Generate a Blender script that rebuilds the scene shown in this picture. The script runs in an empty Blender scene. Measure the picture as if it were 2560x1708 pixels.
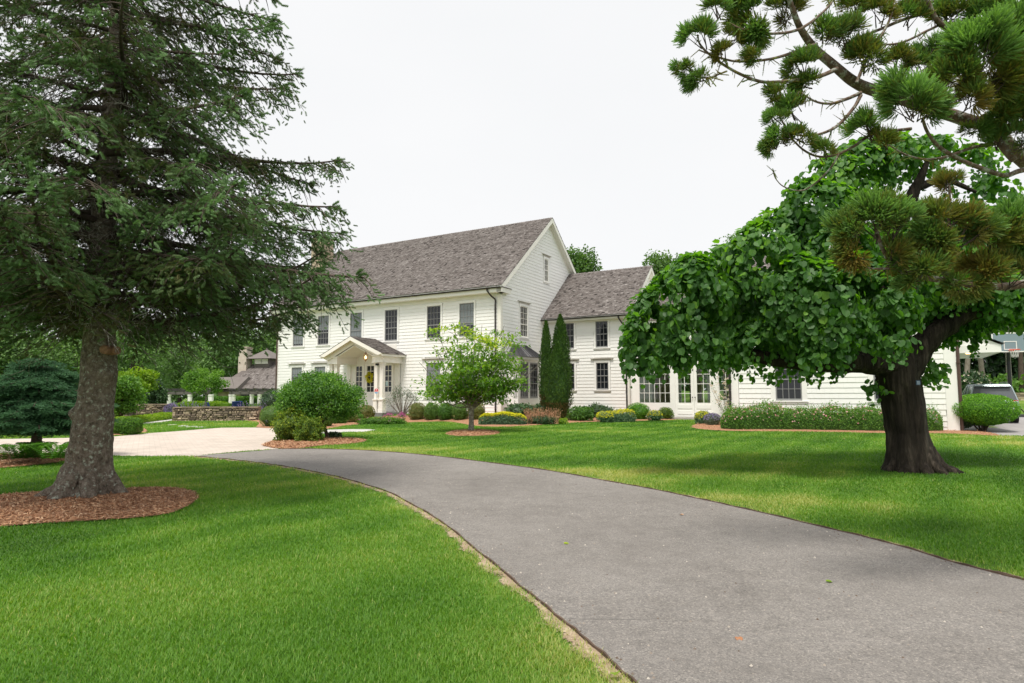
import bpy, math, random
import numpy as np
from mathutils import Vector, Matrix, noise
from mathutils.geometry import delaunay_2d_cdt
rng = np.random.default_rng(7)
random.seed(7)
R_ = math.radians
SC = bpy.context.scene
COL = SC.collection

# ------------------------------------------------------------ camera
FPX, PITCH, ROLL, YAW = 1582.4, 0.0813567, -0.0038476, 0.522896
EYE = np.array([0, 0, 1.3])
cF = np.array([0, math.cos(PITCH), math.sin(PITCH)])
_u = np.array([0, -math.sin(PITCH), math.cos(PITCH)])
_r = np.array([1., 0, 0])
cR = _r*math.cos(ROLL)+_u*math.sin(ROLL)
cU = -_r*math.sin(ROLL)+_u*math.cos(ROLL)
cam = bpy.data.cameras.new('camera')
camo = bpy.data.objects.new('camera', cam)
COL.objects.link(camo)
m = Matrix.Identity(4)
for i in range(3):
    m[i][0], m[i][1], m[i][2], m[i][3] = cR[i], cU[i], -cF[i], EYE[i]
camo.matrix_world = m
cam.sensor_width = 36
cam.lens = FPX/2560*36
cam.clip_end = 2000
SC.camera = camo
# ------------------------------------------------------------ sky, sun, exposure
SUN_EL, SUN_AZ = 66, 200          # azimuth clockwise from +Y; behind the camera, to its left
w = bpy.data.worlds.new('World')
SC.world = w
w.use_nodes = True
nt = w.node_tree
nt.nodes.clear()
out = nt.nodes.new('ShaderNodeOutputWorld')
bg = nt.nodes.new('ShaderNodeBackground')
sky = nt.nodes.new('ShaderNodeTexSky')
sky.sky_type = 'NISHITA'
sky.sun_disc = False
sky.sun_elevation = R_(SUN_EL)
sky.sun_rotation = R_(SUN_AZ)
sky.dust_density = 3
tc = nt.nodes.new('ShaderNodeTexCoord')
mp = nt.nodes.new('ShaderNodeMapping')
mp.inputs['Scale'].default_value = (1, 1, 2.2)
nz = nt.nodes.new('ShaderNodeTexNoise')
nz.inputs['Scale'].default_value = 1.6
nz.inputs['Detail'].default_value = 5
cr = nt.nodes.new('ShaderNodeValToRGB')
cr.color_ramp.elements[0].position = .3
cr.color_ramp.elements[0].color = (10.55, 10.65, 10.75, 1)
cr.color_ramp.elements[1].position = .72
cr.color_ramp.elements[1].color = (11.1, 11.12, 11.15, 1)
mx = nt.nodes.new('ShaderNodeMix')
mx.data_type = 'RGBA'
mx.inputs['Factor'].default_value = .93
nt.links.new(tc.outputs['Generated'], mp.inputs[0])
nt.links.new(mp.outputs[0], nz.inputs['Vector'])
nt.links.new(nz.outputs['Fac'], cr.inputs[0])
nt.links.new(sky.outputs[0], mx.inputs[6])
nt.links.new(cr.outputs[0], mx.inputs[7])
nt.links.new(mx.outputs[2], bg.inputs[0])
bg.inputs[1].default_value = 0.0695
nt.links.new(bg.outputs[0], out.inputs[0])
sl = bpy.data.lights.new('sun', 'SUN')
sl.energy = 3.0
sl.angle = R_(16)
sl.color = (1, .95, .87)
so = bpy.data.objects.new('sun', sl)
COL.objects.link(so)
sd = Vector((math.sin(R_(SUN_AZ))*math.cos(R_(SUN_EL)), math.cos(R_(SUN_AZ))*math.cos(R_(SUN_EL)), math.sin(R_(SUN_EL))))
so.rotation_euler = sd.to_track_quat('Z', 'Y').to_euler()
SC.view_settings.view_transform = 'Standard'
SC.view_settings.look = 'None'
SC.view_settings.gamma = 1
SC.view_settings.exposure = 0.40
SC.render.engine = 'CYCLES'
SC.cycles.max_bounces = 6
SC.cycles.transparent_max_bounces = 8
SC.cycles.diffuse_bounces = 3
SC.cycles.transmission_bounces = 4
SC.cycles.glossy_bounces = 3

# ------------------------------------------------------------ terrain and pixel-to-ground helpers
HX = np.array([math.cos(YAW), -math.sin(YAW), 0])
HY = np.array([math.sin(YAW), math.cos(YAW), 0])
HC = np.array([-0.66, 36.52, 0.])

def sms(t):
    t = np.clip(t, 0, 1)
    return t*t*(3-2*t)

def tz(x, y):
    x = np.asarray(x, float)
    y = np.asarray(y, float)
    lx = (x-HC[0])*HX[0]+(y-HC[1])*HX[1]
    ly = (x-HC[0])*HY[0]+(y-HC[1])*HY[1]
    z = -0.27+0.27*sms((ly+3.6)/2.6)*sms((4-lx)/3)*sms((lx+26)/5)
    z = z+1.5*sms((y-40)/32)*sms((x-14)/12)+.19*sms((y-24.6)/2.2)*sms((lx-21.6)/1.2)
    return z+.012*np.sin(x*.9+1)*np.sin(y*.7)

def ray(px, py):
    return cF*FPX+cR*(px-1280)-cU*(py-854)

def G(px, py, dz=0):
    d = ray(px, py)
    z = -.27
    for i in range(12):
        P = EYE+d*((z+dz-EYE[2])/d[2])
        z = .5*z+.5*float(tz(P[0], P[1]))
    P = EYE+d*((z+dz-EYE[2])/d[2])
    return np.array([P[0], P[1], float(tz(P[0], P[1]))])

def at(px, py, dep):
    d = ray(px, py)
    return EYE+d*dep/d[1]

def onY(px, py, Y):
    """house-local point where the ray through a pixel meets the vertical plane Y"""
    d = ray(px, py); t = (Y-(EYE-HC)@HY)/(d@HY); q = EYE+d*t-HC
    return np.array([q@HX, Y, q[2]])

def Lc(X, Y, Z=0):
    return HC+HX*X+HY*Y+np.array([0, 0, Z])

# ------------------------------------------------------------ mesh accumulation
class Acc:
    def __init__(s):
        s.V = []; s.L = []; s.N = []; s.T = []; s.M = []; s.n = 0
    def add(s, V, F, tint=.5, mi=0):
        V = np.asarray(V, np.float32).reshape(-1, 3)
        F = np.asarray(F, np.int64)
        s.V.append(V); s.L.append((F+s.n).ravel()); s.N.append(np.full(len(F), F.shape[1]))
        s.T.append(np.broadcast_to(np.asarray(tint, np.float32), (len(F),)) if np.ndim(tint) == 0 else np.asarray(tint, np.float32))
        s.M.append(np.full(len(F), mi)); s.n += len(V)
        return s
    def inst(s, tv, tf, pos, rot, scl, tint, mi=0):
        N = len(pos)
        if N == 0: return s
        tv = np.asarray(tv, np.float32); tf = np.asarray(tf)
        scl = np.asarray(scl, np.float32)
        if scl.ndim == 1: scl = scl[:, None]
        A = tv[None]*(scl[:, None, :] if scl.shape[1] == 3 else scl[:, None, :1])
        V = np.einsum('nij,nkj->nki', rot.astype(np.float32), A)+np.asarray(pos, np.float32)[:, None]
        F = (tf[None]+(np.arange(N)*len(tv))[:, None, None]).reshape(-1, tf.shape[1])
        return s.add(V.reshape(-1, 3), F, np.repeat(tint, len(tf)), mi)
    def box(s, x0, x1, y0, y1, z0, z1, tint=.5, mi=0):
        V = [(x0, y0, z0), (x1, y0, z0), (x1, y1, z0), (x0, y1, z0), (x0, y0, z1), (x1, y0, z1), (x1, y1, z1), (x0, y1, z1)]
        return s.add(V, BF, tint, mi)
    def hexa(s, V, tint=.5, mi=0):
        return s.add(V, BF, tint, mi)
    def pbox(s, fr, u0, u1, z0, z1, w0, w1, tint=.5, mi=0):
        o, a, n = fr
        o = np.array(o, float); a = np.array(a, float); n = np.array(n, float); k = np.array([0, 0, 1.])
        V = [o+a*u+k*z+n*w for z in (z0, z1) for u, w in ((u0, w1), (u1, w1), (u1, w0), (u0, w0))]
        return s.add(V, BF, tint, mi)
    def tube(s, pts, rad, sides=6, tint=.5, mi=0, caps=True):
        P = np.asarray(pts, float); n = len(P)
        rad = np.broadcast_to(np.asarray(rad, float), (n,))
        T = np.gradient(P, axis=0)
        T /= np.linalg.norm(T, axis=1)[:, None]+1e-9
        up = np.array([0, 0, 1.]) if abs(T[:, 2]).mean() < .8 else np.array([1., 0, 0])
        X = np.cross(T, up); X /= np.linalg.norm(X, axis=1)[:, None]+1e-9
        Y = np.cross(X, T)
        a = np.arange(sides)*2*math.pi/sides
        V = P[:, None]+rad[:, None, None]*(np.cos(a)[None, :, None]*X[:, None]+np.sin(a)[None, :, None]*Y[:, None])
        i = np.arange(n-1)[:, None]*sides; j = np.arange(sides)[None]; j2 = (j+1) % sides
        F = np.stack([i+j, i+j2, i+sides+j2, i+sides+j], -1).reshape(-1, 4)
        V = V.reshape(-1, 3)
        s.add(V, F, tint, mi)
        if caps:
            for k, e in ((0, P[0]), (n-1, P[-1])):
                ring = V[k*sides:(k+1)*sides]
                s.add(np.vstack([ring, e]), [(q, (q+1) % sides, sides) for q in range(sides)], tint, mi)
        return s
    def build(s, name, mats, parent=None, smooth=False):
        me = bpy.data.meshes.new(name)
        V = np.concatenate(s.V); L = np.concatenate(s.L); N = np.concatenate(s.N)
        me.vertices.add(len(V)); me.vertices.foreach_set('co', V.ravel())
        me.loops.add(len(L)); me.loops.foreach_set('vertex_index', L.astype(np.int32))
        me.polygons.add(len(N))
        me.polygons.foreach_set('loop_start', np.concatenate([[0], np.cumsum(N)[:-1]]).astype(np.int32))
        me.polygons.foreach_set('use_smooth', np.full(len(N), bool(smooth)))
        me.polygons.foreach_set('material_index', np.concatenate(s.M).astype(np.int32))
        at_ = me.attributes.new('tint', 'FLOAT', 'FACE')
        at_.data.foreach_set('value', np.concatenate(s.T).astype(np.float32))
        me.update(calc_edges=True)
        for mt in (mats if isinstance(mats, (list, tuple)) else [mats]): me.materials.append(mt)
        o = bpy.data.objects.new(name, me)
        COL.objects.link(o)
        if parent: o.parent = parent
        return o
BF = [(0, 3, 2, 1), (4, 5, 6, 7), (0, 1, 5, 4), (1, 2, 6, 5), (2, 3, 7, 6), (3, 0, 4, 7)]

def tag(o, label=None, cat=None, group=None, kind=None):
    if label: o['label'] = label
    if cat: o['category'] = cat
    if group: o['group'] = group
    if kind: o['kind'] = kind
    return o

def thing(name, label, cat, loc=(0, 0, 0), rz=0, group=None):
    o = bpy.data.objects.new(name, None)
    COL.objects.link(o)
    o.location = [float(v) for v in loc]; o.rotation_euler = (0, 0, rz)
    return tag(o, label, cat, group)

def copytree(o, parent=None):
    c = o.copy(); COL.objects.link(c)
    if parent: c.parent = parent
    for ch in list(o.children): copytree(ch, c)
    return c

def unit(v):
    v = np.asarray(v, float)
    return v/(np.linalg.norm(v, axis=-1, keepdims=True)+1e-9)

def frames(ydir, zdir):
    """rotation matrices whose y column is ydir and z column is close to zdir"""
    y = unit(ydir); x = unit(np.cross(y, zdir)); z = np.cross(x, y)
    return np.stack([x, y, z], -1)

def rdir(n):
    return unit(rng.normal(size=(n, 3)))

def spline(pts, n):
    P = np.asarray(pts, float)
    P = np.vstack([2*P[0]-P[1], P, 2*P[-1]-P[-2]])
    k = len(P)-3
    t = np.linspace(0, k-1e-6, n); i = t.astype(int); f = (t-i)[:, None]
    a, b, c, d = P[i], P[i+1], P[i+2], P[i+3]
    return .5*((2*b)+(c-a)*f+(2*a-5*b+4*c-d)*f*f+(3*b-a-3*c+d)*f**3)

# ------------------------------------------------------------ materials
def mat(name):
    mt = bpy.data.materials.new(name); mt.use_nodes = True
    t = mt.node_tree
    return mt, t, t.nodes['Principled BSDF'], t.nodes['Material Output']

def ramp(t, src, cols, pos=None):
    r = t.nodes.new('ShaderNodeValToRGB')
    e = r.color_ramp.elements
    while len(e) < len(cols): e.new(.5)
    for i, c in enumerate(cols):
        e[i].position = pos[i] if pos else i/(len(cols)-1)
        e[i].color = (*c, 1)
    t.links.new(src, r.inputs[0])
    return r.outputs[0]

def attr(t, n='tint'):
    a = t.nodes.new('ShaderNodeAttribute'); a.attribute_name = n
    return a.outputs['Fac']

def tnoise(t, scale, detail=4, rough=.6, vec=None, kind='Object', stretch=None):
    c = t.nodes.new('ShaderNodeTexCoord')
    n = t.nodes.new('ShaderNodeTexNoise')
    n.inputs['Scale'].default_value = scale; n.inputs['Detail'].default_value = detail; n.inputs['Roughness'].default_value = rough
    if stretch:
        q = t.nodes.new('ShaderNodeMapping'); q.inputs['Scale'].default_value = stretch
        t.links.new(c.outputs[kind], q.inputs[0]); t.links.new(q.outputs[0], n.inputs['Vector'])
    else: t.links.new(c.outputs[kind], n.inputs['Vector'])
    return n.outputs['Fac']

def mth(t, op, a, b=None):
    q = t.nodes.new('ShaderNodeMath'); q.operation = op
    for k, v in ((0, a), (1, b)):
        if v is None: continue
        if isinstance(v, (int, float)): q.inputs[k].default_value = v
        else: t.links.new(v, q.inputs[k])
    return q.outputs[0]

def mixc(t, f, a, b, mode='MIX'):
    q = t.nodes.new('ShaderNodeMix'); q.data_type = 'RGBA'; q.blend_type = mode
    for k, v in ((0, f), (6, a), (7, b)):
        if isinstance(v, (int, float)): q.inputs[k].default_value = v
        elif isinstance(v, tuple): q.inputs[k].default_value = (*v, 1)
        else: t.links.new(v, q.inputs[k])
    return q.outputs[2]

def bump(t, b, h, strength=.5, dist=.02):
    q = t.nodes.new('ShaderNodeBump'); q.inputs['Strength'].default_value = strength; q.inputs['Distance'].default_value = dist
    t.links.new(h, q.inputs['Height']); t.links.new(q.outputs[0], b.inputs['Normal'])

def simple(name, col, rough=.6, metal=0, var=.0, nscale=3, spec=.4, bumpd=0):
    mt, t, b, o = mat(name)
    b.inputs['Roughness'].default_value = rough; b.inputs['Metallic'].default_value = metal
    b.inputs['Specular IOR Level'].default_value = spec
    if var:
        n = tnoise(t, nscale, 5)
        c = ramp(t, n, [tuple(v*(1-var) for v in col), tuple(min(1, v*(1+var)) for v in col)], [.3, .7])
        t.links.new(c, b.inputs['Base Color'])
        if bumpd: bump(t, b, n, .6, bumpd)
    else: b.inputs['Base Color'].default_value = (*col, 1)
    return mt

def tinted(name, cols, rough=.7, nscale=6, namt=.5, bumpd=0, spec=.3, stretch=None):
    mt, t, b, o = mat(name)
    n = tnoise(t, nscale, 5, .6, stretch=stretch)
    f = mth(t, 'ADD', attr(t), mth(t, 'MULTIPLY', mth(t, 'SUBTRACT', n, .5), namt))
    t.links.new(ramp(t, f, cols), b.inputs['Base Color'])
    b.inputs['Roughness'].default_value = rough; b.inputs['Specular IOR Level'].default_value = spec
    if bumpd: bump(t, b, n, .7, bumpd)
    return mt

def leafm(name, cols, trans=.3, rough=.5, spec=.3, tcol=None, nscale=1.5, namt=.35):
    mt, t, b, o = mat(name)
    n = tnoise(t, nscale, 3)
    f = mth(t, 'ADD', attr(t), mth(t, 'MULTIPLY', mth(t, 'SUBTRACT', n, .5), namt))
    c = ramp(t, f, cols)
    t.links.new(c, b.inputs['Base Color'])
    b.inputs['Roughness'].default_value = rough; b.inputs['Specular IOR Level'].default_value = spec
    tr = t.nodes.new('ShaderNodeBsdfTranslucent')
    t.links.new(mixc(t, 1., c, tcol or (1.9, 2.0, .6), 'MULTIPLY'), tr.inputs['Color'])
    mx = t.nodes.new('ShaderNodeMixShader'); mx.inputs[0].default_value = trans
    t.links.new(b.outputs[0], mx.inputs[1]); t.links.new(tr.outputs[0], mx.inputs[2]); t.links.new(mx.outputs[0], o.inputs['Surface'])
    return mt

M = {}
M['white'] = tinted('white_shingle_paint', [(.82, .81, .785), (.87, .865, .84), (.90, .895, .87)], .55, 2.5, .3, .0)
M['trim'] = simple('cream_trim_paint', (.85, .825, .76), .5, var=.03, nscale=2)
M['trimw'] = simple('white_trim_paint', (.87, .86, .83), .45, var=.02, nscale=2)
M['gut'] = simple('dark_bronze_metal', (.045, .038, .036), .45, .3)
M['brown'] = simple('brown_metal', (.10, .06, .05), .45, .2)
M['sash'] = simple('grey_sash_paint', (.27, .27, .27), .5)
M['roof'] = tinted('cedar_shakes', [(.038, .032, .030), (.145, .125, .116), (.20, .178, .168), (.29, .265, .252)], .85, 1.1, .45, .004)
M['stone'] = tinted('field_stone', [(.055, .045, .038), (.21, .165, .125), (.38, .30, .22), (.62, .50, .36)], .9, 14, .35, .02)
M['seam'] = simple('standing_seam_metal', (.07, .07, .075), .4, .4)
M['black'] = simple('black_plastic', (.015, .015, .017), .4)
M['mulch'] = None

def glassm(name, col, blind=False):
    mt, t, b, o = mat(name)
    b.inputs['Base Color'].default_value = (*col, 1)
    b.inputs['Roughness'].default_value = .04
    b.inputs['IOR'].default_value = 1.5
    n = tnoise(t, 1.2, 2)
    bump(t, b, n, .08, .02)
    if blind:
        c = ramp(t, tnoise(t, 1, 0, stretch=(0, 0, 28)), [tuple(v*.8 for v in col), tuple(v*1.15 for v in col)], [.4, .6])
        t.links.new(c, b.inputs['Base Color'])
    return mt
M['glass'] = glassm('dark_window_glass', (.016, .018, .022))
M['blind'] = glassm('blind_behind_glass', (.20, .225, .235), True)

def clearm():
    mt, t, b, o = mat('clear_glass')
    tr = t.nodes.new('ShaderNodeBsdfTransparent'); gl = t.nodes.new('ShaderNodeBsdfGlossy')
    gl.inputs['Roughness'].default_value = .02
    tr.inputs['Color'].default_value = (.78, .82, .78, 1)
    fr = t.nodes.new('ShaderNodeFresnel'); fr.inputs[0].default_value = 1.5
    mx = t.nodes.new('ShaderNodeMixShader')
    t.links.new(fr.outputs[0], mx.inputs[0]); t.links.new(tr.outputs[0], mx.inputs[1]); t.links.new(gl.outputs[0], mx.inputs[2])
    t.links.new(mx.outputs[0], o.inputs['Surface'])
    return mt
M['clear'] = clearm()

def emis(name, col, s):
    mt, t, b, o = mat(name)
    b.inputs['Emission Color'].default_value = (*col, 1); b.inputs['Emission Strength'].default_value = s
    b.inputs['Base Color'].default_value = (*col, 1)
    return mt
M['glow'] = emis('warm_bulb', (1, .62, .25), 6)

def bark(name, cols, lich=None, sc=9, vs=(1, 1, .35), bd=.03, lamt=.62):
    mt, t, b, o = mat(name)
    n = tnoise(t, sc, 8, .7, stretch=vs)
    v = t.nodes.new('ShaderNodeTexVoronoi'); v.inputs['Scale'].default_value = sc*1.8; v.feature = 'F1'
    c0 = t.nodes.new('ShaderNodeTexCoord'); q = t.nodes.new('ShaderNodeMapping'); q.inputs['Scale'].default_value = vs
    t.links.new(c0.outputs['Object'], q.inputs[0]); t.links.new(q.outputs[0], v.inputs['Vector'])
    c = ramp(t, n, cols, [.3+.45*i/(len(cols)-1) for i in range(len(cols))])
    if lich:
        l = tnoise(t, sc*.9, 6, .75)
        f = ramp(t, l, [(0, 0, 0), (1, 1, 1)], [lamt-.04, lamt+.04])
        c = mixc(t, f, c, lich)
    t.links.new(c, b.inputs['Base Color'])
    b.inputs['Roughness'].default_value = .9; b.inputs['Specular IOR Level'].default_value = .2
    h = mth(t, 'ADD', n, mth(t, 'MULTIPLY', v.outputs['Distance'], .6))
    bump(t, b, h, 1, bd)
    return mt
M['bark_spruce'] = bark('spruce_bark', [(.06, .045, .034), (.21, .17, .135), (.38, .33, .28)], (.44, .47, .39), 17, (1, 1, .7), .05, .585)
M['bark_katsura'] = bark('katsura_bark', [(.008, .006, .005), (.030, .024, .018), (.11, .09, .07)], None, 8, (1, 1, .11), .09)
M['bark_gray'] = bark('grey_bark', [(.09, .075, .06), (.20, .18, .15), (.34, .32, .28)], (.42, .44, .38), 14, (1, 1, .4), .01, .56)
M['bark_brown'] = bark('brown_bark', [(.05, .038, .03), (.13, .10, .08)], None, 14, (1, 1, .4), .01)
M['bark_red'] = bark('reddish_bark', [(.07, .045, .035), (.17, .115, .085), (.26, .21, .17)], (.34, .36, .31), 16, (1, 1, .5), .02, .55)
M['bark_pale'] = bark('pale_bark', [(.18, .15, .12), (.34, .30, .26)], None, 8, (1, 1, .3), .02)

LM = {}
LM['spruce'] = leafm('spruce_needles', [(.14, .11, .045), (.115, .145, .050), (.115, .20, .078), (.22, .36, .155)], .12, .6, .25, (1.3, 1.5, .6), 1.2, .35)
LM['dwarf'] = leafm('dwarf_spruce_needles', [(.022, .060, .030), (.050, .130, .062), (.10, .23, .10)], .1, .6, .25, (1.3, 1.5, .6))
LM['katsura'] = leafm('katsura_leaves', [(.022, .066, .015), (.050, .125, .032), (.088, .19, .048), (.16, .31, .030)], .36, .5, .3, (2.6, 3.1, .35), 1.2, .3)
LM['sequoia'] = leafm('conifer_fronds', [(.26, .19, .05), (.22, .24, .055), (.14, .26, .075), (.27, .46, .14)], .3, .55, .3, (1.6, 1.7, .5), 1.8, .7)
LM['dogwood'] = leafm('dogwood_leaves', [(.06, .14, .025), (.10, .22, .03), (.22, .34, .035), (.48, .52, .05)], .35, .45, .3, (1.8, 2.0, .5), .9, .5)
LM['ball'] = leafm('round_tree_leaves', [(.022, .070, .014), (.050, .140, .022), (.11, .25, .030), (.23, .40, .045)], .3, .45, .35, (1.8, 2.0, .5), 1.6, .45)
LM['box'] = leafm('boxwood_leaves', [(.05, .105, .018), (.105, .20, .030), (.19, .29, .05)], .2, .5, .3, (1.6, 1.8, .5), 2, .5)
LM['boxtan'] = leafm('bronzed_boxwood_leaves', [(.08, .12, .025), (.16, .18, .045), (.30, .22, .09)], .2, .5, .3, (1.5, 1.5, .5), 3, .8)
LM['boxlight'] = leafm('bright_boxwood_leaves', [(.040, .13, .010), (.11, .28, .018), (.24, .46, .035)], .3, .45, .35, (1.7, 1.9, .5), 1.2, .3)
LM['olive'] = leafm('olive_shrub_leaves', [(.05, .105, .016), (.11, .19, .024), (.27, .33, .03)], .3, .5, .3, (1.7, 1.8, .5), 1.6, .6)
LM['darkg'] = leafm('dark_shrub_leaves', [(.020, .048, .018), (.045, .10, .036), (.10, .18, .065)], .15, .45, .4, (1.5, 1.7, .5), 2, .4)
LM['mid'] = leafm('green_shrub_leaves', [(.04, .10, .016), (.085, .20, .028), (.18, .33, .045)], .3, .5, .3, (1.7, 1.9, .5), 1.2, .45)
LM['lime'] = leafm('lime_leaves', [(.10, .20, .015), (.20, .33, .02), (.36, .46, .03)], .35, .5, .3, (1.5, 1.6, .5), 1.2, .45)
LM['yellow'] = leafm('yellow_flowers', [(.45, .45, .02), (.72, .68, .02), (.80, .74, .05)], .3, .6, .2, (1.2, 1.2, .5), 2, .4)
LM['pink'] = leafm('pink_flowers', [(.62, .22, .25), (.75, .40, .40), (.82, .62, .55)], .3, .6, .2, (1.1, 1.1, 1), 2, .4)
LM['magenta'] = leafm('magenta_flowers', [(.45, .08, .30), (.60, .15, .42)], .3, .6, .2, (1.1, 1.1, 1), 2, .4)
LM['cream'] = leafm('cream_roses', [(.75, .62, .50), (.85, .80, .70)], .3, .6, .2, (1.1, 1.1, 1), 2, .4)
LM['tan'] = leafm('tan_plumes', [(.42, .22, .13), (.60, .38, .25)], .3, .7, .2, (1.1, 1.1, 1), 2, .4)
LM['lav'] = leafm('lavender_flowers', [(.20, .16, .35), (.36, .28, .50)], .3, .7, .2, (1.1, 1.1, 1), 2, .4)
LM['silver'] = leafm('silvery_leaves', [(.10, .14, .09), (.20, .25, .17)], .2, .6, .2, (1.3, 1.3, .8), 2, .4)
LM['blueg'] = leafm('blue_green_leaves', [(.05, .11, .06), (.10, .19, .10), (.22, .32, .17)], .2, .5, .3, (1.4, 1.6, .7), 2, .4)
LM['arb'] = leafm('arborvitae_sprays', [(.024, .06, .012), (.055, .125, .020), (.11, .21, .03)], .15, .6, .25, (1.5, 1.7, .5), 2.2, .5)
LM['arbold'] = leafm('arborvitae_old_sprays', [(.085, .065, .022), (.12, .12, .035)], .15, .6, .25, (1.4, 1.4, .5), 2, .5)
LM['wood'] = leafm('woodland_leaves', [(.055, .105, .036), (.105, .195, .062), (.19, .31, .10)], .25, .55, .3, (1.6, 1.8, .5), .12, .6)
LM['oak'] = leafm('oak_leaves', [(.05, .11, .03), (.10, .19, .05), (.16, .27, .085)], .3, .5, .3, (1.6, 1.8, .5), .3, .5)
LM['fern'] = leafm('fern_fronds', [(.03, .10, .012), (.07, .19, .02), (.13, .27, .03)], .3, .5, .3, (1.7, 1.9, .5), 2, .4)
LM['grass'] = leafm('grass_blades', [(.045, .125, .012), (.092, .225, .020), (.175, .32, .040), (.42, .43, .15)], .38, .5, .35, (1.6, 1.7, .5), .22, 1.0)

def lawnm():
    mt, t, b, o = mat('lawn_turf')
    n1 = tnoise(t, .22, 4, .6); n2 = tnoise(t, 1.3, 5, .65); n3 = tnoise(t, 60, 3, .7)
    f = mth(t, 'ADD', mth(t, 'MULTIPLY', n1, .5), mth(t, 'MULTIPLY', n2, .5))
    c = ramp(t, f, [(.050, .125, .014), (.095, .19, .022), (.155, .25, .04), (.26, .31, .085)], [.34, .46, .56, .70])
    c2 = mixc(t, .45, c, ramp(t, n3, [(.35, .35, .3), (1.5, 1.5, 1.4)], [.3, .7]), 'MULTIPLY')
    t.links.new(c2, b.inputs['Base Color'])
    b.inputs['Roughness'].default_value = .8; b.inputs['Specular IOR Level'].default_value = .15
    bump(t, b, n3, .8, .03)
    return mt
M['lawn'] = lawnm()

def asphaltm():
    mt, t, b, o = mat('worn_asphalt')
    n1 = tnoise(t, .5, 5, .6); n2 = tnoise(t, 4, 5, .7); n3 = tnoise(t, 75, 3, .85)
    v = t.nodes.new('ShaderNodeTexVoronoi'); v.inputs['Scale'].default_value = 48
    tcn = t.nodes.new('ShaderNodeTexCoord'); t.links.new(tcn.outputs['Object'], v.inputs['Vector'])
    c = ramp(t, mth(t, 'ADD', mth(t, 'MULTIPLY', n1, .6), mth(t, 'MULTIPLY', n2, .4)), [(.165, .153, .142), (.212, .198, .185), (.25, .235, .221)], [.32, .5, .68])
    sp = ramp(t, n3, [(.45, .45, .45), (.95, .95, .95), (1.1, 1.1, 1.1), (2.6, 2.5, 2.3)], [.32, .48, .60, .72])
    c = mixc(t, 1., c, sp, 'MULTIPLY')
    cell = ramp(t, v.outputs['Color'], [(.76, .76, .76), (1.22, 1.20, 1.17)])
    c = mixc(t, .8, c, cell, 'MULTIPLY')
    # hairline cracks
    w1 = t.nodes.new('ShaderNodeTexVoronoi'); w1.feature = 'DISTANCE_TO_EDGE'; w1.inputs['Scale'].default_value = .42
    wv = t.nodes.new('ShaderNodeMix'); wv.data_type = 'VECTOR'; wv.inputs[0].default_value = .12
    nzz = t.nodes.new('ShaderNodeTexNoise'); nzz.inputs['Scale'].default_value = 2.5; nzz.inputs['Detail'].default_value = 6
    t.links.new(tcn.outputs['Object'], nzz.inputs['Vector'])
    t.links.new(tcn.outputs['Object'], wv.inputs[4]); t.links.new(nzz.outputs['Color'], wv.inputs[5])
    t.links.new(wv.outputs[1], w1.inputs['Vector'])
    ck = ramp(t, w1.outputs['Distance'], [(1, 1, 1), (0, 0, 0)], [.0, .0035])
    msk = ramp(t, tnoise(t, .3, 3), [(0, 0, 0), (1, 1, 1)], [.52, .60])
    c = mixc(t, mth(t, 'MULTIPLY', mth(t, 'MULTIPLY', ck, msk), .6), c, (.05, .048, .045))
    t.links.new(c, b.inputs['Base Color'])
    b.inputs['Roughness'].default_value = .85; b.inputs['Specular IOR Level'].default_value = .3
    bump(t, b, n3, .7, .006)
    return mt
M['asphalt'] = asphaltm()

def paverm(name, cols, sc=1.7, rot=0.5):
    mt, t, b, o = mat(name)
    c0 = t.nodes.new('ShaderNodeTexCoord'); q = t.nodes.new('ShaderNodeMapping'); q.inputs['Rotation'].default_value = (0, 0, -YAW)
    br = t.nodes.new('ShaderNodeTexBrick'); br.inputs['Scale'].default_value = sc
    br.inputs['Color1'].default_value = (*cols[0], 1); br.inputs['Color2'].default_value = (*cols[1], 1); br.inputs['Mortar'].default_value = (*cols[2], 1)
    br.inputs['Mortar Size'].default_value = .012
    t.links.new(c0.outputs['Object'], q.inputs[0]); t.links.new(q.outputs[0], br.inputs['Vector'])
    n = tnoise(t, 2, 5)
    c = mixc(t, 1., br.outputs['Color'], ramp(t, n, [(.86, .84, .82), (1.08, 1.07, 1.05)], [.3, .7]), 'MULTIPLY')
    t.links.new(c, b.inputs['Base Color']); b.inputs['Roughness'].default_value = .8
    bump(t, b, n, .3, .01)
    return mt
M['paver'] = paverm('pale_pavers', [(.56, .485, .425), (.50, .44, .385), (.38, .33, .29)])
M['blue_stone'] = paverm('pale_flagstone', [(.56, .55, .53), (.50, .50, .49), (.38, .37, .35)], .8)

def mulchm():
    mt, t, b, o = mat('bark_mulch')
    n = tnoise(t, 26, 6, .75, stretch=(1, 2.2, 1)); n2 = tnoise(t, 70, 4, .7, stretch=(2, 1, 1))
    f = mth(t, 'ADD', mth(t, 'MULTIPLY', n, .5), mth(t, 'MULTIPLY', n2, .5))
    t.links.new(ramp(t, f, [(.10, .050, .028), (.30, .14, .07), (.48, .26, .145), (.62, .43, .28)], [.34, .46, .56, .68]), b.inputs['Base Color'])
    b.inputs['Roughness'].default_value = .9
    bump(t, b, f, 1, .03)
    return mt
M['mulch'] = mulchm()
M['chip'] = tinted('mulch_chips', [(.11, .052, .030), (.33, .155, .078), (.52, .30, .17), (.68, .48, .32)], .85, 9, .3)

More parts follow.
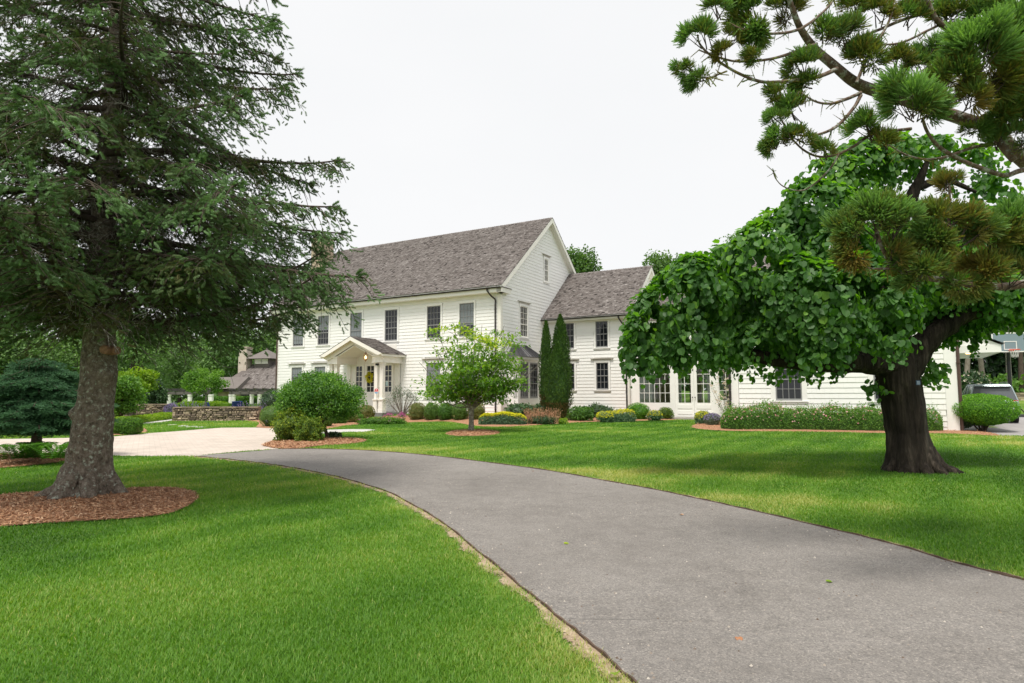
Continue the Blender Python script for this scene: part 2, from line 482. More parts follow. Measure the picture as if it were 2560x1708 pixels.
# ============================================================ GROUND
xs = np.concatenate([np.arange(-200, -30, 8.), np.arange(-30, 32, .5), np.arange(32, 200, 8.)])
ys = np.concatenate([np.arange(-40, -4, 4.), np.arange(-4, 48, .5), np.arange(48, 330, 4.)])
gx, gy = np.meshgrid(xs, ys)
a = Acc()
nx = len(xs)
i, j = np.meshgrid(np.arange(len(ys)-1), np.arange(nx-1), indexing='ij')
q = (i*nx+j).ravel()
a.add(np.stack([gx.ravel(), gy.ravel(), tz(gx, gy).ravel()], -1), np.stack([q, q+1, q+nx+1, q+nx], -1))
lawn = tag(a.build('lawn', M['lawn'], smooth=True), kind='structure')

def sc2(pts):      # full-view coordinates (2350 wide) to photo pixels
    return [(x*1.08936, y*1.08936) for x, y in pts]

def gpoly(pts, dz=0):
    return np.array([G(x, y, dz)[:2] for x, y in pts])

def pip(poly, x, y):
    poly = np.asarray(poly); x = np.asarray(x); y = np.asarray(y)
    ins = np.zeros(x.shape, bool)
    j = len(poly)-1
    for i in range(len(poly)):
        xi, yi = poly[i]; xj, yj = poly[j]
        c = ((yi > y) != (yj > y)) & (x < (xj-xi)*(y-yi)/(yj-yi+1e-12)+xi)
        ins ^= c; j = i
    return ins

def sheet(name, poly, mt, dz, step=.5, mound=0., jit=0, lab=None, cat=None):
    poly = np.asarray(poly, float)
    # densify the outline
    Q = []
    for k in range(len(poly)):
        p, q = poly[k], poly[(k+1) % len(poly)]
        n = max(1, int(np.linalg.norm(q-p)/step))
        for s in range(n): Q.append(p+(q-p)*s/n)
    Q = np.array(Q)
    if jit: Q = Q+rng.normal(size=Q.shape)*jit
    x0, y0 = Q.min(0); x1, y1 = Q.max(0)
    X, Y = np.meshgrid(np.arange(x0+step*.37, x1, step), np.arange(y0+step*.41, y1, step))
    X = X.ravel(); Y = Y.ravel()
    X = X+rng.uniform(-.1, .1, X.shape)*step; Y = Y+rng.uniform(-.1, .1, Y.shape)*step
    k = pip(Q, X, Y)
    I = np.stack([X[k], Y[k]], -1)
    vs = [Vector((float(p[0]), float(p[1]))) for p in np.vstack([Q, I])]
    ed = [(k, (k+1) % len(Q)) for k in range(len(Q))]
    V, E, F, *_ = delaunay_2d_cdt(vs, ed, [], 1, 1e-5)
    V = np.array([(v.x, v.y) for v in V])
    d = np.full(len(V), 9.)
    for p, q in zip(Q, np.roll(Q, -1, 0)):
        e = q-p; L = e@e+1e-12
        t = np.clip(((V-p)@e)/L, 0, 1)
        d = np.minimum(d, np.linalg.norm(V-p-t[:, None]*e, axis=1))
    z = tz(V[:, 0], V[:, 1])+dz+mound*(1-np.exp(-d*2.5))
    if mound: z = z+.015*rng.random(len(z))*(d > .05)
    ac = Acc()
    ac.add(np.column_stack([V, z]), [f for f in F if len(f) == 3])
    o = ac.build(name, mt, smooth=True)
    me = o.data
    if me.polygons[0].normal.z < 0: me.flip_normals()
    tag(o, lab, cat, kind='structure')
    return o

# driveway outline (left kerb then right kerb), world metres from ground pixels
dl_px = sc2([(1520, 1640), (1450, 1568), (1385, 1508), (1320, 1452), (1260, 1403), (1180, 1336), (1090, 1262), (1020, 1205), (950, 1162), (880, 1127), (790, 1100), (700, 1080), (620, 1067), (540, 1057), (440, 1047.5)])
dr_px = sc2([(2350, 1335), (2200, 1297), (2050, 1252), (1900, 1215), (1700, 1168), (1600, 1146), (1500, 1125), (1400, 1107), (1200, 1073), (1000, 1048), (850, 1035.5), (740, 1031.5), (640, 1031.5)])
DL = gpoly(dl_px); DR = gpoly(dr_px)
DL = spline(np.column_stack([DL, np.zeros(len(DL))]), 90)[:, :2]
DR = spline(np.column_stack([DR, np.zeros(len(DR))]), 90)[:, :2]
ext_l = np.array([[1.9, -9.], [1.45, -4.], [1.1, -1.], [.85, 1.2]])
ext_r = np.array([[8.0, -9.], [6.6, -4.], [5.55, -.5], [4.9, 2.6]])
DLx = np.vstack([ext_l, DL]); DRx = np.vstack([ext_r, DR])
drive = np.vstack([DLx, DRx[::-1]])
sheet('driveway', drive, M['asphalt'], .012, .45)
# steel edging along both sides
def edging(path, lab):
    P = spline(np.column_stack([path, np.zeros(len(path))]), 260)
    P = P+np.column_stack([.006*np.sin(np.arange(260)*.31), .006*np.cos(np.arange(260)*.23), np.zeros(260)])
    P[:, 2] = tz(P[:, 0], P[:, 1])
    T = unit(np.gradient(P, axis=0)); Nn = np.column_stack([-T[:, 1], T[:, 0], np.zeros(len(T))])
    V = []
    for off, h in ((-.006, -.03), (.006, -.03), (.006, .026), (-.006, .026)): V.append(P+Nn*off+np.array([0, 0, h])+np.array([0, 0, .004])*np.sin(np.arange(260)*.7)[:, None])
    V = np.stack(V, 1).reshape(-1, 3)
    i = np.arange(259)[:, None]*4; j = np.arange(4)[None]; j2 = (j+1) % 4
    ac = Acc().add(V, np.stack([i+j, i+j2, i+4+j2, i+4+j], -1).reshape(-1, 4))
    return tag(ac.build('driveway_edging', M['edge']), lab, 'edging', 'edging along the driveway')
M['edge'] = simple('rusty_edging', (.10, .065, .045), .8, var=.4, nscale=8)
edging(DLx, 'dark edging strip along the inner left curve of the driveway')
edging(DRx, 'dark edging strip between the driveway and the lawn before the house')
# dry bare margins beside the edging
def dirtm():
    mt, t, b, o = mat('dry_soil')
    n = tnoise(t, 9, 6, .7); n2 = tnoise(t, 90, 3, .8)
    f = mth(t, 'ADD', mth(t, 'MULTIPLY', n, .5), mth(t, 'MULTIPLY', n2, .5))
    t.links.new(ramp(t, f, [(.16, .10, .06), (.34, .25, .17), (.50, .40, .28), (.30, .30, .10)], [.36, .5, .6, .68]), b.inputs['Base Color'])
    b.inputs['Roughness'].default_value = .95; bump(t, b, f, 1, .015)
    return mt
M['dirt'] = dirtm()
def vergem():
    mt, t, b, o = mat('dry_verge_soil')
    n = tnoise(t, 9, 6, .7); n2 = tnoise(t, 90, 3, .8)
    f = mth(t, 'ADD', mth(t, 'MULTIPLY', n, .5), mth(t, 'MULTIPLY', n2, .5))
    t.links.new(ramp(t, f, [(.16, .10, .06), (.36, .27, .18), (.52, .43, .29), (.34, .33, .12)], [.36, .5, .6, .68]), b.inputs['Base Color'])
    b.inputs['Roughness'].default_value = .95; bump(t, b, f, 1, .015)
    k = mth(t, 'SUBTRACT', mth(t, 'ADD', mth(t, 'MULTIPLY', tnoise(t, 2.3, 3, .6), .9), mth(t, 'MULTIPLY', tnoise(t, 38, 4, .8), .75)), mth(t, 'ADD', attr(t, 'fade'), .56))
    tr = t.nodes.new('ShaderNodeBsdfTransparent'); mx = t.nodes.new('ShaderNodeMixShader')
    t.links.new(ramp(t, k, [(0, 0, 0), (1, 1, 1)], [.0, .05]), mx.inputs[0]); t.links.new(tr.outputs[0], mx.inputs[1]); t.links.new(b.outputs[0], mx.inputs[2]); t.links.new(mx.outputs[0], o.inputs['Surface'])
    return mt
M['verge'] = vergem()
def margin(path, sgn, wmax, seed):
    P = spline(np.column_stack([path, np.zeros(len(path))]), 300)[:, :2]
    T = unit(np.gradient(P, axis=0)); Nn = np.column_stack([-T[:, 1], T[:, 0]])*sgn
    m_ = 7; V = []; fd = []
    for q in range(m_):
        X = P+Nn*(.004+wmax*q/(m_-1)); V.append(np.column_stack([X, tz(X[:, 0], X[:, 1])+.009])); fd += [q/(m_-1)]*300
    V = np.vstack(V)
    F = [(q*300+i, q*300+i+1, (q+1)*300+i+1, (q+1)*300+i) for q in range(m_-1) for i in range(299)]
    ac = Acc().add(V, F); o = ac.build('dry_verge', M['verge'], smooth=True)
    at_ = o.data.attributes.new('fade', 'FLOAT', 'POINT'); at_.data.foreach_set('value', np.array(fd, np.float32))
    if o.data.polygons[0].normal.z < 0: o.data.flip_normals()
    tag(o, kind='structure')
margin(DLx, 1, .36, 1.5)
margin(DRx, -1, .26, 7.5)
# paved court
court = gpoly([(-260, 1128), (0, 1133), (120, 1139), (285, 1140), (380, 1141.5), (480, 1141)]+[(x, y) for x, y in sc2([(560, 1036), (640, 1031)])]+[(720, 1118), (745, 1100), (760, 1082), (700, 1070), (650, 1069.5), (555, 1070), (500, 1074), (440, 1079), (380, 1083), (285, 1092), (150, 1096), (-120, 1100)])
sheet('paved_court', court, M['paver'], .008, .8)
path1 = gpoly([(790, 1086), (830, 1083), (870, 1081), (905, 1081), (945, 1076), (920, 1074), (870, 1074), (800, 1076), (750, 1076), (748, 1086)])
sheet('front_path', path1, M['blue_stone'], .016, .5)
path2 = gpoly([(341, 1061), (372, 1060), (405, 1056), (440, 1050), (437, 1044), (420, 1044), (390, 1049), (355, 1055)])
sheet('side_path', path2, M['blue_stone'], .012, .5)
# asphalt apron beyond the garage
apron = gpoly([(2492, 1089), (2560, 1091), (2760, 1096), (2760, 1050), (2560, 1044), (2500, 1042), (2430, 1036), (2396, 1040), (2396, 1079), (2440, 1083)])
M['apron'] = simple('pale_asphalt', (.30, .285, .28), .85, var=.12, nscale=2)
sheet('rear_parking', apron, M['apron'], .012, .6)
# pool seen beyond the low wall
M['water'] = simple('pool_surface', (.55, .66, .70), .06)
sheet('pool_water', gpoly([(384, 1013), (455, 1013), (455, 1003.5), (440, 1003), (400, 1005)]), M['water'], .03, 3)

# mulch beds
beds = {}
def bed(key, px, mound=.05, step=.25):
    poly = gpoly(px)
    poly = spline(np.column_stack([np.vstack([poly, poly[:1]]), np.zeros(len(poly)+1)]), len(poly)*4)[:-1, :2]
    beds[key] = poly
    o = sheet('mulch_bed', poly, M['mulch'], .02, step, mound, .012)
    return o
bed('spruce', sc2([(-120, 1222), (0, 1212), (130, 1202), (300, 1192), (390, 1180), (435, 1160), (452, 1144), (435, 1130), (380, 1123), (300, 1125), (230, 1129), (60, 1136), (-60, 1150), (-150, 1180)]), .06, .16)
bed('island', [(657, 1116), (690, 1122), (740, 1123), (800, 1116), (860, 1112), (905, 1107), (912, 1101), (870, 1097), (820, 1098), (760, 1092), (700, 1100), (665, 1110)], .06, .25)
bed('dogwood', [(1115, 1087), (1140, 1091), (1200, 1091), (1245, 1086), (1240, 1079), (1178, 1076), (1130, 1079)], .04, .25)
bed('front', [(800, 1078), (850, 1067), (900, 1062), (960, 1059), (1060, 1056), (1130, 1056), (1190, 1066), (1260, 1068), (1330, 1065), (1400, 1060), (1500, 1055), (1600, 1053), (1690, 1050), (1685, 1040), (1560, 1038), (1380, 1038), (1260, 1038), (1000, 1040), (880, 1042), (820, 1046), (780, 1056)], .04, .35)
bed('left_ball', [(640, 1069), (668, 1071), (705, 1070), (745, 1062), (740, 1050), (690, 1046), (600, 1046), (600, 1052), (645, 1056)], .04, .35)
bed('hedge', [(1728, 1070), (1760, 1075), (1850, 1079), (2100, 1082), (2330, 1085), (2420, 1087), (2470, 1090), (2500, 1090), (2470, 1082), (2390, 1076), (2200, 1066), (1850, 1058), (1790, 1050), (1750, 1056), (1738, 1062)], .04, .3)
bed('dwarf', [(-100, 1178), (0, 1172), (100, 1163), (170, 1152), (200, 1140), (120, 1136), (0, 1140), (-120, 1150)], .05, .25)
bed('box_left', [(250, 1090), (300, 1089), (355, 1083), (368, 1077), (340, 1064), (280, 1062), (240, 1070)], .04, .3)

# ============================================================ HOUSE
house = thing('house', 'large white shingled house with brown shake roofs, columned porch and garage wing', 'house', HC, -YAW)
FM = ((0, 0, 0), (1, 0, 0), (0, -1, 0))        # main front
FG = ((0, 0, 0), (0, 1, 0), (1, 0, 0))         # gable end
FW = ((0, 5.6, 0), (1, 0, 0), (0, -1, 0))      # middle wing front
FV = ((5.7, 0, 0), (0, 1, 0), (1, 0, 0))       # middle wing gable
FS = ((0, 5.9, 0), (1, 0, 0), (0, -1, 0))      # sun room front
FGA = ((0, -1.3, 0), (1, 0, 0), (0, -1, 0))    # garage front
FGE = ((21.45, 0, 0), (0, 1, 0), (1, 0, 0))    # garage end
FGL = ((13.06, 0, 0), (0, 1, 0), (-1, 0, 0))   # garage left end

def siding(ac, fr, z0, z1, lim, holes, expo=.205, seed=0, wmin=.14, wmax=.34):
    o, ax, n = [np.array(v, float) for v in fr]
    r = random.Random(seed)
    z = z0
    VV = []; TT = []
    while z < z1-.01:
        zt = min(z+expo, z1)
        ua, ub = lim(z); ua2, ub2 = lim(zt)
        u = ua
        while u < ub:
            wd = r.uniform(wmin, wmax)
            e = min(u+wd, ub)
            segs = [(u, e)]
            for h0, h1, g0, g1 in holes:
                if g0 < z+expo*.6 and g1 > z+expo*.4:
                    ns = []
                    for s0, s1 in segs:
                        if s1 <= h0 or s0 >= h1: ns.append((s0, s1))
                        else:
                            if s0 < h0: ns.append((s0, h0))
                            if s1 > h1: ns.append((h1, s1))
                    segs = ns
            for s0, s1 in segs:
                if s1-s0 < .03: continue
                g = .0012
                b = .026+r.uniform(-.001, .0015); dz = r.uniform(-.001, .001)
                t0, t1 = max(s0+g, ua2), min(s1-g, ub2)
                if t1 <= t0: t0 = t1 = (max(ua2, min(ub2, (s0+s1)/2)))
                for uu, zz, ww in ((s0+g, z+dz, b), (s1-g, z+dz, b), (t1, zt+.01, .006), (t0, zt+.01, .006), (s0+g, z+dz+.004, -.02), (s1-g, z+dz+.004, -.02)):
                    VV.append(o+ax*uu+n*ww+np.array([0, 0, zz]))
                TT.append(r.uniform(.42, .58))
            u = e
        z += expo
    if not VV: return
    N = len(TT)
    F = (np.array([(0, 1, 2, 3), (5, 4, 0, 1)])[None]+(np.arange(N)*6)[:, None, None]).reshape(-1, 4)
    ac.add(np.array(VV), F, np.repeat(TT, 2))

def shakes(ac, o, ax, up, nrm, W, H, seed, expo=.15, clip=None, miss=.003):
    """individual shakes on a roof plane: o lower left corner, ax along the eave, up the slope"""
    o, ax, up, nrm = [np.array(v, float) for v in (o, ax, up, nrm)]
    r = random.Random(seed)
    ac.add([o+nrm*.004, o+ax*W+nrm*.004, o+ax*W+up*H+nrm*.004, o+up*H+nrm*.004], [(0, 1, 2, 3)], .0)
    VV = []; TT = []
    t = -.03
    row = 0
    while t < H-.04:
        s = -r.uniform(0, .1)
        band = r.uniform(-.06, .06)
        while s < W:
            wd = r.uniform(.09, .22)
            e = min(s+wd, W+.01); s0 = max(s, -.01)
            if r.random() > miss:
                j = r.uniform(-.014, .014); h = .034+r.uniform(-.006, .012)
                g = .003
                tt = min(t+expo+.03, H)
                for a_, b_, h_ in ((s0+g, t+j, h), (e-g, t+j, h), (e-g, tt, .010), (s0+g, tt, .010), (s0+g, t+j, .0), (e-g, t+j, .0)):
                    VV.append(o+ax*a_+up*b_+nrm*h_)
                x = r.gauss(.5, .17)+band
                if r.random() < .05: x -= .3
                TT.append(min(.98, max(.05, x)))
            s = e
        t += expo; row += 1
    N = len(TT)
    F = (np.array([(0, 1, 2, 3), (5, 4, 0, 1)])[None]+(np.arange(N)*6)[:, None, None]).reshape(-1, 4)
    ac.add(np.array(VV), F, np.repeat(TT, 2))

def window(par, fr, u0, u1, z0, z1, cols=4, rows=(3, 2), sash='sash', crown=False, blind=0., gl='glass', name='window', cas=.12, meet=True):
    a = Acc()
    a.pbox(fr, u0-cas, u0, z0, z1, -.02, .045); a.pbox(fr, u1, u1+cas, z0, z1, -.02, .045)
    a.pbox(fr, u0-cas, u1+cas, z1, z1+cas*1.15, -.02, .047)
    a.pbox(fr, u0-cas-.04, u1+cas+.04, z0-.06, z0, -.02, .075)
    a.pbox(fr, u0-cas, u1+cas, z0-.14, z0-.06, -.02, .04)
    wn = a.build(name, M['trimw'], par)
    s = Acc(); f = .05
    s.pbox(fr, u0, u0+f, z0, z1, -.02, .014); s.pbox(fr, u1-f, u1, z0, z1, -.02, .014)
    s.pbox(fr, u0+f, u1-f, z1-f, z1, -.02, .014); s.pbox(fr, u0+f, u1-f, z0, z0+.085, -.02, .012)
    tot = sum(rows); zz0 = z0+.085; zz1 = z1-f
    zm = zz0+(zz1-zz0)*rows[-1]/tot if len(rows) > 1 else None
    if zm: s.pbox(fr, u0+f, u1-f, zm-.025, zm+.025, -.02, .018)
    g0, g1 = u0+f, u1-f
    mw = .011
    for k in range(1, cols):
        x = g0+(g1-g0)*k/cols
        s.pbox(fr, x-mw, x+mw, zz0, zz1, -.019, .004)
    if len(rows) > 1: spans = [(zm, zz1, rows[0]), (zz0, zm, rows[1])]
    else: spans = [(zz0, zz1, rows[0])]
    for b0, b1, n in spans:
        for k in range(1, n):
            z = b0+(b1-b0)*k/n
            s.pbox(fr, g0, g1, z-mw, z+mw, -.0185, .003)
    s.build('sash', M[sash], wn)
    g = Acc(); zb = zz1-(zz1-zz0)*blind
    if zb > zz0+.02: g.pbox(fr, g0, g1, zz0, zb, -.03, -.021)
    if zb > zz0+.02: g.build('glass', M[gl], wn)
    if blind > 0:
        Acc().pbox(fr, g0, g1, zb, zz1, -.03, -.020).build('blind', M['blind'], wn)
    if crown:
        c = Acc()
        c.pbox(fr, u0-cas-.05, u1+cas+.05, z1+cas*1.15, z1+cas*1.15+.10, -.02, .055)
        c.pbox(fr, u0-cas-.22, u1+cas+.22, z1+cas*1.15+.10, z1+cas*1.15+.145, -.02, .13)
        c.build('head_trim', M['crownm'], wn)
    return wn
M['crownm'] = simple('weathered_head_trim', (.50, .475, .43), .7, var=.1)
def hole(u0, u1, z0, z1, c=.12, crown=False):
    return (u0-c-.01, u1+c+.01, z0-.15, z1+c*1.15+(.12 if crown else 0))

SL = .83; TH = math.atan(SL); CS, SN = math.cos(TH), math.sin(TH)
def prismY(ac, X0, X1, prof, tint=.5, mi=0):
    """extrude a Y-Z profile along X"""
    n = len(prof)
    V = [(X0, y, z) for y, z in prof]+[(X1, y, z) for y, z in prof]
    ac.add(V, [(k, (k+1) % n, n+(k+1) % n, n+k) for k in range(n)], tint, mi)
    c0 = (X0, sum(p[0] for p in prof)/n, sum(p[1] for p in prof)/n)
    for X, s in ((X0, 0), (X1, n)):
        cc = (X, c0[1], c0[2])
        ac.add([(X, y, z) for y, z in prof]+[cc], [(k, (k+1) % n, n) for k in range(n)], tint, mi)

def gabled(name_wall, name_roof, X0, X1, Yf, Yb, eave_z, wall_top, ov=.45, rake=.35, z0=-.35, left_rake=True, seed=1):
    """walls core and roof; returns ridge Y,Z"""
    Ym = (Yf+Yb)/2
    e = Yf-ov
    rz = eave_z+SL*(Ym-e)
    th = .20
    core = Acc()
    zt = eave_z+SL*(Yf-e)-th/CS-.01
    prismY(core, X0+.03, X1-.03, [(Yf+.03, z0), (Yb-.03, z0), (Yb-.03, zt), (Ym, zt+SL*(Ym-Yf-.03)), (Yf+.03, zt)])
    roof = Acc()
    xl = X0-(rake if left_rake else 0); xr = X1+rake
    prof = [(e, eave_z), (Ym, rz), (Ym, rz-th/CS), (e+.0, eave_z-th/CS)]
    prismY(roof, xl, xr, prof, .5, 1)
    prof = [(2*Ym-y, z) for y, z in prof]
    prismY(roof, xl, xr, prof, .5, 1)
    H = (Ym-e)/CS
    shakes(roof, (xl-.02, e-.03, eave_z), (1, 0, 0), (0, CS, SN), (0, -SN, CS), xr-xl+.04, H+.02, seed)
    # back slope: plain sheet of shakes, coarser
    shakes(roof, (xr+.02, 2*Ym-e+.03, eave_z), (-1, 0, 0), (0, -CS, SN), (0, SN, CS), xr-xl+.04, H+.02, seed+50, .30)
    # ridge cap
    rr = random.Random(seed+9); x = xl-.02
    while x < xr:
        d = .17; t_ = min(.9, max(.1, rr.gauss(.42, .12))); h = rr.uniform(0, .008)
        V = []
        for xx, dz in ((x, .055+h), (x+d+.03, .03+h)):
            V += [(xx, Ym-.12, rz-.12*SL+dz), (xx, Ym, rz+dz), (xx, Ym+.12, rz-.12*SL+dz), (xx, Ym, rz-.03)]
        roof.add(V, [(0, 4, 5, 1), (1, 5, 6, 2), (2, 6, 7, 3), (3, 7, 4, 0), (0, 1, 2, 3), (4, 7, 6, 5)], t_)
        x += d
    return core, roof, Ym, rz, e, zt

# ---------------- main block
core, roof, Ym, rz, e, zt = gabled('', '', -19, 0, 0, 12.4, 7.50, 7.0, .45, .35, seed=3)
wins_u = [-16.80, -14.31, -11.27, -8.22, -4.80, -2.355]
holes = [hole(x-.525, x+.525, 4.67, 6.70) for x in wins_u]
wl = [(-17.37, -16.32), (-15.08, -14.02), (-5.33, -4.27), (-2.88, -1.83)]
holes += [hole(a0, a1, 1.05, 3.18, crown=True) for a0, a1 in wl]
holes += [(-11.95, -7.38, -.4, 3.42)]
wa = Acc()
siding(wa, FM, -.14, 6.90, lambda z: (-18.82, -.18), holes, seed=1)
def glim(z):
    d = max(0, (z-zt)/SL); return (.18 if z < zt else d, 12.4-d)
gh = [hole(2.31, 3.24, 4.72, 6.65, crown=True), hole(5.62, 6.17, 8.64, 10.19, crown=True), (.9, 3.6, .62, 3.5)]
def glim2(z):
    a_, b_ = glim(z)
    # nothing behind the middle wing
    wz = 6.1+SL*(max(0, z-6.1)/SL)
    b_ = min(b_, 5.6 if z < 6.2 else 5.15+(z-5.95)/SL)
    return (a_, max(a_, b_))
siding(wa, FG, -.14, 12.6, glim2, gh, seed=2)
wa.V += core.V; 
off = wa.n
for k in range(len(core.V)): wa.L.append(core.L[k]+off)
wa.N += core.N; wa.T += core.T; wa.M += core.M; wa.n += core.n
# corner boards and frieze live with the walls' trim
wa.build('wall', M['white'], house)
tr = Acc()
tr.box(-19.02, -18.82, -.035, .2, -.35, 7.0); tr.box(-.2, .035, -.038, .0, -.35, 7.05); tr.box(0, .038, .0, .20, -.35, 7.05)
tr.box(-18.8, -.2, -.045, .02, 6.90, 7.12)
tr.box(-19.35, .34, -.44, .02, 7.10, 7.14)         # soffit
tr.box(-19.35, .345, -.47, -.44, 7.12, 7.47)       # fascia
# rake boards on gable end
for sgn in (1, -1):
    def yy(y): return y if sgn > 0 else 12.4-y
    V = []
    for X in (.345, .375):
        for y, dz in ((-.46, -.02), (6.2, -.02), (6.2, -.33), (-.20, -.33)):
            V.append((X, yy(y), 7.5+SL*(y+.45)+dz))
    tr.add(V, BF)
    V = []
    for X in (0.0, .03):
        for y, dz in ((.0, -.24), (6.2, -.24), (6.2, -.46), (.0, -.46)):
            V.append((X, yy(y), 7.5+SL*(y+.45)+dz))
    tr.add(V, BF)
tr.box(0.0, .36, -.47, .62, 7.10, 7.38)
tr.build('trim', M['trim'], house)
rt = Acc()
rt.hexa([(-.02, -.5, 7.385), (.42, -.5, 7.385), (.42, .70, 7.385), (-.02, .70, 7.385), (.0, -.46, 7.42), (.38, -.46, 7.42), (.38, .66, 7.42), (.0, .66, 7.42)])
rt.build('eave_return_cap', M['gut'], house)
roof.build('roof', [M['roof'], M['trim']], house)

def gutter(par, X0, X1, y, z, r=.075, caps=True):
    g = Acc(); n = 9; prof = [(y-r+r*math.cos(math.pi+math.pi*k/(n-1)), z+r*math.sin(math.pi+math.pi*k/(n-1))) for k in range(n)]
    prof += [(y-.004, z+.0), (y-2*r+.006, z+.0)][:1]+[(p[0]*.9+(y-r)*.1, z-.01-.8*(z-p[1])) for p in prof[::-1]]
    prismY(g, X0, X1, prof)
    return g.build('gutter', M['gut'], par)
gutter(house, -19.37, .33, -.475, 7.40)
def downpipe(par, X, yg, yw, ztop, zb=-.25, mt='gut', r=.048, side=.28):
    g = Acc()
    g.tube(spline([(X-side, yg, ztop), (X-side, yg, ztop-.12), (X-side*.5, (yg+yw)/2, ztop-.42), (X, yw, ztop-.62), (X, yw, ztop-.9)], 14), r, 8)
    g.tube([(X, yw, ztop-.88), (X, yw, zb)], r, 8)
    for z in (ztop-1.2, (ztop+zb)/2, zb+.6): g.tube([(X, yw, z), (X, yw, z+.04)], r*1.35, 8)
    return g.build('downpipe', M[mt], par, True)
downpipe(house, -.30, -.54, -.10, 7.36)
downpipe(house, -18.9, -.54, -.10, 7.36, mt='brown')
bl = [.95, .5, .97, .0, .0, .68]
for k, x in enumerate(wins_u): window(house, FM, x-.525, x+.525, 4.67, 6.70, blind=bl[k])
for k, (a0, a1) in enumerate(wl): window(house, FM, a0, a1, 1.05, 3.18, crown=True, blind=(.3 if k < 2 else .75))
window(house, FG, 2.31, 3.24, 4.72, 6.65, sash='trim', crown=True)
window(house, FG, 5.62, 6.17, 8.64, 10.19, cols=3, rows=(2, 2), sash='trim', crown=True)
# chimney at the far end
ch = Acc()
ch.box(-20.1, -18.9, 4.0, 5.25, -.3, 13.75)
ch.hexa([(-20.2, 3.9, 13.75), (-18.8, 3.9, 13.75), (-18.8, 5.35, 13.75), (-20.2, 5.35, 13.75), (-19.7, 4.4, 14.1), (-19.2, 4.4, 14.1), (-19.2, 4.9, 14.1), (-19.7, 4.9, 14.1)], .5, 1)
ch.build('chimney', [simple('tan_chimney', (.42, .34, .25), .8, var=.2, nscale=6), M['seam']], house)

# ---------------- bay window
by = Acc()
by.box(.0, .66, .86, 3.64, .60, .98); by.box(0, .66, .86, 3.64, 3.14, 3.30)
for y0, y1 in ((.86, 1.14), (2.17, 2.32), (3.37, 3.64)): by.box(.30, .66, y0, y1, .98, 3.14)
by.box(0, .62, .86, .90, .98, 3.14); by.box(0, .62, 3.60, 3.64, .98, 3.14)
by.box(0, .82, .72, 3.78, 3.30, 3.44)
by.box(.1, .55, 1.0, 3.5, .30, .60)
bay = by.build('bay_window', M['trimw'], house)
FB = ((.63, 0, 0), (0, 1, 0), (1, 0, 0))
for y0, y1 in ((1.18, 2.13), (2.36, 3.33)):
    s = Acc(); f = .05
    s.pbox(FB, y0, y0+f, 1.0, 3.12, -.02, .014); s.pbox(FB, y1-f, y1, 1.0, 3.12, -.02, .014); s.pbox(FB, y0, y1, 3.06, 3.12, -.02, .0145); s.pbox(FB, y0, y1, 1.0, 1.09, -.02, .0145)
    zm = 1.09+(3.06-1.09)*.4
    s.pbox(FB, y0+f, y1-f, zm-.025, zm+.025, -.02, .018)
    for k in (1, 2, 3): s.pbox(FB, y0+f+(y1-y0-2*f)*k/4-.011, y0+f+(y1-y0-2*f)*k/4+.011, 1.09, 3.06, -.019, .004)
    for z in (1.09+(zm-1.09)*.5, zm+(3.06-zm)/3, zm+(3.06-zm)*2/3): s.pbox(FB, y0+f, y1-f, z-.011, z+.011, -.0185, .003)
    s.build('sash', M['sash'], bay)
    Acc().pbox(FB, y0+f, y1-f, 1.09, 3.06, -.03, -.021).build('glass', M['glass'], bay)
br_ = Acc()
A0 = [(.90, .64, 3.445), (.90, 3.86, 3.445), (.0, 3.86, 3.445), (0, .64, 3.445)]
br_.add([A0[0], A0[1], (.03, 3.10, 4.22), (.03, 1.40, 4.22), A0[2], A0[3]], [(0, 1, 2, 3), (1, 4, 2, 2), (5, 0, 3, 3), (5, 4, 1, 0)])
for k in range(10):
    y = .75+k*.335; yt = 1.40+(3.10-1.40)*(y-.64)/(3.22)
    br_.tube([(.905, y, 3.46), (.03, yt, 4.24)], .016, 4)
br_.build('bay_roof', M['seam'], bay)

# ---------------- middle wing
core, roof, Ym2, rz2, e2, zt2 = gabled('', '', 0, 5.7, 5.6, 13.4, 6.10, 5.8, .45, .35, z0=-.5, left_rake=False, seed=8)
wa = Acc()
wx = [(1.31, 2.13), (3.60, 4.42)]
hs = [hole(a0, a1, 4.11, 5.76) for a0, a1 in wx]+[hole(a0, a1, 1.49, 3.17, crown=True) for a0, a1 in wx]
siding(wa, FW, -.40, 5.76, lambda z: (0, 5.52), hs, seed=4)
siding(wa, FV, 3.8, 9.6, lambda z: (5.6+.18+max(0, (z-zt2)/SL), 13.4-max(0, (z-zt2)/SL)), [], seed=5)
off = wa.n
wa.V += core.V
for k in range(len(core.V)): wa.L.append(core.L[k]+off)
wa.N += core.N; wa.T += core.T; wa.M += core.M; wa.n += core.n
wa.build('wall', M['white'], house)
tr = Acc()
tr.box(5.52, 5.738, 5.56, 5.6, -.45, 5.76); tr.box(5.70, 5.74, 5.6, 5.80, -.45, 5.76)
tr.box(0.03, 5.73, 5.55, 5.62, 5.76, 5.90)
tr.box(0.03, 6.04, 5.16, 5.62, 5.88, 5.92); tr.box(0.02, 6.045, 5.13, 5.16, 5.89, 6.07)
for sgn in (1, -1):
    def yy(y): return y if sgn > 0 else 19.0-y
    for X0_, X1_, da, db, ys_ in ((6.045, 6.075, -.02, -.30, 5.14), (5.7, 5.73, -.24, -.44, 5.6)):
        V = []
        for X in (X0_, X1_):
            for y, dz in ((ys_, da), (9.5, da), (9.5, db), (ys_+.1, db)): V.append((X, yy(y), 6.1+SL*(y-5.15)+dz))
        tr.add(V, BF)
tr.box(5.7, 6.06, 5.13, 6.1, 5.80, 6.0)
tr.build('trim', M['trim'], house)
roof.build('roof', [M['roof'], M['trim']], house)
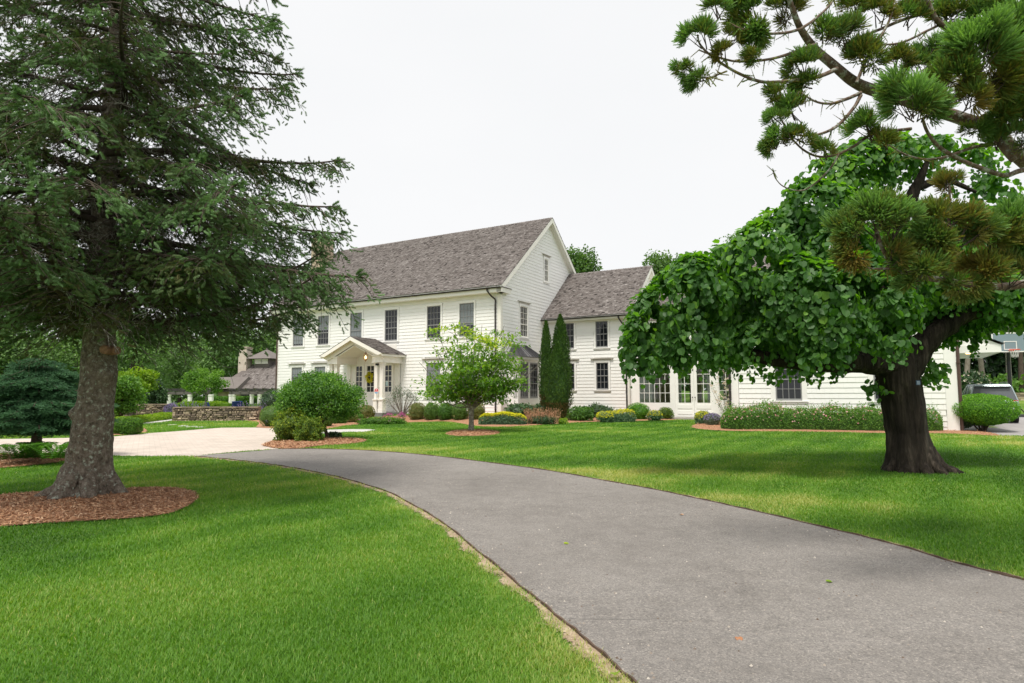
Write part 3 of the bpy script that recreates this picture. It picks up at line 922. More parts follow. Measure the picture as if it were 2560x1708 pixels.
gutter(house, 0.03, 6.03, 5.125, 6.02)
downpipe(house, 5.60, 5.06, 5.50, 5.97, -.3)
for a0, a1 in wx:
    window(house, FW, a0, a1, 4.11, 5.76, cols=3, rows=(2, 2))
    window(house, FW, a0, a1, 1.49, 3.17, cols=3, rows=(2, 2), crown=True)

# ---------------- sun room between wing and garage
r = Acc()
Z0 = -.12
r.box(5.72, 6.24, 5.92, 6.05, -.4, 3.4); r.box(6.24, 8.16, 5.90, 6.05, -.4, .70); r.box(8.16, 8.46, 5.86, 6.05, -.4, 3.4)
r.box(10.62, 10.95, 5.86, 6.05, -.4, 3.4); r.box(11.72, 13.06, 5.90, 6.05, -.4, 3.4); r.box(10.95, 11.72, 5.90, 6.05, -.4, .86)
r.box(5.72, 13.06, 5.88, 6.05, 2.95, 3.9)
r.box(5.75, 13.06, 9.9, 10.02, -.4, .5); r.box(5.75, 13.06, 9.9, 10.02, 2.7, 3.9)
for x in (5.75, 7.5, 9.4, 11.3, 12.8): r.box(x, x+.22, 9.88, 10.0, .5, 2.7)
r.box(5.72, 13.05, 6.06, 9.88, -.42, Z0-.02)
r.box(5.72, 13.05, 6.05, 9.9, 3.1, 3.2)
r.build('wall', M['trimw'], house)
def glazing(name, u0, u1, z0, z1, cols, rws, stile=.0, kick=None):
    s = Acc()
    if kick is not None:
        s.pbox(FS, u0, u1, kick, z0, -.08, -.01); s.pbox(FS, u0+.12, u1-.12, kick+.16, kick+.36, -.02, .012); s.pbox(FS, u0+.12, u1-.12, kick+.48, z0-.12, -.02, .012)
    g0, g1 = u0+stile, u1-stile
    s.pbox(FS, u0, g0+.03, z0, z1, -.08, -.012) ; s.pbox(FS, g1-.03, u1, z0, z1, -.08, -.012)
    s.pbox(FS, g0, g1, z1-.06, z1+.03, -.08, -.013)
    for k in range(1, cols): x = g0+(g1-g0)*k/cols; s.pbox(FS, x-.014, x+.014, z0, z1, -.07, -.02)
    for k in range(1, rws): z = z0+(z1-z0)*k/rws; s.pbox(FS, g0, g1, z-.014, z+.014, -.069, -.021)
    o = s.build(name, M['trimw'], house)
    Acc().pbox(FS, g0+.03, g1-.03, z0, z1, -.05, -.045).build('glass', M['clear'], o)
    return o
glazing('window', 6.24, 8.16, .72, 2.95, 6, 4)
for a0, a1 in ((8.46, 9.535), (9.545, 10.62)):
    d = glazing('french_door', a0, a1, .70, 2.90, 2, 4, .14, Z0)
    kx = a1-.07 if a0 < 9 else a0+.07
    Acc().tube([(kx, 5.90, 1.02), (kx, 5.82, 1.02)], [.012, .035], 8).build('handle', M['black'], d)
glazing('window', 10.95, 11.72, .88, 2.95, 2, 4)
st = Acc(); st.box(8.2, 10.9, 5.2, 5.85, -.42, -.16); st.box(8.2, 10.9, 5.55, 5.85, -.16, -.13)
st.build('doorstep', simple('granite_step', (.40, .37, .34), .8, var=.15, nscale=8), house)
cu = Acc()
def curtain(x0, x1, y=9.75):
    n = 24
    P = [(x0+(x1-x0)*k/n, y+.05*math.sin(k*1.9)) for k in range(n+1)]
    V = [(x, yy_, Z0) for x, yy_ in P]+[(x, yy_, 2.8) for x, yy_ in P]
    cu.add(V, [(k, k+1, n+2+k, n+1+k) for k in range(n)])
for x0, x1 in ((6.0, 7.2), (8.3, 9.1), (9.6, 9.75), (10.4, 11.0), (12.3, 12.9)): curtain(x0, x1)
cu.build('curtain', simple('beige_curtain', (.40, .33, .24), .9), house)
# sun room roof: slope rising to the north
rf = Acc()
SW = .62; tw = math.atan(SW)
e3 = 5.45; ez = 4.55
# measured eave line 5.65 high at the wing, shallow slope behind the wing's corner
ez = 5.62; e3 = 5.75
prismY(rf, 5.72, 13.2, [(e3, ez), (8.6, ez+.80*(8.6-e3)), (8.6, ez+.80*(8.6-e3)-.2), (e3, ez-.2)], .5, 1)
prismY(rf, 5.72, 13.2, [(8.6, ez+.80*(8.6-e3)), (11.4, ez), (11.4, ez-.2), (8.6, ez+.80*(8.6-e3)-.2)], .5, 1)
t8 = math.atan(.80)
shakes(rf, (5.72, e3-.03, ez), (1, 0, 0), (0, math.cos(t8), math.sin(t8)), (0, -math.sin(t8), math.cos(t8)), 7.5, (8.6-e3)/math.cos(t8), 21)
rf.build('roof', [M['roof'], M['trim']], house)
uw = Acc()
siding(uw, ((0, 5.95, 0), (1, 0, 0), (0, -1, 0)), 3.9, 5.5, lambda z: (5.75, 13.0), [], seed=31)
uw.box(5.74, 13.05, 5.97, 9.9, 3.9, 5.6)
uw.build('wall', M['white'], house)

# ---------------- garage
GX0, GX1 = 13.06, 21.45
core, roof, Ym4, rz4, e4, zt4 = gabled('', '', GX0, GX1, -1.3, 4.7, 5.15, 4.9, .4, .3, z0=-.5, seed=12)
wa = Acc()
gw = [(14.90, 15.96), (18.66, 19.72)]
siding(wa, FGA, -.30, 4.90, lambda z: (GX0+.30, GX1-.36), [hole(a0, a1, .93, 2.75) for a0, a1 in gw], expo=.222, seed=6, wmin=.12, wmax=.42)
siding(wa, FGE, -.30, 7.7, lambda z: (-1.12+max(0, (z-zt4)/SL), 4.6-max(0, (z-zt4)/SL)), [], expo=.222, seed=7)
siding(wa, FGL, -.30, 7.7, lambda z: (-1.12+max(0, (z-zt4)/SL), 4.6-max(0, (z-zt4)/SL)), [], expo=.222, seed=9)
off = wa.n
wa.V += core.V
for k in range(len(core.V)): wa.L.append(core.L[k]+off)
wa.N += core.N; wa.T += core.T; wa.M += core.M; wa.n += core.n
wa.build('wall', M['white'], house)
tr = Acc()
tr.box(GX0-.03, GX0+.28, -1.342, -1.3, -.45, 4.9); tr.box(GX1-.36, GX1+.035, -1.342, -1.3, -.45, 4.9); tr.box(GX1, GX1+.036, -1.3, -1.1, -.45, 4.9)
tr.box(GX0-.036, GX0, -1.3, -1.1, -.45, 4.9)
tr.box(GX0, GX1, -1.345, -1.28, 4.9, 5.04); tr.box(GX0-.28, GX1+.28, -1.69, -1.28, 4.98, 5.02); tr.box(GX0-.29, GX1+.29, -1.73, -1.69, 4.95, 5.12)
tr.build('trim', M['trimw'], house)
roof.build('roof', [M['roof'], M['trim']], house)
gutter(house, GX0-.3, GX1+.3, -1.735, 5.07)
downpipe(house, GX0-.08, -1.82, -1.40, 5.03, -.3, side=-.25)
downpipe(house, GX1+.10, -1.82, -1.36, 5.03, -.25, 'brown', .06, side=.1)
for a0, a1 in gw: window(house, FGA, a0, a1, .93, 2.75, cols=4, rows=(2, 2), cas=.2)
fn = Acc(); fn.box(GX0+.02, GX1-.01, -1.28, -1.0, -.45, -.28); fn.build('foundation', simple('concrete', (.35, .33, .31), .9, var=.1), house)
# pent roof over the garage doors
pr_ = Acc()
y0, y1, xo = -.9, 4.6, 22.95
pr_.box(GX1+.03, xo, y0, y1, 2.82, 2.90); pr_.box(GX1+.03, xo+.02, y0-.03, y0, 2.80, 3.10); pr_.box(xo, xo+.03, y0, y1, 2.80, 3.10)
pr_.add([(GX1+.03, y0, 3.1), (xo, y0, 3.1), (GX1+.03, y0, 3.85), (GX1+.03, y1, 3.1), (xo, y1, 3.1), (GX1+.03, y1, 3.85)], [(0, 1, 2), (3, 5, 4)])
prf = pr_.build('pent_roof', M['trimw'], house)
q_ = Acc(); ln = math.hypot(xo-GX1+.15, .78)
shakes(q_, (xo+.1, y0-.1, 3.12), (0, 1, 0), ((GX1-xo-.1)/ln, 0, .80/ln), (.80/ln, 0, (xo+.1-GX1)/ln), y1-y0+.2, ln, 33)
q_.build('shakes', M['roof'], prf)
dl = Acc(); dl.tube([(22.0, -.2, 2.822), (22.0, -.2, 2.80)], .08, 12); dl.build('downlight', M['glow'], prf)
gd = Acc()
for y in (1.2,): gd.box(GX1+.005, GX1+.05, y, y+2.8, -.2, 2.4)
gd.build('garage_door', M['trimw'], house)

# ---------------- porch
P = Acc(); FP = -1.85
P.box(-12.0, -7.15, FP-.15, -.03, -.12, .14)
porch_floor = P.build('porch_floor', simple('bluestone_slab', (.22, .215, .21), .8, var=.15, nscale=4), house)
bs = Acc(); bs.box(-11.9, -7.25, FP-.05, -.03, -.40, -.12)
bs.build('porch_base', simple('stone_base', (.25, .22, .19), .9, var=.3, nscale=9), house)
for x0, x1 in ((-11.95, -11.1), (-8.12, -7.27)):
    pc = Acc()
    pc.box(x0, x1, FP, -.0, 3.24, 3.60)
    pc.box(x0-.05, x1+.05, FP-.06, 0, 3.60, 3.68)
    pc.box(x0-.03, x1+.03, FP-.04, 0, 3.20, 3.24)
    pc.build('porch_beam', M['trim'], house)
def column(x0, wd):
    c = Acc(); y0 = FP+.06; y1 = y0+wd
    c.box(x0+.03, x0+wd-.03, y0+.03, y1-.03, .98, 3.14)
    c.box(x0-.0, x0+wd, y0, y1, 3.08, 3.20); c.box(x0+.01, x0+wd-.01, y0+.01, y1-.01, 3.0, 3.03)
    c.box(x0-.01, x0+wd+.01, y0-.01, y1+.01, .14, .90); c.box(x0-.05, x0+wd+.05, y0-.05, y1+.05, .90, .98); c.box(x0-.03, x0+wd+.03, y0-.03, y1+.03, .14, .34)
    return c.build('column', M['trim'], house)
for x in (-11.88, -11.46, -8.05, -7.62): column(x, .30)
for x0, x1 in ((-11.9, -11.6), (-7.75, -7.42)): Acc().box(x0, x1, -.12, -.0, .14, 3.2).build('pilaster', M['trim'], house)
# gabled porch roof, gable faces forward (profile in X-Z)
xc = -9.62; hw = 2.62; zr = 4.86; ze = 3.72; yf = -2.2
sl_ = (zr-ze)/hw; pt = math.atan(sl_)
pr = Acc()
for s in (-1, 1):
    V = []
    for y in (yf, .0):
        for x, z in ((xc+s*hw, ze), (xc, zr), (xc, zr-.14), (xc+s*hw, ze-.14)): V.append((x, y, z))
    pr.add(V, BF, .5, 1)
    shakes(pr, (xc+s*hw+s*.03, yf-.03 if s > 0 else 0, ze), (0, 1 if s > 0 else -1, 0), (-s*math.cos(pt), 0, math.sin(pt)), (s*math.sin(pt), 0, math.cos(pt)), 2.23, hw/math.cos(pt)+.02, 40+s, .14)
# pediment rake boards, two steps
for s in (-1, 1):
    for y0_, y1_, a_, b_, inn in ((yf-.035, yf, -.0, -.24, 0), (yf+.28, yf+.34, -.14, -.46, .45)):
        V = []
        for y in (y0_, y1_):
            for x, z in ((xc+s*(hw-inn*0), ze+a_), (xc, zr+a_), (xc, zr+b_), (xc+s*(hw-.35), ze+b_+.35*sl_)): V.append((x, y, z))
        pr.add(V, BF, .5, 1)
# vaulted ceiling
for s in (-1, 1):
    V = []
    for y in (yf+.34, 0):
        for x, z in ((xc+s*1.55, 3.60), (xc, 4.30), (xc, 4.36), (xc+s*1.55, 3.66)): V.append((x, y, z))
    pr.add(V, BF, .5, 1)
proof = pr.build('porch_roof', [M['roof'], M['trim']], house)
# entrance wall with three glazed leaves
ew = Acc()
ew.box(-11.6, -7.75, -.05, -.0, .14, 4.45)
ew.build('entrance_wall', M['trim'], house)
FE = ((0, -.05, 0), (1, 0, 0), (0, -1, 0))
def leaf(name, u0, u1, g0, g1, z0=1.42, z1=3.10, cols=2, rws=5):
    s = Acc()
    s.pbox(FE, u0, g0, .16, z1+.14, 0, .05); s.pbox(FE, g1, u1, .16, z1+.14, 0, .05); s.pbox(FE, g0, g1, z1, z1+.14, 0, .051); s.pbox(FE, g0, g1, .16, z0, 0, .048)
    s.pbox(FE, g0, g1, .34, z0-.35, .04, .065)
    for k in range(1, cols): x = g0+(g1-g0)*k/cols; s.pbox(FE, x-.016, x+.016, z0, z1, .005, .045)
    for k in range(1, rws): z = z0+(z1-z0)*k/rws; s.pbox(FE, g0, g1, z-.016, z+.016, .005, .044)
    o = s.build(name, M['trim'], house)
    Acc().pbox(FE, g0, g1, z0, z1, .002, .012).build('glass', M['glass'], o)
    return o
leaf('sidelight', -11.30, -10.42, -11.12, -10.60)
fd = leaf('front_door', -10.34, -9.06, -10.16, -9.24, cols=3)
leaf('sidelight', -8.78, -7.92, -8.62, -8.08)
Acc().tube([(-9.14, -.10, 1.15), (-9.14, -.16, 1.15)], .03, 8).build('handle', M['black'], fd)
st = Acc(); st.pbox(FE, -8.58, -8.36, 1.80, 2.12, .0125, .015)
st.build('window_sticker', simple('pale_sticker', (.45, .62, .65), .6), house)

# ---------------- things on the house
def hl(X, Y, Z): return Lc(X, Y, Z)
lan = thing('hanging_lantern', 'lit brass lantern hanging from the porch gable', 'lantern', hl(*onY(914, 894, -1.9)), -YAW)
a = Acc()
a.tube([(0, 0, .42), (0, 0, .30)], .008, 6); a.tube([(0, 0, .31), (0, 0, .25)], [.05, .07], 8)
for k in range(6):
    an = k*math.pi/3
    a.tube(spline([(0, 0, .28), (.12*math.cos(an), .12*math.sin(an), .18), (.14*math.cos(an), .14*math.sin(an), 0), (.07*math.cos(an), .07*math.sin(an), -.16), (0, 0, -.2)], 9), .009, 4)
a.tube([(0, 0, -.17), (0, 0, -.26)], [.04, .008], 6)
a.build('frame', simple('antique_brass', (.20, .11, .05), .35, .9), lan)
a = Acc(); a.tube(spline([(0, 0, -.08), (0, 0, -.02), (0, 0, .06), (0, 0, .12)], 6), [.01, .055, .06, .05, .03, .01], 8)
a.build('bulb', M['glow'], lan, True)
ll = bpy.data.lights.new('lantern_light', 'POINT'); ll.energy = 6; ll.color = (1, .65, .32); ll.shadow_soft_size = .06
lo = bpy.data.objects.new('lantern_light', ll); COL.objects.link(lo); lo.parent = lan; lo.location = (0, -.02, .02)

def leafpts(ac, pos, yd, zd, size, tint, tmpl, mi=0, aspect=.6):
    N = len(pos)
    S = np.column_stack([size*aspect, size, size]) if np.ndim(size) else np.tile([size*aspect, size, size], (N, 1))
    return ac.inst(tmpl[0], tmpl[1], pos, frames(yd, zd), S, tint, mi)
LQ = ([(0, 0, 0), (.5, .45, .12), (0, 1, 0), (-.5, .45, .12)], [(0, 1, 2), (0, 2, 3)])
LH = ([(0, .0, 0), (.34, -.03, .05), (.54, .26, .11), (.46, .66, .07), (0, .96, -.07), (-.46, .66, .07), (-.54, .26, .11), (-.34, -.03, .05), (0, .42, -.06)],
      [(8, 0, 1), (8, 1, 2), (8, 2, 3), (8, 3, 4), (8, 4, 5), (8, 5, 6), (8, 6, 7), (8, 7, 0)])

wr = Acc(); n = 260
th_ = rng.uniform(0, 2*math.pi, n); rr = .22+rng.normal(size=n)*.035
pos = np.column_stack([rr*np.cos(th_), -.03+rng.normal(size=n)*.02, rr*np.sin(th_)*1.15])
leafpts(wr, pos, rdir(n)+np.array([0, -.3, 0]), rdir(n), .12*np.ones(n), rng.random(n), LQ)
wo = wr.build('wreath', LM['yellow'])
wo.location = hl(-9.85, -.16, 2.35); wo.rotation_euler = (0, 0, -YAW)
tag(wo, 'yellow flower wreath on the front door glass', 'wreath')
# round security sign on a stake
SGP = onY(941, 978, -2.6)
sg = thing('yard_sign', 'small round red, white and blue sign on a stake before the porch column', 'sign', hl(SGP[0], -2.6, 0), -YAW)
gz = float(tz(*hl(SGP[0], -2.6, 0)[:2]))
sg.location.z = gz
sgz = SGP[2]-gz
a = Acc(); a.tube([(0, 0, -.1), (0, 0, sgz-.15)], .008, 6); a.build('stake', M['seam'], sg)
def disc(ac, r, y, z0, z1, mi):   # slab of an octagon between heights
    n = 16
    pts = []
    for k in range(n):
        an = 2*math.pi*(k+.5)/n
        x, z = r*math.cos(an), r*math.sin(an)
        pts.append((x, min(max(z, z0), z1)))
    V = [(x, y, sgz+z) for x, z in pts]+[(x, y+.006, sgz+z) for x, z in pts]+[(0, y, sgz+(z0+z1)/2), (0, y+.006, sgz+(z0+z1)/2)]
    F3 = [(k, (k+1) % n, 2*n) for k in range(n)]+[(n+(k+1) % n, n+k, 2*n+1) for k in range(n)]
    ac.add(V, F3, .5, mi); ac.add(V, [(k, n+k, n+(k+1) % n, (k+1) % n) for k in range(n)], .5, mi)
a = Acc(); disc(a, .17, 0, -.17, .17, 0); disc(a, .155, -.004, .01, .155, 1); disc(a, .155, -.0045, -.155, -.06, 2)
a.box(-.15, .15, -.0085, -.002, sgz-.045, sgz-.018, .5, 1)
a.box(-.035, .035, -.0095, -.003, sgz+.05, sgz+.11, .5, 0)
a.build('sign_plate', [simple('sign_white', (.8, .8, .8), .4), simple('sign_red', (.60, .02, .03), .4), simple('sign_blue', (.25, .45, .65), .4)], sg)
cm = Acc(); cm.box(-.06, .06, -.10, .05, -.06, .06); cm.tube([(0, -.10, 0), (0, -.125, 0)], .045, 12); cm.box(-.03, .03, .05, .12, -.02, .02)
co = cm.build('security_camera', M['black']); co.location = hl(-7.71, FP+.0, 3.08); co.rotation_euler = (0, 0, -YAW)
tag(co, 'black boxy camera mounted between the right porch columns', 'camera')

# ============================================================ VEGETATION HELPERS
def gnarl(ac, pts, rad, rings, sides, amp=.12, freq=2.5, flute=0, fl_z=1., knobs=(), seed=0, mi=0):
    """a trunk or limb as one displaced surface"""
    P = spline(pts, rings)
    k = np.linspace(0, len(rad)-1, rings)
    Rr = np.interp(k, np.arange(len(rad)), rad)
    T = unit(np.gradient(P, axis=0))
    X = unit(np.cross(T, np.array([.0, 1., .02]) if abs(T[:, 1]).mean() < .8 else np.array([0, 0, 1.]))); Y = np.cross(X, T)
    an = np.arange(sides)*2*math.pi/sides
    V = np.zeros((rings, sides, 3))
    for i in range(rings):
        for j in range(sides):
            d = X[i]*math.cos(an[j])+Y[i]*math.sin(an[j])
            q = Vector((P[i]+d*Rr[i])*np.array([freq, freq, freq*.35 if abs(T[i][2]) > .5 else freq]))+Vector((seed*7.3, 0, 0))
            r = Rr[i]*(1+amp*noise.fractal(q, 1., 2., 4))
            if flute: r *= 1+flute*(.35+.65*math.exp(-i/rings/fl_z))*math.sin(an[j]*6+2.2*noise.noise(Vector((0, 0, i*.03+seed))))*.5
            V[i, j] = P[i]+d*r
    for c, kr, kh in knobs:
        c = np.array(c); D = V-c; L = np.linalg.norm(D, axis=2)
        f = np.exp(-(L/kr)**2)*kh
        ax_ = V-P[:, None]; ax_ /= np.linalg.norm(ax_, axis=2)[..., None]+1e-9
        V += ax_*f[..., None]
    i = np.arange(rings-1)[:, None]*sides; j = np.arange(sides)[None]; j2 = (j+1) % sides
    ac.add(V.reshape(-1, 3), np.stack([i+j, i+j2, i+sides+j2, i+sides+j], -1).reshape(-1, 4), .5, mi)
    ac.add(np.vstack([V[-1], P[-1]]), [(q, (q+1) % sides, sides) for q in range(sides)], .5, mi)
    return P

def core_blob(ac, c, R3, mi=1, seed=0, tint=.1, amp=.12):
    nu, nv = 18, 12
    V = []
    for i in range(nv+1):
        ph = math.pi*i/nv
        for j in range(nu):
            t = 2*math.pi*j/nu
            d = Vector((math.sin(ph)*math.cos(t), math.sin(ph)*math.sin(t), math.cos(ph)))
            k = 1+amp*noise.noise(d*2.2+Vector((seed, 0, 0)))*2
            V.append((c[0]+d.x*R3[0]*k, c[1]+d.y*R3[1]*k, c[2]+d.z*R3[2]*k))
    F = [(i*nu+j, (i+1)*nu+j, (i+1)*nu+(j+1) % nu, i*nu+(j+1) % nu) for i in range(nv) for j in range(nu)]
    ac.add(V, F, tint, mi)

def shell(c, R3, n, inner=.6, sq=1.0, zmin=-1., amp=.1, seed=0, power=.5):
    """points and outward normals through the outer part of an ellipsoid, sq>1 makes it boxier"""
    d = rdir(int(n*1.6))
    d = d[d[:, 2] > zmin][:n]
    f = inner+(1-inner)*rng.random(len(d))**power
    if sq != 1:
        k = (np.abs(d)**sq).sum(1)**(-1/sq)
        d2 = d*k[:, None]
    else: d2 = d
    if amp:
        bumps = 1+amp*np.array([noise.noise(Vector(tuple(float(q) for q in v*2.3))+Vector((seed*3.1, 0, 0))) for v in d])*2
        f = f*bumps
    return np.asarray(c)+d2*np.asarray(R3)*f[:, None], unit(d/np.asarray(R3)), f

def leaves(ac, pos, nrm, size, tmpl=LQ, tint=None, spread=.6, down=.2, aspect=.6, mi=0, tbase=.5, tvar=.22, upn=.3):
    N = len(pos)
    z = unit(nrm+rdir(N)*spread+np.array([0, 0, upn]))
    y = unit(rdir(N)+nrm*.5+np.array([0, 0, -down]))
    s = size*rng.uniform(.65, 1.25, N)
    t = tint if tint is not None else np.clip(tbase+rng.normal(size=N)*tvar, 0, 1)
    return leafpts(ac, pos, y, z, s, t, tmpl, mi, aspect)

def gz_(p): return float(tz(p[0], p[1]))

def mound(name, px, py, wpx, top, mname, label, cat, n=2600, ls=.05, depthk=1., sq=1.0, stem=False, group=None, tb=.5, tvar=.22, topper=None, aspect=.6, amp=.1, core=True, dry=None, inner=.82):
    """shrub placed with its foot at a ground pixel, width and top read off the photograph"""
    p = G(px, py)
    sc = p[1]/FPX*1.0
    hw = wpx/2*sc*math.hypot(1, (px-1280)/FPX*.0)
    h = (py-top)*sc
    ry = hw*depthk
    base = np.array([p[0], p[1]+ry*.75, 0]); base[2] = gz_(base)
    # keep the apparent size after moving the centre back
    k = base[1]/p[1]; hw *= k
    base[0] = p[0]*k
    base[2] = gz_(base)
    h = EYE[2]+(h+p[2]-EYE[2])*k-base[2]
    o = thing(name, label, cat, base, 0, group)
    a = Acc()
    c = np.array([0, 0, h*.5])
    R3 = np.array([hw, ry, h*.52])
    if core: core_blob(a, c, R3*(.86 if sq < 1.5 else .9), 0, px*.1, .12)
    P_, N_, f = shell(c, R3, n, inner, sq if sq != 1 else 2.3, -1, amp, px*.1)
    k = P_[:, 2] > .02
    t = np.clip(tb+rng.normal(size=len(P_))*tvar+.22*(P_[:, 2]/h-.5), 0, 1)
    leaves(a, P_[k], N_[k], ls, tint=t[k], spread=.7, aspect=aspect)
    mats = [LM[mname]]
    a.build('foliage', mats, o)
    if topper:
        tm, tn, ts, zlo = topper
        b = Acc(); d = rdir(tn*4); d = d[d[:, 2] > zlo][:tn]
        kq = (np.abs(d)**2.3).sum(1)**(-1/2.3)
        Q = c+d*kq[:, None]*R3*rng.uniform(.98, 1.08, len(d))[:, None]
        leaves(b, Q, unit(d), ts, spread=1., aspect=.8, tint=rng.random(len(Q)))
        b.build('flowers', LM[tm], o)
    if stem:
        b = Acc()
        for q in range(5):
            an = rng.uniform(0, 6.28); r_ = rng.uniform(0, .25)*hw
            b.tube([(r_*math.cos(an)*.3, r_*math.sin(an)*.3, -.05), (r_*math.cos(an), r_*math.sin(an), h*.3), (r_*2*math.cos(an), r_*2*math.sin(an), h*.6)], [.03, .022, .012], 5)
        b.build('stem', M['bark_brown'], o)
    return o

# ============================================================ BIG SPRUCE (left)
def needle_shoot(nn, nl, nw, ang=.9, core=.02):
    V = [(core, 0, 0), (-core*.5, 0, core*.87), (-core*.5, 0, -core*.87), (0, 1, 0)]
    F = [(0, 1, 3), (1, 2, 3), (2, 0, 3)]
    for k in range(nn):
        t = .02+.95*k/nn; a_ = k*2.4
        d = np.array([math.cos(a_)*math.sin(ang), math.cos(ang), math.sin(a_)*math.sin(ang)])
        s = unit(np.cross(d, [.3, .2, 1.]))*nw
        b = np.array([0, t, 0]); L = nl*(1 if t < .8 else .75)
        i = len(V); V += [b-s, b+s, b+d*L+s*.25]; F.append((i, i+1, i+2))
    return np.array(V), np.array(F)
SH = needle_shoot(34, .33, .058, .85, .06)
sp_px = [(213, 1262, 9.62), (222, 1180, 9.7), (232, 1060, 9.7), (238, 1000, 9.7), (248, 900, 9.7), (252, 750, 9.7), (262, 500, 9.7), (285, 200, 9.7), (300, 0, 9.7)]
TP = [at(*q) for q in sp_px]
TP[0][2] = -.42
TP += [TP[-1]+np.array([.1, 0, 2.]), TP[-1]+np.array([.15, 0, 4.]), TP[-1]+np.array([.2, 0, 6.5])]
sbase = np.array([TP[1][0], TP[1][1], gz_(TP[1])])
spruce = thing('spruce_tree', 'tall spruce in a mulch ring left of the driveway, its branches covering the sky', 'tree', sbase)
a = Acc()
kn = [(at(280, 938, 9.58), .15, .15), (at(190, 1033, 9.6), .09, .09), (at(262, 1030, 9.45), .10, .05), (at(192, 1125, 9.5), .09, .05), (at(266, 1130, 9.45), .09, .05), (at(222, 1212, 9.35), .12, -.06)]
gnarl(a, [p-sbase for p in TP], [.37, .31, .27, .25, .228, .188, .16, .13, .115, .09, .06, .02], 300, 80, .11, 6, 0.0, knobs=[(np.array(c)-sbase, r_, h_) for c, r_, h_ in kn], seed=2)
for az, L, w_ in ((3.5, .75, .16), (4.4, .62, .15), (5.3, .55, .14), (.1, .6, .15), (1.3, .5, .14), (2.5, .6, .15)):
    d = np.array([math.cos(az), math.sin(az), 0])
    gnarl(a, [d*.12+(0, 0, .55), d*.25+(0, 0, .32), d*.42+(0, 0, .12), d*L+(0, 0, -.03), d*(L+.2)+(0, 0, -.16)], [w_*1.1, w_, w_*.75, w_*.5, .05], 26, 16, .25, 6, seed=az)
trunk = a.build('trunk', M['bark_spruce'], spruce, True)
a = Acc()
for c, nx_ in ((at(261, 874, 9.43), (0.05, -1, 0)), (at(291, 876, 9.55), (.9, -.4, 0))):
    c = c-sbase; nx_ = unit(np.array(nx_))
    a.tube([c-nx_*.12, c+nx_*.01, c+nx_*.02], [.075, .068, .05], 16)
a.build('cut_branch_stub', simple('cut_wood', (.28, .15, .10), .9, var=.4, nscale=20), spruce)

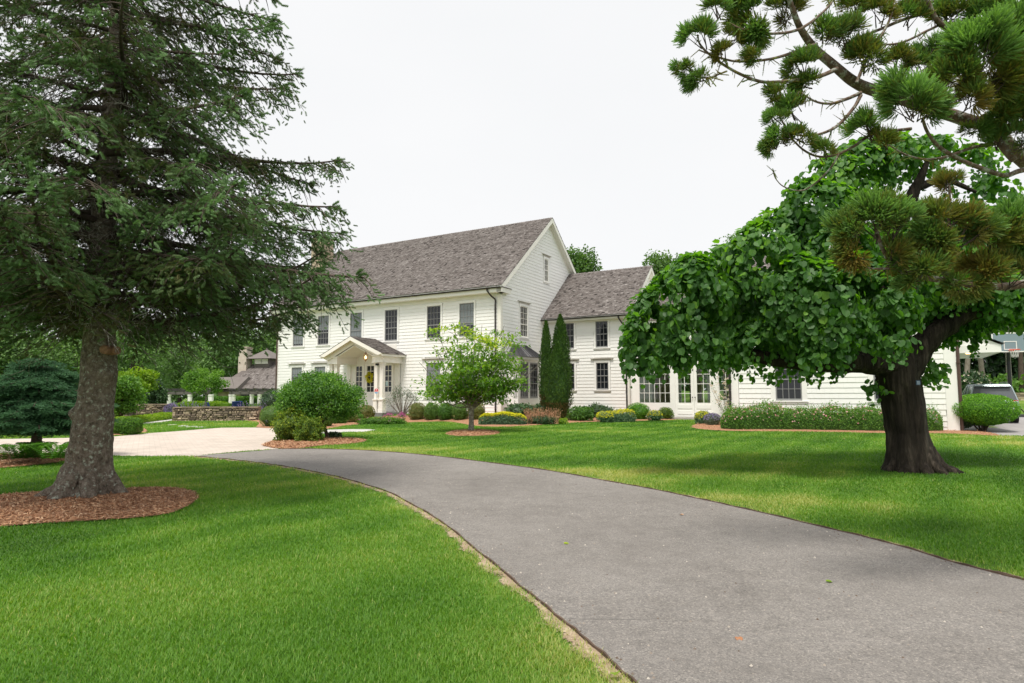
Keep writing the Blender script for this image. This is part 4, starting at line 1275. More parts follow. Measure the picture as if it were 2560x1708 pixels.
def spruce_r(z):
    return float(np.interp(z, [1.6, 2.1, 2.9, 3.7, 5.0, 5.9, 7, 8.5, 11, 14], [2.6, 3.3, 3.7, 4.1, 3.85, 3.3, 2.85, 2.5, 1.5, .3]))
wood = Acc(); dead = Acc()
SP, SD, SU, SS, ST = [], [], [], [], []
NB = 132
def trunk_at(z):
    zz = np.array([p[2] for p in TP]); return np.array([np.interp(z, zz, [p[0] for p in TP]), np.interp(z, zz, [p[1] for p in TP]), z])
for b_ in range(NB):
    z0 = 2.32+11.*(b_/NB)**1.22
    az = b_*2.39996+rng.uniform(-.25, .25)
    L = spruce_r(z0)*rng.uniform(.84, 1.02)
    dh = np.array([math.cos(az), math.sin(az), 0])
    # do not let a bough reach the lens
    if dh[1] < -.3: L *= .92
    o0 = trunk_at(z0)
    e0 = rng.uniform(.05, .30); dr = rng.uniform(.45, .70) if z0 > 3.0 else rng.uniform(.18, .32)
    s = np.linspace(0, 1, 10)
    P_ = o0+dh*(L*s)[:, None]+np.array([0, 0, 1.])*(L*(e0*s-dr*s**2+.34*s**3))[:, None]
    P_[:, :2] += .05*L*np.sin(s*3+b_)[:, None]*np.array([-dh[1], dh[0]])
    r0 = .055*(L/3.5)
    wood.tube(P_-sbase, r0*(1-s*.85)+.004, 7)
    dens = 1. if z0 < 8.2 else .45
    step = .125/dens
    ss = np.arange(.10, 1, step/L)
    for si in ss:
        pc_ = np.array([np.interp(si, s, P_[:, k]) for k in range(3)])
        for side in (-1, 1):
            a2 = az+side*rng.uniform(.75, 1.15)
            l2 = (L*(.24*(1-si)+.07)+.16)*rng.uniform(.5, 1.25)
            hang = rng.uniform(.25, .95) if z0 > 2.9 else rng.uniform(.1, .5)
            d2 = np.array([math.cos(a2), math.sin(a2), rng.uniform(-.35, .15)])
            u = np.linspace(0, 1, 4)
            Q = pc_+d2*(l2*u)[:, None]-np.array([0, 0, 1.])*(l2*hang*u**2)[:, None]
            inner_ = si*L < 1.0 or (z0 < 2.6 and rng.random() < .35)
            wood.tube(Q-sbase, [.011, .008, .006, .003], 3, caps=False)
            ns = int(l2/.0195*dens)
            if inner_ and rng.random() < .6:
                for q in range(max(2, ns//3)):
                    uu = rng.random(); pp = pc_+d2*l2*uu-np.array([0, 0, l2*hang*uu**2])
                    dd = unit(d2+rng.normal(size=3)*.7+np.array([0, 0, -.5]))
                    e_ = pp+dd*rng.uniform(.08, .3)
                    dead.tube(np.array([pp, (pp+e_)/2+rng.normal(size=3)*.015, e_])-sbase, [.0045, .0035, .002], 3, caps=False)
                continue
            uu = .18+.82*(np.arange(ns)+rng.random(ns))/max(ns, 1)
            pp = pc_+d2*(l2*uu)[:, None]-np.array([0, 0, 1.])*(l2*hang*uu**2)[:, None]
            perp = np.array([-math.sin(a2), math.cos(a2), 0])
            sg_ = np.where(rng.random(ns) < .5, -1, 1)
            dd = unit(d2+perp*(sg_*rng.uniform(.3, 1.1, ns))[:, None]+rng.normal(size=(ns, 3))*.42+np.column_stack([np.zeros(ns), np.zeros(ns), rng.uniform(-1.1, .3, ns)]))
            pp = pp+perp*(sg_*rng.uniform(0, .10, ns))[:, None]+rng.normal(size=(ns, 3))*.025-np.column_stack([np.zeros(ns), np.zeros(ns), rng.uniform(0, .13, ns)*uu])
            kp = np.array([noise.noise(Vector((float(v[0])*1.9, float(v[1])*1.9, float(v[2])*2.6))) for v in pp]) > rng.uniform(-.42, .04, ns)
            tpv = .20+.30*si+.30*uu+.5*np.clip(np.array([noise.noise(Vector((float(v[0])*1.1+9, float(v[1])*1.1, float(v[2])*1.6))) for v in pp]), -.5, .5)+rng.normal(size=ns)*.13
            pp, dd, tpv = pp[kp], dd[kp], tpv[kp]; ns = len(pp)
            SP.append(pp); SD.append(dd); SS.append(rng.uniform(.060, .105, ns)*(1 if dens == 1 else 1.45))
            ST.append(np.clip(tpv, 0, .98))
    ns = 7
    pp = P_[-1]-dh*.05+rng.normal(size=(ns, 3))*.03
    SP.append(pp); SD.append(unit(dh+rng.normal(size=(ns, 3))*.45)); SS.append(np.full(ns, .14)); ST.append(np.full(ns, .75))
SP = np.vstack(SP); SD = np.vstack(SD); SS = np.concatenate(SS); ST = np.concatenate(ST)
wood.build('branch', M['bark_brown'], spruce, True)
dead.build('dead_twigs', M['bark_gray'], spruce)
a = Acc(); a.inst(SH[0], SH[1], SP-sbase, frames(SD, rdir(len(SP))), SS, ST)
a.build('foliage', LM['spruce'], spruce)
print('spruce shoots', len(SP))

# ============================================================ KATSURA (right)
kb = G(2288, 1178)
D0 = kb[1]
kat = thing('weeping_tree', 'weeping broad-leaved tree with a thick dark trunk on the right-hand lawn', 'tree', kb)
def ka(px, py, dep=D0): return at(px, py, dep)-kb
a = Acc()
gnarl(a, [ka(2280, 1198), ka(2276, 1150), ka(2268, 1080), ka(2258, 1010), ka(2246, 950), ka(2246, 900), ka(2256, 860)], [.56, .43, .365, .37, .385, .36, .30], 100, 72, .13, 3.2, .17, .5, seed=5)
for az, L in ((3.3, .66), (3.9, .60), (4.5, .62), (5.0, .66), (5.6, .78), (.1, .88), (1.4, .6), (2.3, .6)):
    d = np.array([math.cos(az), math.sin(az), 0])
    gnarl(a, [d*.22+(0, 0, .42), d*.36+(0, 0, .22), d*.50+(0, 0, .07), d*L+(0, 0, -.02), d*(L+.2)+(0, 0, -.12)], [.15, .13, .10, .06, .02], 22, 14, .4, 6, seed=az)
limbs = [
 ([(2262, 930, 0), (2215, 905, -.1), (2150, 905, -.3), (2060, 905, -.5), (1960, 900, -.6), (1850, 880, -.5), (1760, 850, -.3)], [.34, .30, .24, .20, .15, .10, .04]),
 ([(2262, 930, 0), (2300, 875, 0), (2350, 825, -.1), (2430, 780, -.1), (2520, 760, 0), (2640, 740, .2)], [.30, .24, .20, .17, .14, .08]),
 ([(2250, 900, .1), (2225, 830, .3), (2190, 740, .5), (2215, 640, .5), (2255, 540, .4), (2290, 470, .3), (2320, 400, .2)], [.34, .28, .22, .19, .16, .11, .04]),
 ([(2215, 640, .5), (2150, 590, .3), (2080, 560, .1), (1990, 570, -.1)], [.16, .13, .09, .04]),
 ([(2255, 540, .4), (2210, 500, .2), (2150, 490, 0), (2080, 480, -.1)], [.13, .11, .08, .03]),
 ([(2350, 825, -.1), (2400, 700, .2), (2440, 600, .3), (2470, 520, .3)], [.18, .14, .10, .04]),
 ([(2290, 470, .3), (2360, 450, .3), (2440, 480, .3)], [.09, .07, .03]),
 ([(2190, 740, .5), (2080, 720, .2), (1980, 720, 0), (1880, 740, -.2), (1790, 760, -.3)], [.16, .13, .10, .07, .03]),
]
for k, (L_, R__) in enumerate(limbs):
    gnarl(a, [ka(x, y, D0+dz) for x, y, dz in L_], R__, 50, 18, .22, 4, seed=k+11)
a.build('trunk', M['bark_katsura'], kat, True)

KP, KY, KZ, KS, KT = [], [], [], [], []
def drape(cx_, ytop, ybot, hwpx, dd, ns=70, dome=.42, ls=.128, fy=.8, tb=.42, frm=0., wob=.1):
    """one cascading bough: strands run out over a domed top and hang down around it"""
    dep = D0+dd
    c = ka(cx_, ytop, dep); sc = dep/FPX
    H_ = (ybot-ytop)*sc; rx = hwpx*sc; ry = rx*fy
    hd = H_*dome
    ns = int(ns*1.15)
    for k in range(ns):
        ph = 2*math.pi*(k+rng.random())/ns+rng.uniform(-.3, .3)
        wl_ = rng.uniform(.60, 1.10) if rng.random() > .12 else rng.uniform(1.1, 1.24)
        end = np.clip(.74+.55*noise.noise(Vector((math.cos(ph)*1.6+cx_, math.sin(ph)*1.6, ytop*.1)))+rng.uniform(-.18, .18), .3, 1.05)
        arc = math.hypot(rx, hd)*1.15
        drop = (H_-hd)*end
        tot = arc+drop; n = int(tot/.080)
        t = (np.arange(n)+rng.random())*.080
        th = np.clip(t/arc, 0, 1)*math.pi/2
        rr_ = np.sin(th)*wl_
        zz = -(1-np.cos(th))*hd-np.clip(t-arc, 0, None)
        fold = 1+wob*math.sin(ph*5+cx_)*np.clip(t/arc, 0, 1)
        rr_ = rr_*fold*(1-.16*np.clip((t-arc)/max(drop, .1), 0, 1)**1.5)
        lat = rng.normal(size=n)*.06
        x = (rr_*math.cos(ph))*rx-math.sin(ph)*lat; y = rr_*math.sin(ph)*ry+math.cos(ph)*lat
        pos = c+np.column_stack([x, y, zz+rng.normal(size=n)*.02])
        on = np.column_stack([np.sin(th)*math.cos(ph), np.sin(th)*math.sin(ph), np.cos(th)*.9+.15])
        dn = np.column_stack([np.cos(th)*math.cos(ph)*.8, np.cos(th)*math.sin(ph)*.8, -np.sin(th)-.15])
        zd = unit(on*.8+np.array([0, 0, .85])+rng.normal(size=(n, 3))*.45)
        yd = unit(dn+rng.normal(size=(n, 3))*.5)
        hk = np.array([noise.noise(Vector((float(v[0])*1.5, float(v[1])*1.5, float(v[2])*1.9))) for v in pos]) > -.20+rng.normal(size=n)*.08
        pos, yd, zd, t = pos[hk], yd[hk], zd[hk], t[hk]; n = len(pos)
        KP.append(pos); KY.append(yd); KZ.append(zd); KS.append(ls*rng.uniform(.45, 1.25, n)*np.where(t > tot-.25, .75, 1))
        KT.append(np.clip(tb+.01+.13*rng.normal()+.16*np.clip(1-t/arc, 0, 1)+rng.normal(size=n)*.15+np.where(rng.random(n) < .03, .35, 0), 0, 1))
LO = [ # x, ytop, ybottom, half width, depth offset, strands
 (1640, 722, 968, 70, -.6, 60), (1700, 672, 960, 90, -.2, 70), (1600, 790, 968, 42, -.9, 36), (1735, 640, 940, 92, -.8, 70), (1790, 665, 930, 80, .5, 60), (1850, 592, 900, 95, -.2, 75),
 (1905, 560, 820, 92, -.9, 70), (1960, 520, 720, 90, -.2, 66), (2040, 455, 660, 92, -.4, 70), (2085, 395, 600, 92, .1, 70), (2150, 362, 520, 92, .4, 64), (2230, 345, 500, 90, .5, 60),
 (1990, 640, 915, 82, -1.3, 74), (2065, 660, 945, 74, -1.6, 74), (1890, 800, 935, 60, -.9, 40), (2150, 640, 905, 82, -1.2, 76), (2215, 680, 925, 62, -1.5, 66), (2105, 560, 760, 95, -.9, 66),
 (2230, 590, 800, 92, -.7, 66), (2330, 540, 740, 90, -.4, 66), (2420, 520, 720, 88, .1, 60), (2480, 600, 800, 86, .2, 60), (2300, 660, 830, 72, .4, 50),
 (2380, 720, 900, 70, .9, 44), (2440, 640, 800, 90, .9, 50), (2300, 740, 850, 50, .9, 34), (2425, 705, 806, 58, -.5, 36), (2500, 690, 812, 62, -.5, 40), (2575, 680, 820, 60, -.5, 40), (2370, 690, 800, 44, -.4, 26), (2330, 345, 470, 72, .9, 34), (2420, 372, 500, 74, 1.0, 34), (2480, 440, 560, 62, .8, 32), (2400, 700, 855, 60, 1.4, 46), (2470, 720, 850, 60, 1.0, 50), (2550, 690, 838, 74, .5, 56), (2650, 660, 900, 80, .0, 60), (2400, 770, 880, 36, 1.4, 26),
 (1850, 780, 955, 92, 1.5, 54), (1940, 800, 970, 92, 1.7, 56), (2030, 800, 955, 88, 1.9, 54), (1770, 800, 945, 76, 1.0, 46), (2110, 780, 925, 72, 1.9, 44), (2210, 560, 700, 90, 1.6, 50), (2050, 640, 800, 110, 1.8, 56), (1890, 680, 850, 110, 1.6, 56),
 (2340, 800, 905, 30, .9, 18)]
for q in LO: drape(*q)
# small side tufts on the trunk
for px_, py_, dd in ((2330, 940, .1), (2338, 925, .0), (2188, 975, -.2), (2345, 945, -.1)):
    n = 42
    KP.append(ka(px_, py_, D0+dd)+rng.normal(size=(n, 3))*.12); KY.append(unit(rdir(n)+np.array([.8 if px_ > 2250 else -.8, 0, -.5]))); KZ.append(rdir(n)); KS.append(np.full(n, .11)); KT.append(np.full(n, .5))
KP = np.vstack(KP); KY = np.vstack(KY); KZ = np.vstack(KZ); KS = np.concatenate(KS); KT = np.concatenate(KT)
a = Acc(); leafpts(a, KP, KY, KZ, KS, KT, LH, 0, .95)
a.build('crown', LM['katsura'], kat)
print('katsura leaves', len(KP))
tg = Acc(); tg.box(-.05, .05, -.008, 0, -.045, .045)
for k in range(3): tg.box(-.035, .035, -.010, -.0075, -.028+k*.022, -.020+k*.022, .5, 1)
to = tg.build('tree_tag', [simple('navy_tag', (.02, .05, .09), .4), simple('tag_lettering', (.35, .42, .5), .5)])
to.location = at(2295, 957, D0-.56); to.rotation_euler = (0, 0, .25)
tag(to, 'small navy tag fixed to the thick dark trunk', 'tag')

# ============================================================ OVERHANGING CONIFER (upper right)
def rg(x, y): return (1560+x*.57405, y*.57405)
cbase = np.array([7.9, 6.9, 0.]); cbase[2] = gz_(cbase)
con = thing('conifer_tree', 'conifer with rounded needle tufts reaching in from the upper right corner', 'tree', cbase)
a = Acc()
gnarl(a, [(0, 0, -.1), (0, 0, 1.5), (.05, .05, 4), (.1, .1, 7), (.1, .1, 10)], [.5, .4, .32, .22, .06], 60, 24, .15, 4, .1, seed=3)
a.build('trunk', M['bark_red'], con, True)
a = Acc(); ab = Acc()
BR = [
 ([(1990, 850), (1742, 700), (1600, 560), (1480, 520), (1110, 400), (1010, 360), (930, 300), (830, 210), (770, 130), (735, 40), (700, -60)], 6.3, 5.2, .085, .018),
 ([(930, 300), (850, 335), (760, 350), (620, 360), (520, 330), (430, 280), (340, 200), (320, 150)], 5.45, 5.2, .02, .007),
 ([(840, 190), (750, 225), (640, 260), (500, 270), (430, 256), (330, 215)], 5.4, 5.2, .016, .006),
 ([(450, 310), (380, 335), (330, 345)], 5.2, 5.1, .008, .004),
 ([(1030, 405), (960, 435), (900, 450), (830, 440), (760, 400)], 5.5, 5.3, .017, .006),
 ([(1030, 415), (1000, 470), (940, 540), (880, 572), (800, 588), (720, 570), (670, 490), (640, 430)], 5.5, 5.3, .017, .005),
 ([(1250, 560), (1100, 580), (1000, 640), (930, 672), (850, 680), (780, 650), (720, 590), (690, 560)], 5.8, 5.4, .016, .006),
 ([(935, 672), (900, 730), (830, 800), (770, 832), (700, 815), (665, 780), (652, 745)], 5.5, 5.4, .009, .003),
 ([(770, 130), (700, 145), (600, 145), (510, 125), (460, 100)], 5.3, 5.2, .014, .006),
 ([(770, 130), (830, 90), (900, 20), (930, -40)], 5.3, 5.4, .013, .007),
 ([(1990, 700), (1742, 740), (1650, 762), (1500, 712), (1400, 660), (1330, 590), (1300, 520)], 6.2, 5.2, .03, .012),
 ([(1650, 620), (1500, 650), (1380, 690), (1250, 682), (1150, 632)], 6., 5.4, .018, .006),
 ([(1990, 1180), (1742, 1235), (1600, 1245), (1450, 1230), (1300, 1205), (1180, 1160), (1120, 1080), (1100, 1000)], 5.6, 4.6, .045, .012),
 ([(1300, 1205), (1180, 1170), (1080, 1170), (1020, 1150)], 4.8, 4.6, .012, .005),
 ([(1400, 1220), (1420, 1100), (1415, 950), (1415, 800)], 4.9, 4.7, .02, .008),
 ([(1480, 150), (1400, 120), (1350, 70), (1310, -40)], 5.8, 5.6, .03, .02),
 ([(1990, 60), (1742, 40), (1550, 20), (1300, 60), (1100, 130), (1000, 180)], 6.0, 5.6, .03, .01),
 ([(1990, 420), (1742, 380), (1600, 400), (1520, 330), (1500, 250)], 5.9, 5.4, .03, .012),
 ([(1560, 500), (1600, 560), (1640, 630), (1700, 700)], 5.9, 5.8, .03, .03),
 ([(1010, 360), (1060, 250), (1140, 120), (1180, 20)], 5.5, 5.6, .015, .01),
 ([(1742, 150), (1450, 100), (1330, 130), (1200, 190), (1050, 200)], 5.9, 5.5, .015, .008),
]
for pts, d0, d1, r0, r1 in BR:
    n = len(pts)
    W_ = [at(*rg(x, y), d0+(d1-d0)*k/(n-1))-cbase for k, (x, y) in enumerate(pts)]
    if pts[0][0] >= 1990: W_ = [np.array([.02, .02, W_[0][2]-.55])]+W_
    P_ = spline(W_, 12+n*5)
    P_ = P_+np.array([[.012*noise.noise(Vector(tuple(map(float, p*3)))+Vector((k*9., 0, 0))) for k in range(3)] for p in P_])
    a.tube(P_, np.linspace(r0, r1, len(P_)), 8)
a.build('branch', M['bark_red'], con, True)
FR = needle_shoot(26, .15, .040, .50, .05)
TF = [ # x, y, radius, depth, direction tilt (dx, dz), tint
 (335, 150, 95, 5.2, (-.4, .6), .60), (400, 40, 80, 5.2, (-.2, .9), .55), (260, 300, 55, 5.1, (-.9, -.5), .5), (320, 350, 60, 5.1, (-.6, -.9), .45), (480, 150, 60, 5.3, (.2, -.4), .35), (420, 230, 60, 5.2, (-.3, -.5), .15),
 (560, 50, 120, 5.3, (-.2, .5), .4), (600, 150, 100, 5.3, (0, -.9), .35), (700, 40, 110, 5.4, (0, .5), .4), (520, -20, 90, 5.3, (-.5, .7), .5), (560, 250, 50, 5.2, (-.6, -.6), .3),
 (860, 140, 80, 5.5, (-.2, .9), .55), (960, 150, 100, 5.5, (.1, .8), .45), (760, 290, 95, 5.4, (-.7, .3), .5), (800, 370, 85, 5.4, (-.2, -.8), .35), (730, 470, 85, 5.4, (-.6, .2), .5), (660, 410, 55, 5.3, (-.9, .1), .4),
 (650, 520, 60, 5.3, (-.8, .0), .5), (680, 600, 70, 5.3, (-.8, -.5), .5), (640, 640, 50, 5.3, (-.9, -.6), .45), (760, 600, 70, 5.4, (-.3, -.4), .35), (870, 650, 60, 5.4, (-.4, .2), .4), (1050, 250, 120, 5.6, (0, .6), .3),
 (1060, 560, 90, 5.6, (-.5, .5), .55), (1120, 600, 80, 5.6, (-.3, -.2), .4), (1180, 280, 100, 5.7, (0, .7), .2), (1240, 430, 150, 5.0, (-.2, .8), .80), (1330, 470, 110, 5.1, (.6, .2), .55), (1290, 280, 90, 5.8, (0, .8), .5),
 (1240, 60, 100, 5.8, (0, .6), .35), (1120, 60, 90, 5.7, (0, .3), .25), (1000, 20, 80, 5.6, (0, .6), .4), (1340, 220, 80, 5.7, (0, .9), .6), (1540, 210, 180, 5.1, (-.1, .9), .65), (1450, 320, 130, 5.2, (-.5, .2), .3),
 (1620, 330, 150, 5.4, (.3, .2), .25), (1690, 130, 150, 5.2, (.2, .9), .7), (1500, 420, 110, 5.2, (0, -.3), .1), (1600, 60, 120, 5.6, (0, .9), .6), (1700, 400, 130, 5.6, (.2, 0), .35), (1420, 60, 90, 5.8, (0, .7), .5), (1380, 380, 90, 5.6, (0, .2), .3),
 (1660, 500, 100, 5.7, (0, -.6), .35), (1640, 600, 90, 5.8, (.2, .4), .45), (1540, 560, 80, 5.8, (0, -.7), .35), (1742, 600, 100, 5.6, (.3, 0), .5),
 (1090, 940, 160, 4.6, (-.3, .8), .55), (980, 1010, 110, 4.6, (-.9, .2), .4), (1180, 960, 120, 4.6, (.2, .7), .6), (1000, 1110, 90, 4.6, (-.8, -.4), .12), (1150, 1100, 110, 4.7, (0, .2), .3),
 (1400, 930, 130, 4.7, (0, .8), .2), (1415, 790, 65, 4.7, (0, .9), .1), (1360, 1020, 120, 4.7, (-.5, .1), .35), (1500, 1000, 120, 4.7, (.6, .4), .4), (1270, 1180, 110, 4.7, (-.3, -.6), .3), (1400, 1120, 120, 4.7, (0, .4), .25),
 (1620, 1030, 140, 4.8, (0, .8), .35), (1720, 980, 130, 4.8, (.2, .8), .6), (1560, 1150, 120, 4.8, (-.2, .2), .15), (1680, 1180, 120, 4.8, (.2, .1), .2), (1480, 1250, 90, 4.8, (0, -.9), .35), (1240, 1240, 60, 4.7, (-.6, -.8), .35), (1700, 1090, 120, 4.9, (0, .5), .5),
 (1800, 200, 160, 5.4, (0, .6), .5), (1800, 1000, 160, 5., (0, .6), .5), (1810, 500, 140, 5.7, (0, .4), .4), (600, -60, 120, 5.4, (0, .5), .4), (1500, -60, 160, 5.8, (0, .5), .4), (1100, -60, 120, 5.8, (0, .5), .4),
]
for x, y, rp, dep, (dx, dz), tb in TF:
    R__ = rp*.57405*dep/FPX
    c = at(*rg(x, y), dep)-cbase
    up = unit(np.array([dx*.7, -.15, dz*.6+.45]))
    m_ = max(5, int(R__*R__*130))
    o_ = np.zeros((0, 3))
    for q in range(m_):
        dq = rdir(1)[0]
        if dq@up < -.55: dq = -dq
        oc = dq*np.array([1.1, 1., .8])*R__*.72*rng.uniform(.45, 1.05); rq = R__*rng.uniform(.28, .50)+.03
        uq = unit(up*.7+dq*.7+rng.normal(size=3)*.2)
        n = int(70+rq*1150)
        d_ = rdir(n*2); d_ = d_[(d_@uq) > -.35][:n]; n = len(d_)
        oo = oc+d_*(rq*(.15+.55*rng.random(n)))[:, None]-uq*rq*.2
        dd = unit(d_*.8+uq*.75+rng.normal(size=(n, 3))*.25)
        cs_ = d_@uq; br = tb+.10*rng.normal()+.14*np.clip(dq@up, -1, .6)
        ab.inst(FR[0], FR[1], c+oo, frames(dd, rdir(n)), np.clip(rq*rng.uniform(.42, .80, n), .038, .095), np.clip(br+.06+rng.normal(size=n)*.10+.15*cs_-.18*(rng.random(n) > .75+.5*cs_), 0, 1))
        o_ = np.vstack([o_, oc[None]])
    # twigs feeding the tuft
    for q in range(len(o_)):
        e_ = c+o_[q]; s_ = c-up*R__*.6+rng.normal(size=3)*.02
        ab.tube([s_, (s_+e_)/2, e_], [.006, .004, .003], 4, .0, 1, False)
# sparse sprays along thin twigs
for pts, d0, d1, r0, r1 in BR:
    if r0 > .02: continue
    W_ = np.array([at(*rg(x, y), d0+(d1-d0)*k/(len(pts)-1))-cbase for k, (x, y) in enumerate(pts)])
    P_ = spline(W_, 60)
    k = rng.integers(10 if pts[0] != (935, 672) else 57, 60, 30 if pts[0] != (935, 672) else 6)
    dd = unit(rdir(len(k))+np.array([-.4, 0, -.5]))
    ab.inst(FR[0], FR[1], P_[k], frames(dd, rdir(len(k))), rng.uniform(.05, .13, len(k)), np.clip(.35+rng.normal(size=len(k))*.2, 0, 1))
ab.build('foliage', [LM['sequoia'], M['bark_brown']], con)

# ============================================================ SHRUBS AND SMALL TREES
mound('box_shrub', 681, 1069, 57, 1017, 'box', 'clipped rounded shrub at the corner of the pale court, a black spotlight before it', 'shrub', 5200, .035, sq=2.6, amp=.03, inner=.93, tb=.5)
sp_ = thing('spotlight', 'small black garden spotlight in front of the clipped shrub by the court', 'light', G(667, 1069))
a = Acc(); a.tube([(0, 0, -.05), (0, 0, .22)], .015, 6); a.build('stake', M['black'], sp_)
a = Acc(); a.tube([(0, -.02, .20), (0, .02, .27), (-.06, .08, .32), (-.14, .16, .37)], [.06, .10, .11, .10], 10); a.build('lamp_head', M['black'], sp_, True)
mound('dark_shrub', 683, 1047, 62, 978, 'darkg', 'dark green shrub behind the clipped ball at the end of the low wall', 'shrub', 3200, .09, amp=.12, tb=.35)
mound('loose_shrub', 727, 1107, 86, 1030, 'olive', 'yellow-green loose shrub under the round-headed tree, left of the pair', 'shrub', 8500, .065, amp=.30, tb=.60, stem=True, group='loose shrubs in the island bed', inner=.45)
mound('loose_shrub', 772, 1110, 66, 1048, 'olive', 'yellow-green loose shrub nearest the trunk of the round-headed tree', 'shrub', 6500, .065, amp=.30, tb=.50, group='loose shrubs in the island bed', inner=.45)
mound('trailing_plant', 835, 1097, 34, 1082, 'darkg', 'low dark trailing plant around the foot of the round-headed tree', 'plant', 900, .08, amp=.2, tb=.5, core=False, inner=.3)
for k, (x, y, w_, t_, m_, l_) in enumerate([(745, 1062, 70, 1032, 'box', 'clipped hedge shrub behind the loose yellow-green shrubs'), (808, 1069, 46, 1030, 'box', 'clipped hedge shrub directly behind the small tree trunk'), (846, 1062, 38, 1036, 'mid', 'bright green hedge shrub just right of the small tree trunk'), (876, 1059, 36, 1035, 'boxtan', 'low bronzed shrub before the left of the porch'), (893, 1058, 30, 1036, 'mid', 'green shrub between the bronzed one and the porch ball')]):
    mound('hedge_shrub', x, y, w_, t_, m_, l_, 'shrub', 2600, .055, sq=2.4, amp=.06, inner=.88, group='low shrubs before the porch')
mound('box_shrub', 914, 1053, 45, 1014, 'boxtan', 'reddish rounded clipped shrub in front of the porch columns', 'shrub', 3800, .045, sq=2.3, amp=.04, inner=.9)
for x, m_, l_ in ((1043, 'boxtan', 'bronze-tinged clipped ball, leftmost of the row before the front wall'), (1080, 'box', 'clipped ball second from left in the row before the front wall'), (1115, 'boxlight2', 'greenest clipped ball, in the middle of the row before the front wall'), (1151, 'box', 'clipped ball just left of the spreading tree trunk'), (1191, 'boxtan', 'bronzed clipped ball just right of the spreading tree trunk')):
    mound('box_shrub', x, 1053, 40 if m_ != 'boxtan' else 42, 1009, m_ if m_ in LM else 'mid', l_, 'shrub', 4200, .042, sq=2.6, amp=.04, inner=.92, tb=.42, group='clipped balls along the front wall')
# low flowers before the porch
g0 = mound('groundcover', 955, 1062, 118, 1045, 'mid', 'low leafy groundcover with pink spikes before the porch', 'plant', 2800, .075, .25, amp=.15, topper=('magenta', 70, .06, .2), tb=.55)
for x, l_ in ((971, 'magenta flower plumes below the porch slab'), (1005, 'magenta flower plumes under the twiggy shrub'), (923, 'faded pink plumes beside the reddish clipped ball')):
    p = G(x, 1050); o = thing('flower_plumes', l_, 'flowers', p)
    a = Acc(); n = 90; q = rng.normal(size=(n, 3))*np.array([.18, .12, .05]); q[:, 2] += .38-np.abs(q[:, 0])*.6
    leaves(a, q, rdir(n), .07, spread=1, tint=rng.random(n)); a.build('flowers', LM['magenta'] if x != 923 else LM['pink'], o)
    b = Acc()
    for k in range(14): b.tube([(q[k, 0]*.4, q[k, 1]*.4, -.02), q[k]], [.006, .004], 3)
    b.build('stem', M['bark_brown'], o)
# long bright yellow bed
def strip(name, px0, px1, y0, y1, top0, top1, mname, label, cat, n, ls, dep, topper=None, tb=.5, aspect=.6, inner=.0, upn=.6, jag=.1, corem=True, rag=0):
    A_, B_ = G(px0, y0), G(px1, y1)
    h0 = (y0-top0)*A_[1]/FPX; h1 = (y1-top1)*B_[1]/FPX
    o = thing(name, label, cat, (A_+B_)/2)
    c0 = (A_+B_)/2
    ax = B_-A_; L = np.linalg.norm(ax[:2]); ax = ax/np.linalg.norm(ax)
    nr = np.array([-ax[1], ax[0], 0]); nr = nr if nr[1] > 0 else -nr
    nseg = max(2, int(L/.6))
    def surf(m_, lo, push=1.0):
        u = rng.random(m_); ang = rng.uniform(lo, math.pi-lo, m_)  # over the section from front to back
        cu = np.sign(np.cos(ang))*np.abs(np.cos(ang))**.6; su = np.sin(ang)**.6
        H_ = h0+(h1-h0)*u
        H_ = H_*(1+jag*np.array([noise.noise(Vector((float(q)*L*1.3, px0*.1, 0))) for q in u])*2)
        endk = np.clip(np.minimum(u, 1-u)*L/.35, 0, 1)**.5
        r_ = push*(1-inner*rng.random(m_)**2)
        P_ = A_+ax*(u*L)[:, None]+nr*(dep/2-cu*dep/2*r_*endk)[:, None]
        P_[:, 2] += H_*su*r_*(.35+.65*endk)
        N_ = np.cos(ang)[:, None]*-nr+np.array([0, 0, 1.])*np.sin(ang)[:, None]
        return P_-c0, unit(N_), su
    a = Acc(); P_, N_, su = surf(n, .02)
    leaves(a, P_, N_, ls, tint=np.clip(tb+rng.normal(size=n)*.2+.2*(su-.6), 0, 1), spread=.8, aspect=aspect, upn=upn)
    if corem:
        m_ = 14; V = []
        for k in range(nseg+1):
            u = k/nseg
            for q in range(m_):
                ang = math.pi*q/(m_-1)
                e = .80*min(1, min(u, 1-u)*L/.5+.3)
                V.append(A_-c0+ax*(u*L)+nr*(dep/2-math.copysign(abs(math.cos(ang))**.6, math.cos(ang))*dep/2*e)+np.array([0, 0, (h0+(h1-h0)*u)*math.sin(ang)**.6*e]))
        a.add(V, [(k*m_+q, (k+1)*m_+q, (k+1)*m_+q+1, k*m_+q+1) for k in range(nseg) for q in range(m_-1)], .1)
    a.build('foliage', LM[mname], o)
    if rag:
        b = Acc(); P_, N_, su = surf(rag, 1.0, 1.0)
        for p in P_: 
            d = unit(np.array([rng.normal()*.25, rng.normal()*.25, 1])); l_ = rng.uniform(.1, .34)
            m3 = 7; t = rng.random(m3)*l_
            leaves(b, p+d*t[:, None], rdir(m3), ls*.9, tint=np.clip(rng.normal(size=m3)*.2+tb+.15, 0, 1), spread=1, aspect=aspect)
        b.build('upright_shoots', LM[mname], o)
    if topper:
        for tm, tn, ts, lo in topper:
            b = Acc(); P_, N_, su = surf(tn, lo, 1.04)
            P_[:, 2] += rng.uniform(-.02, .05, len(P_))
            leaves(b, P_, N_, ts, spread=.9, aspect=.9, tint=rng.random(len(P_)), upn=.8)
            b.build('flowers', LM[tm], o)
    return o
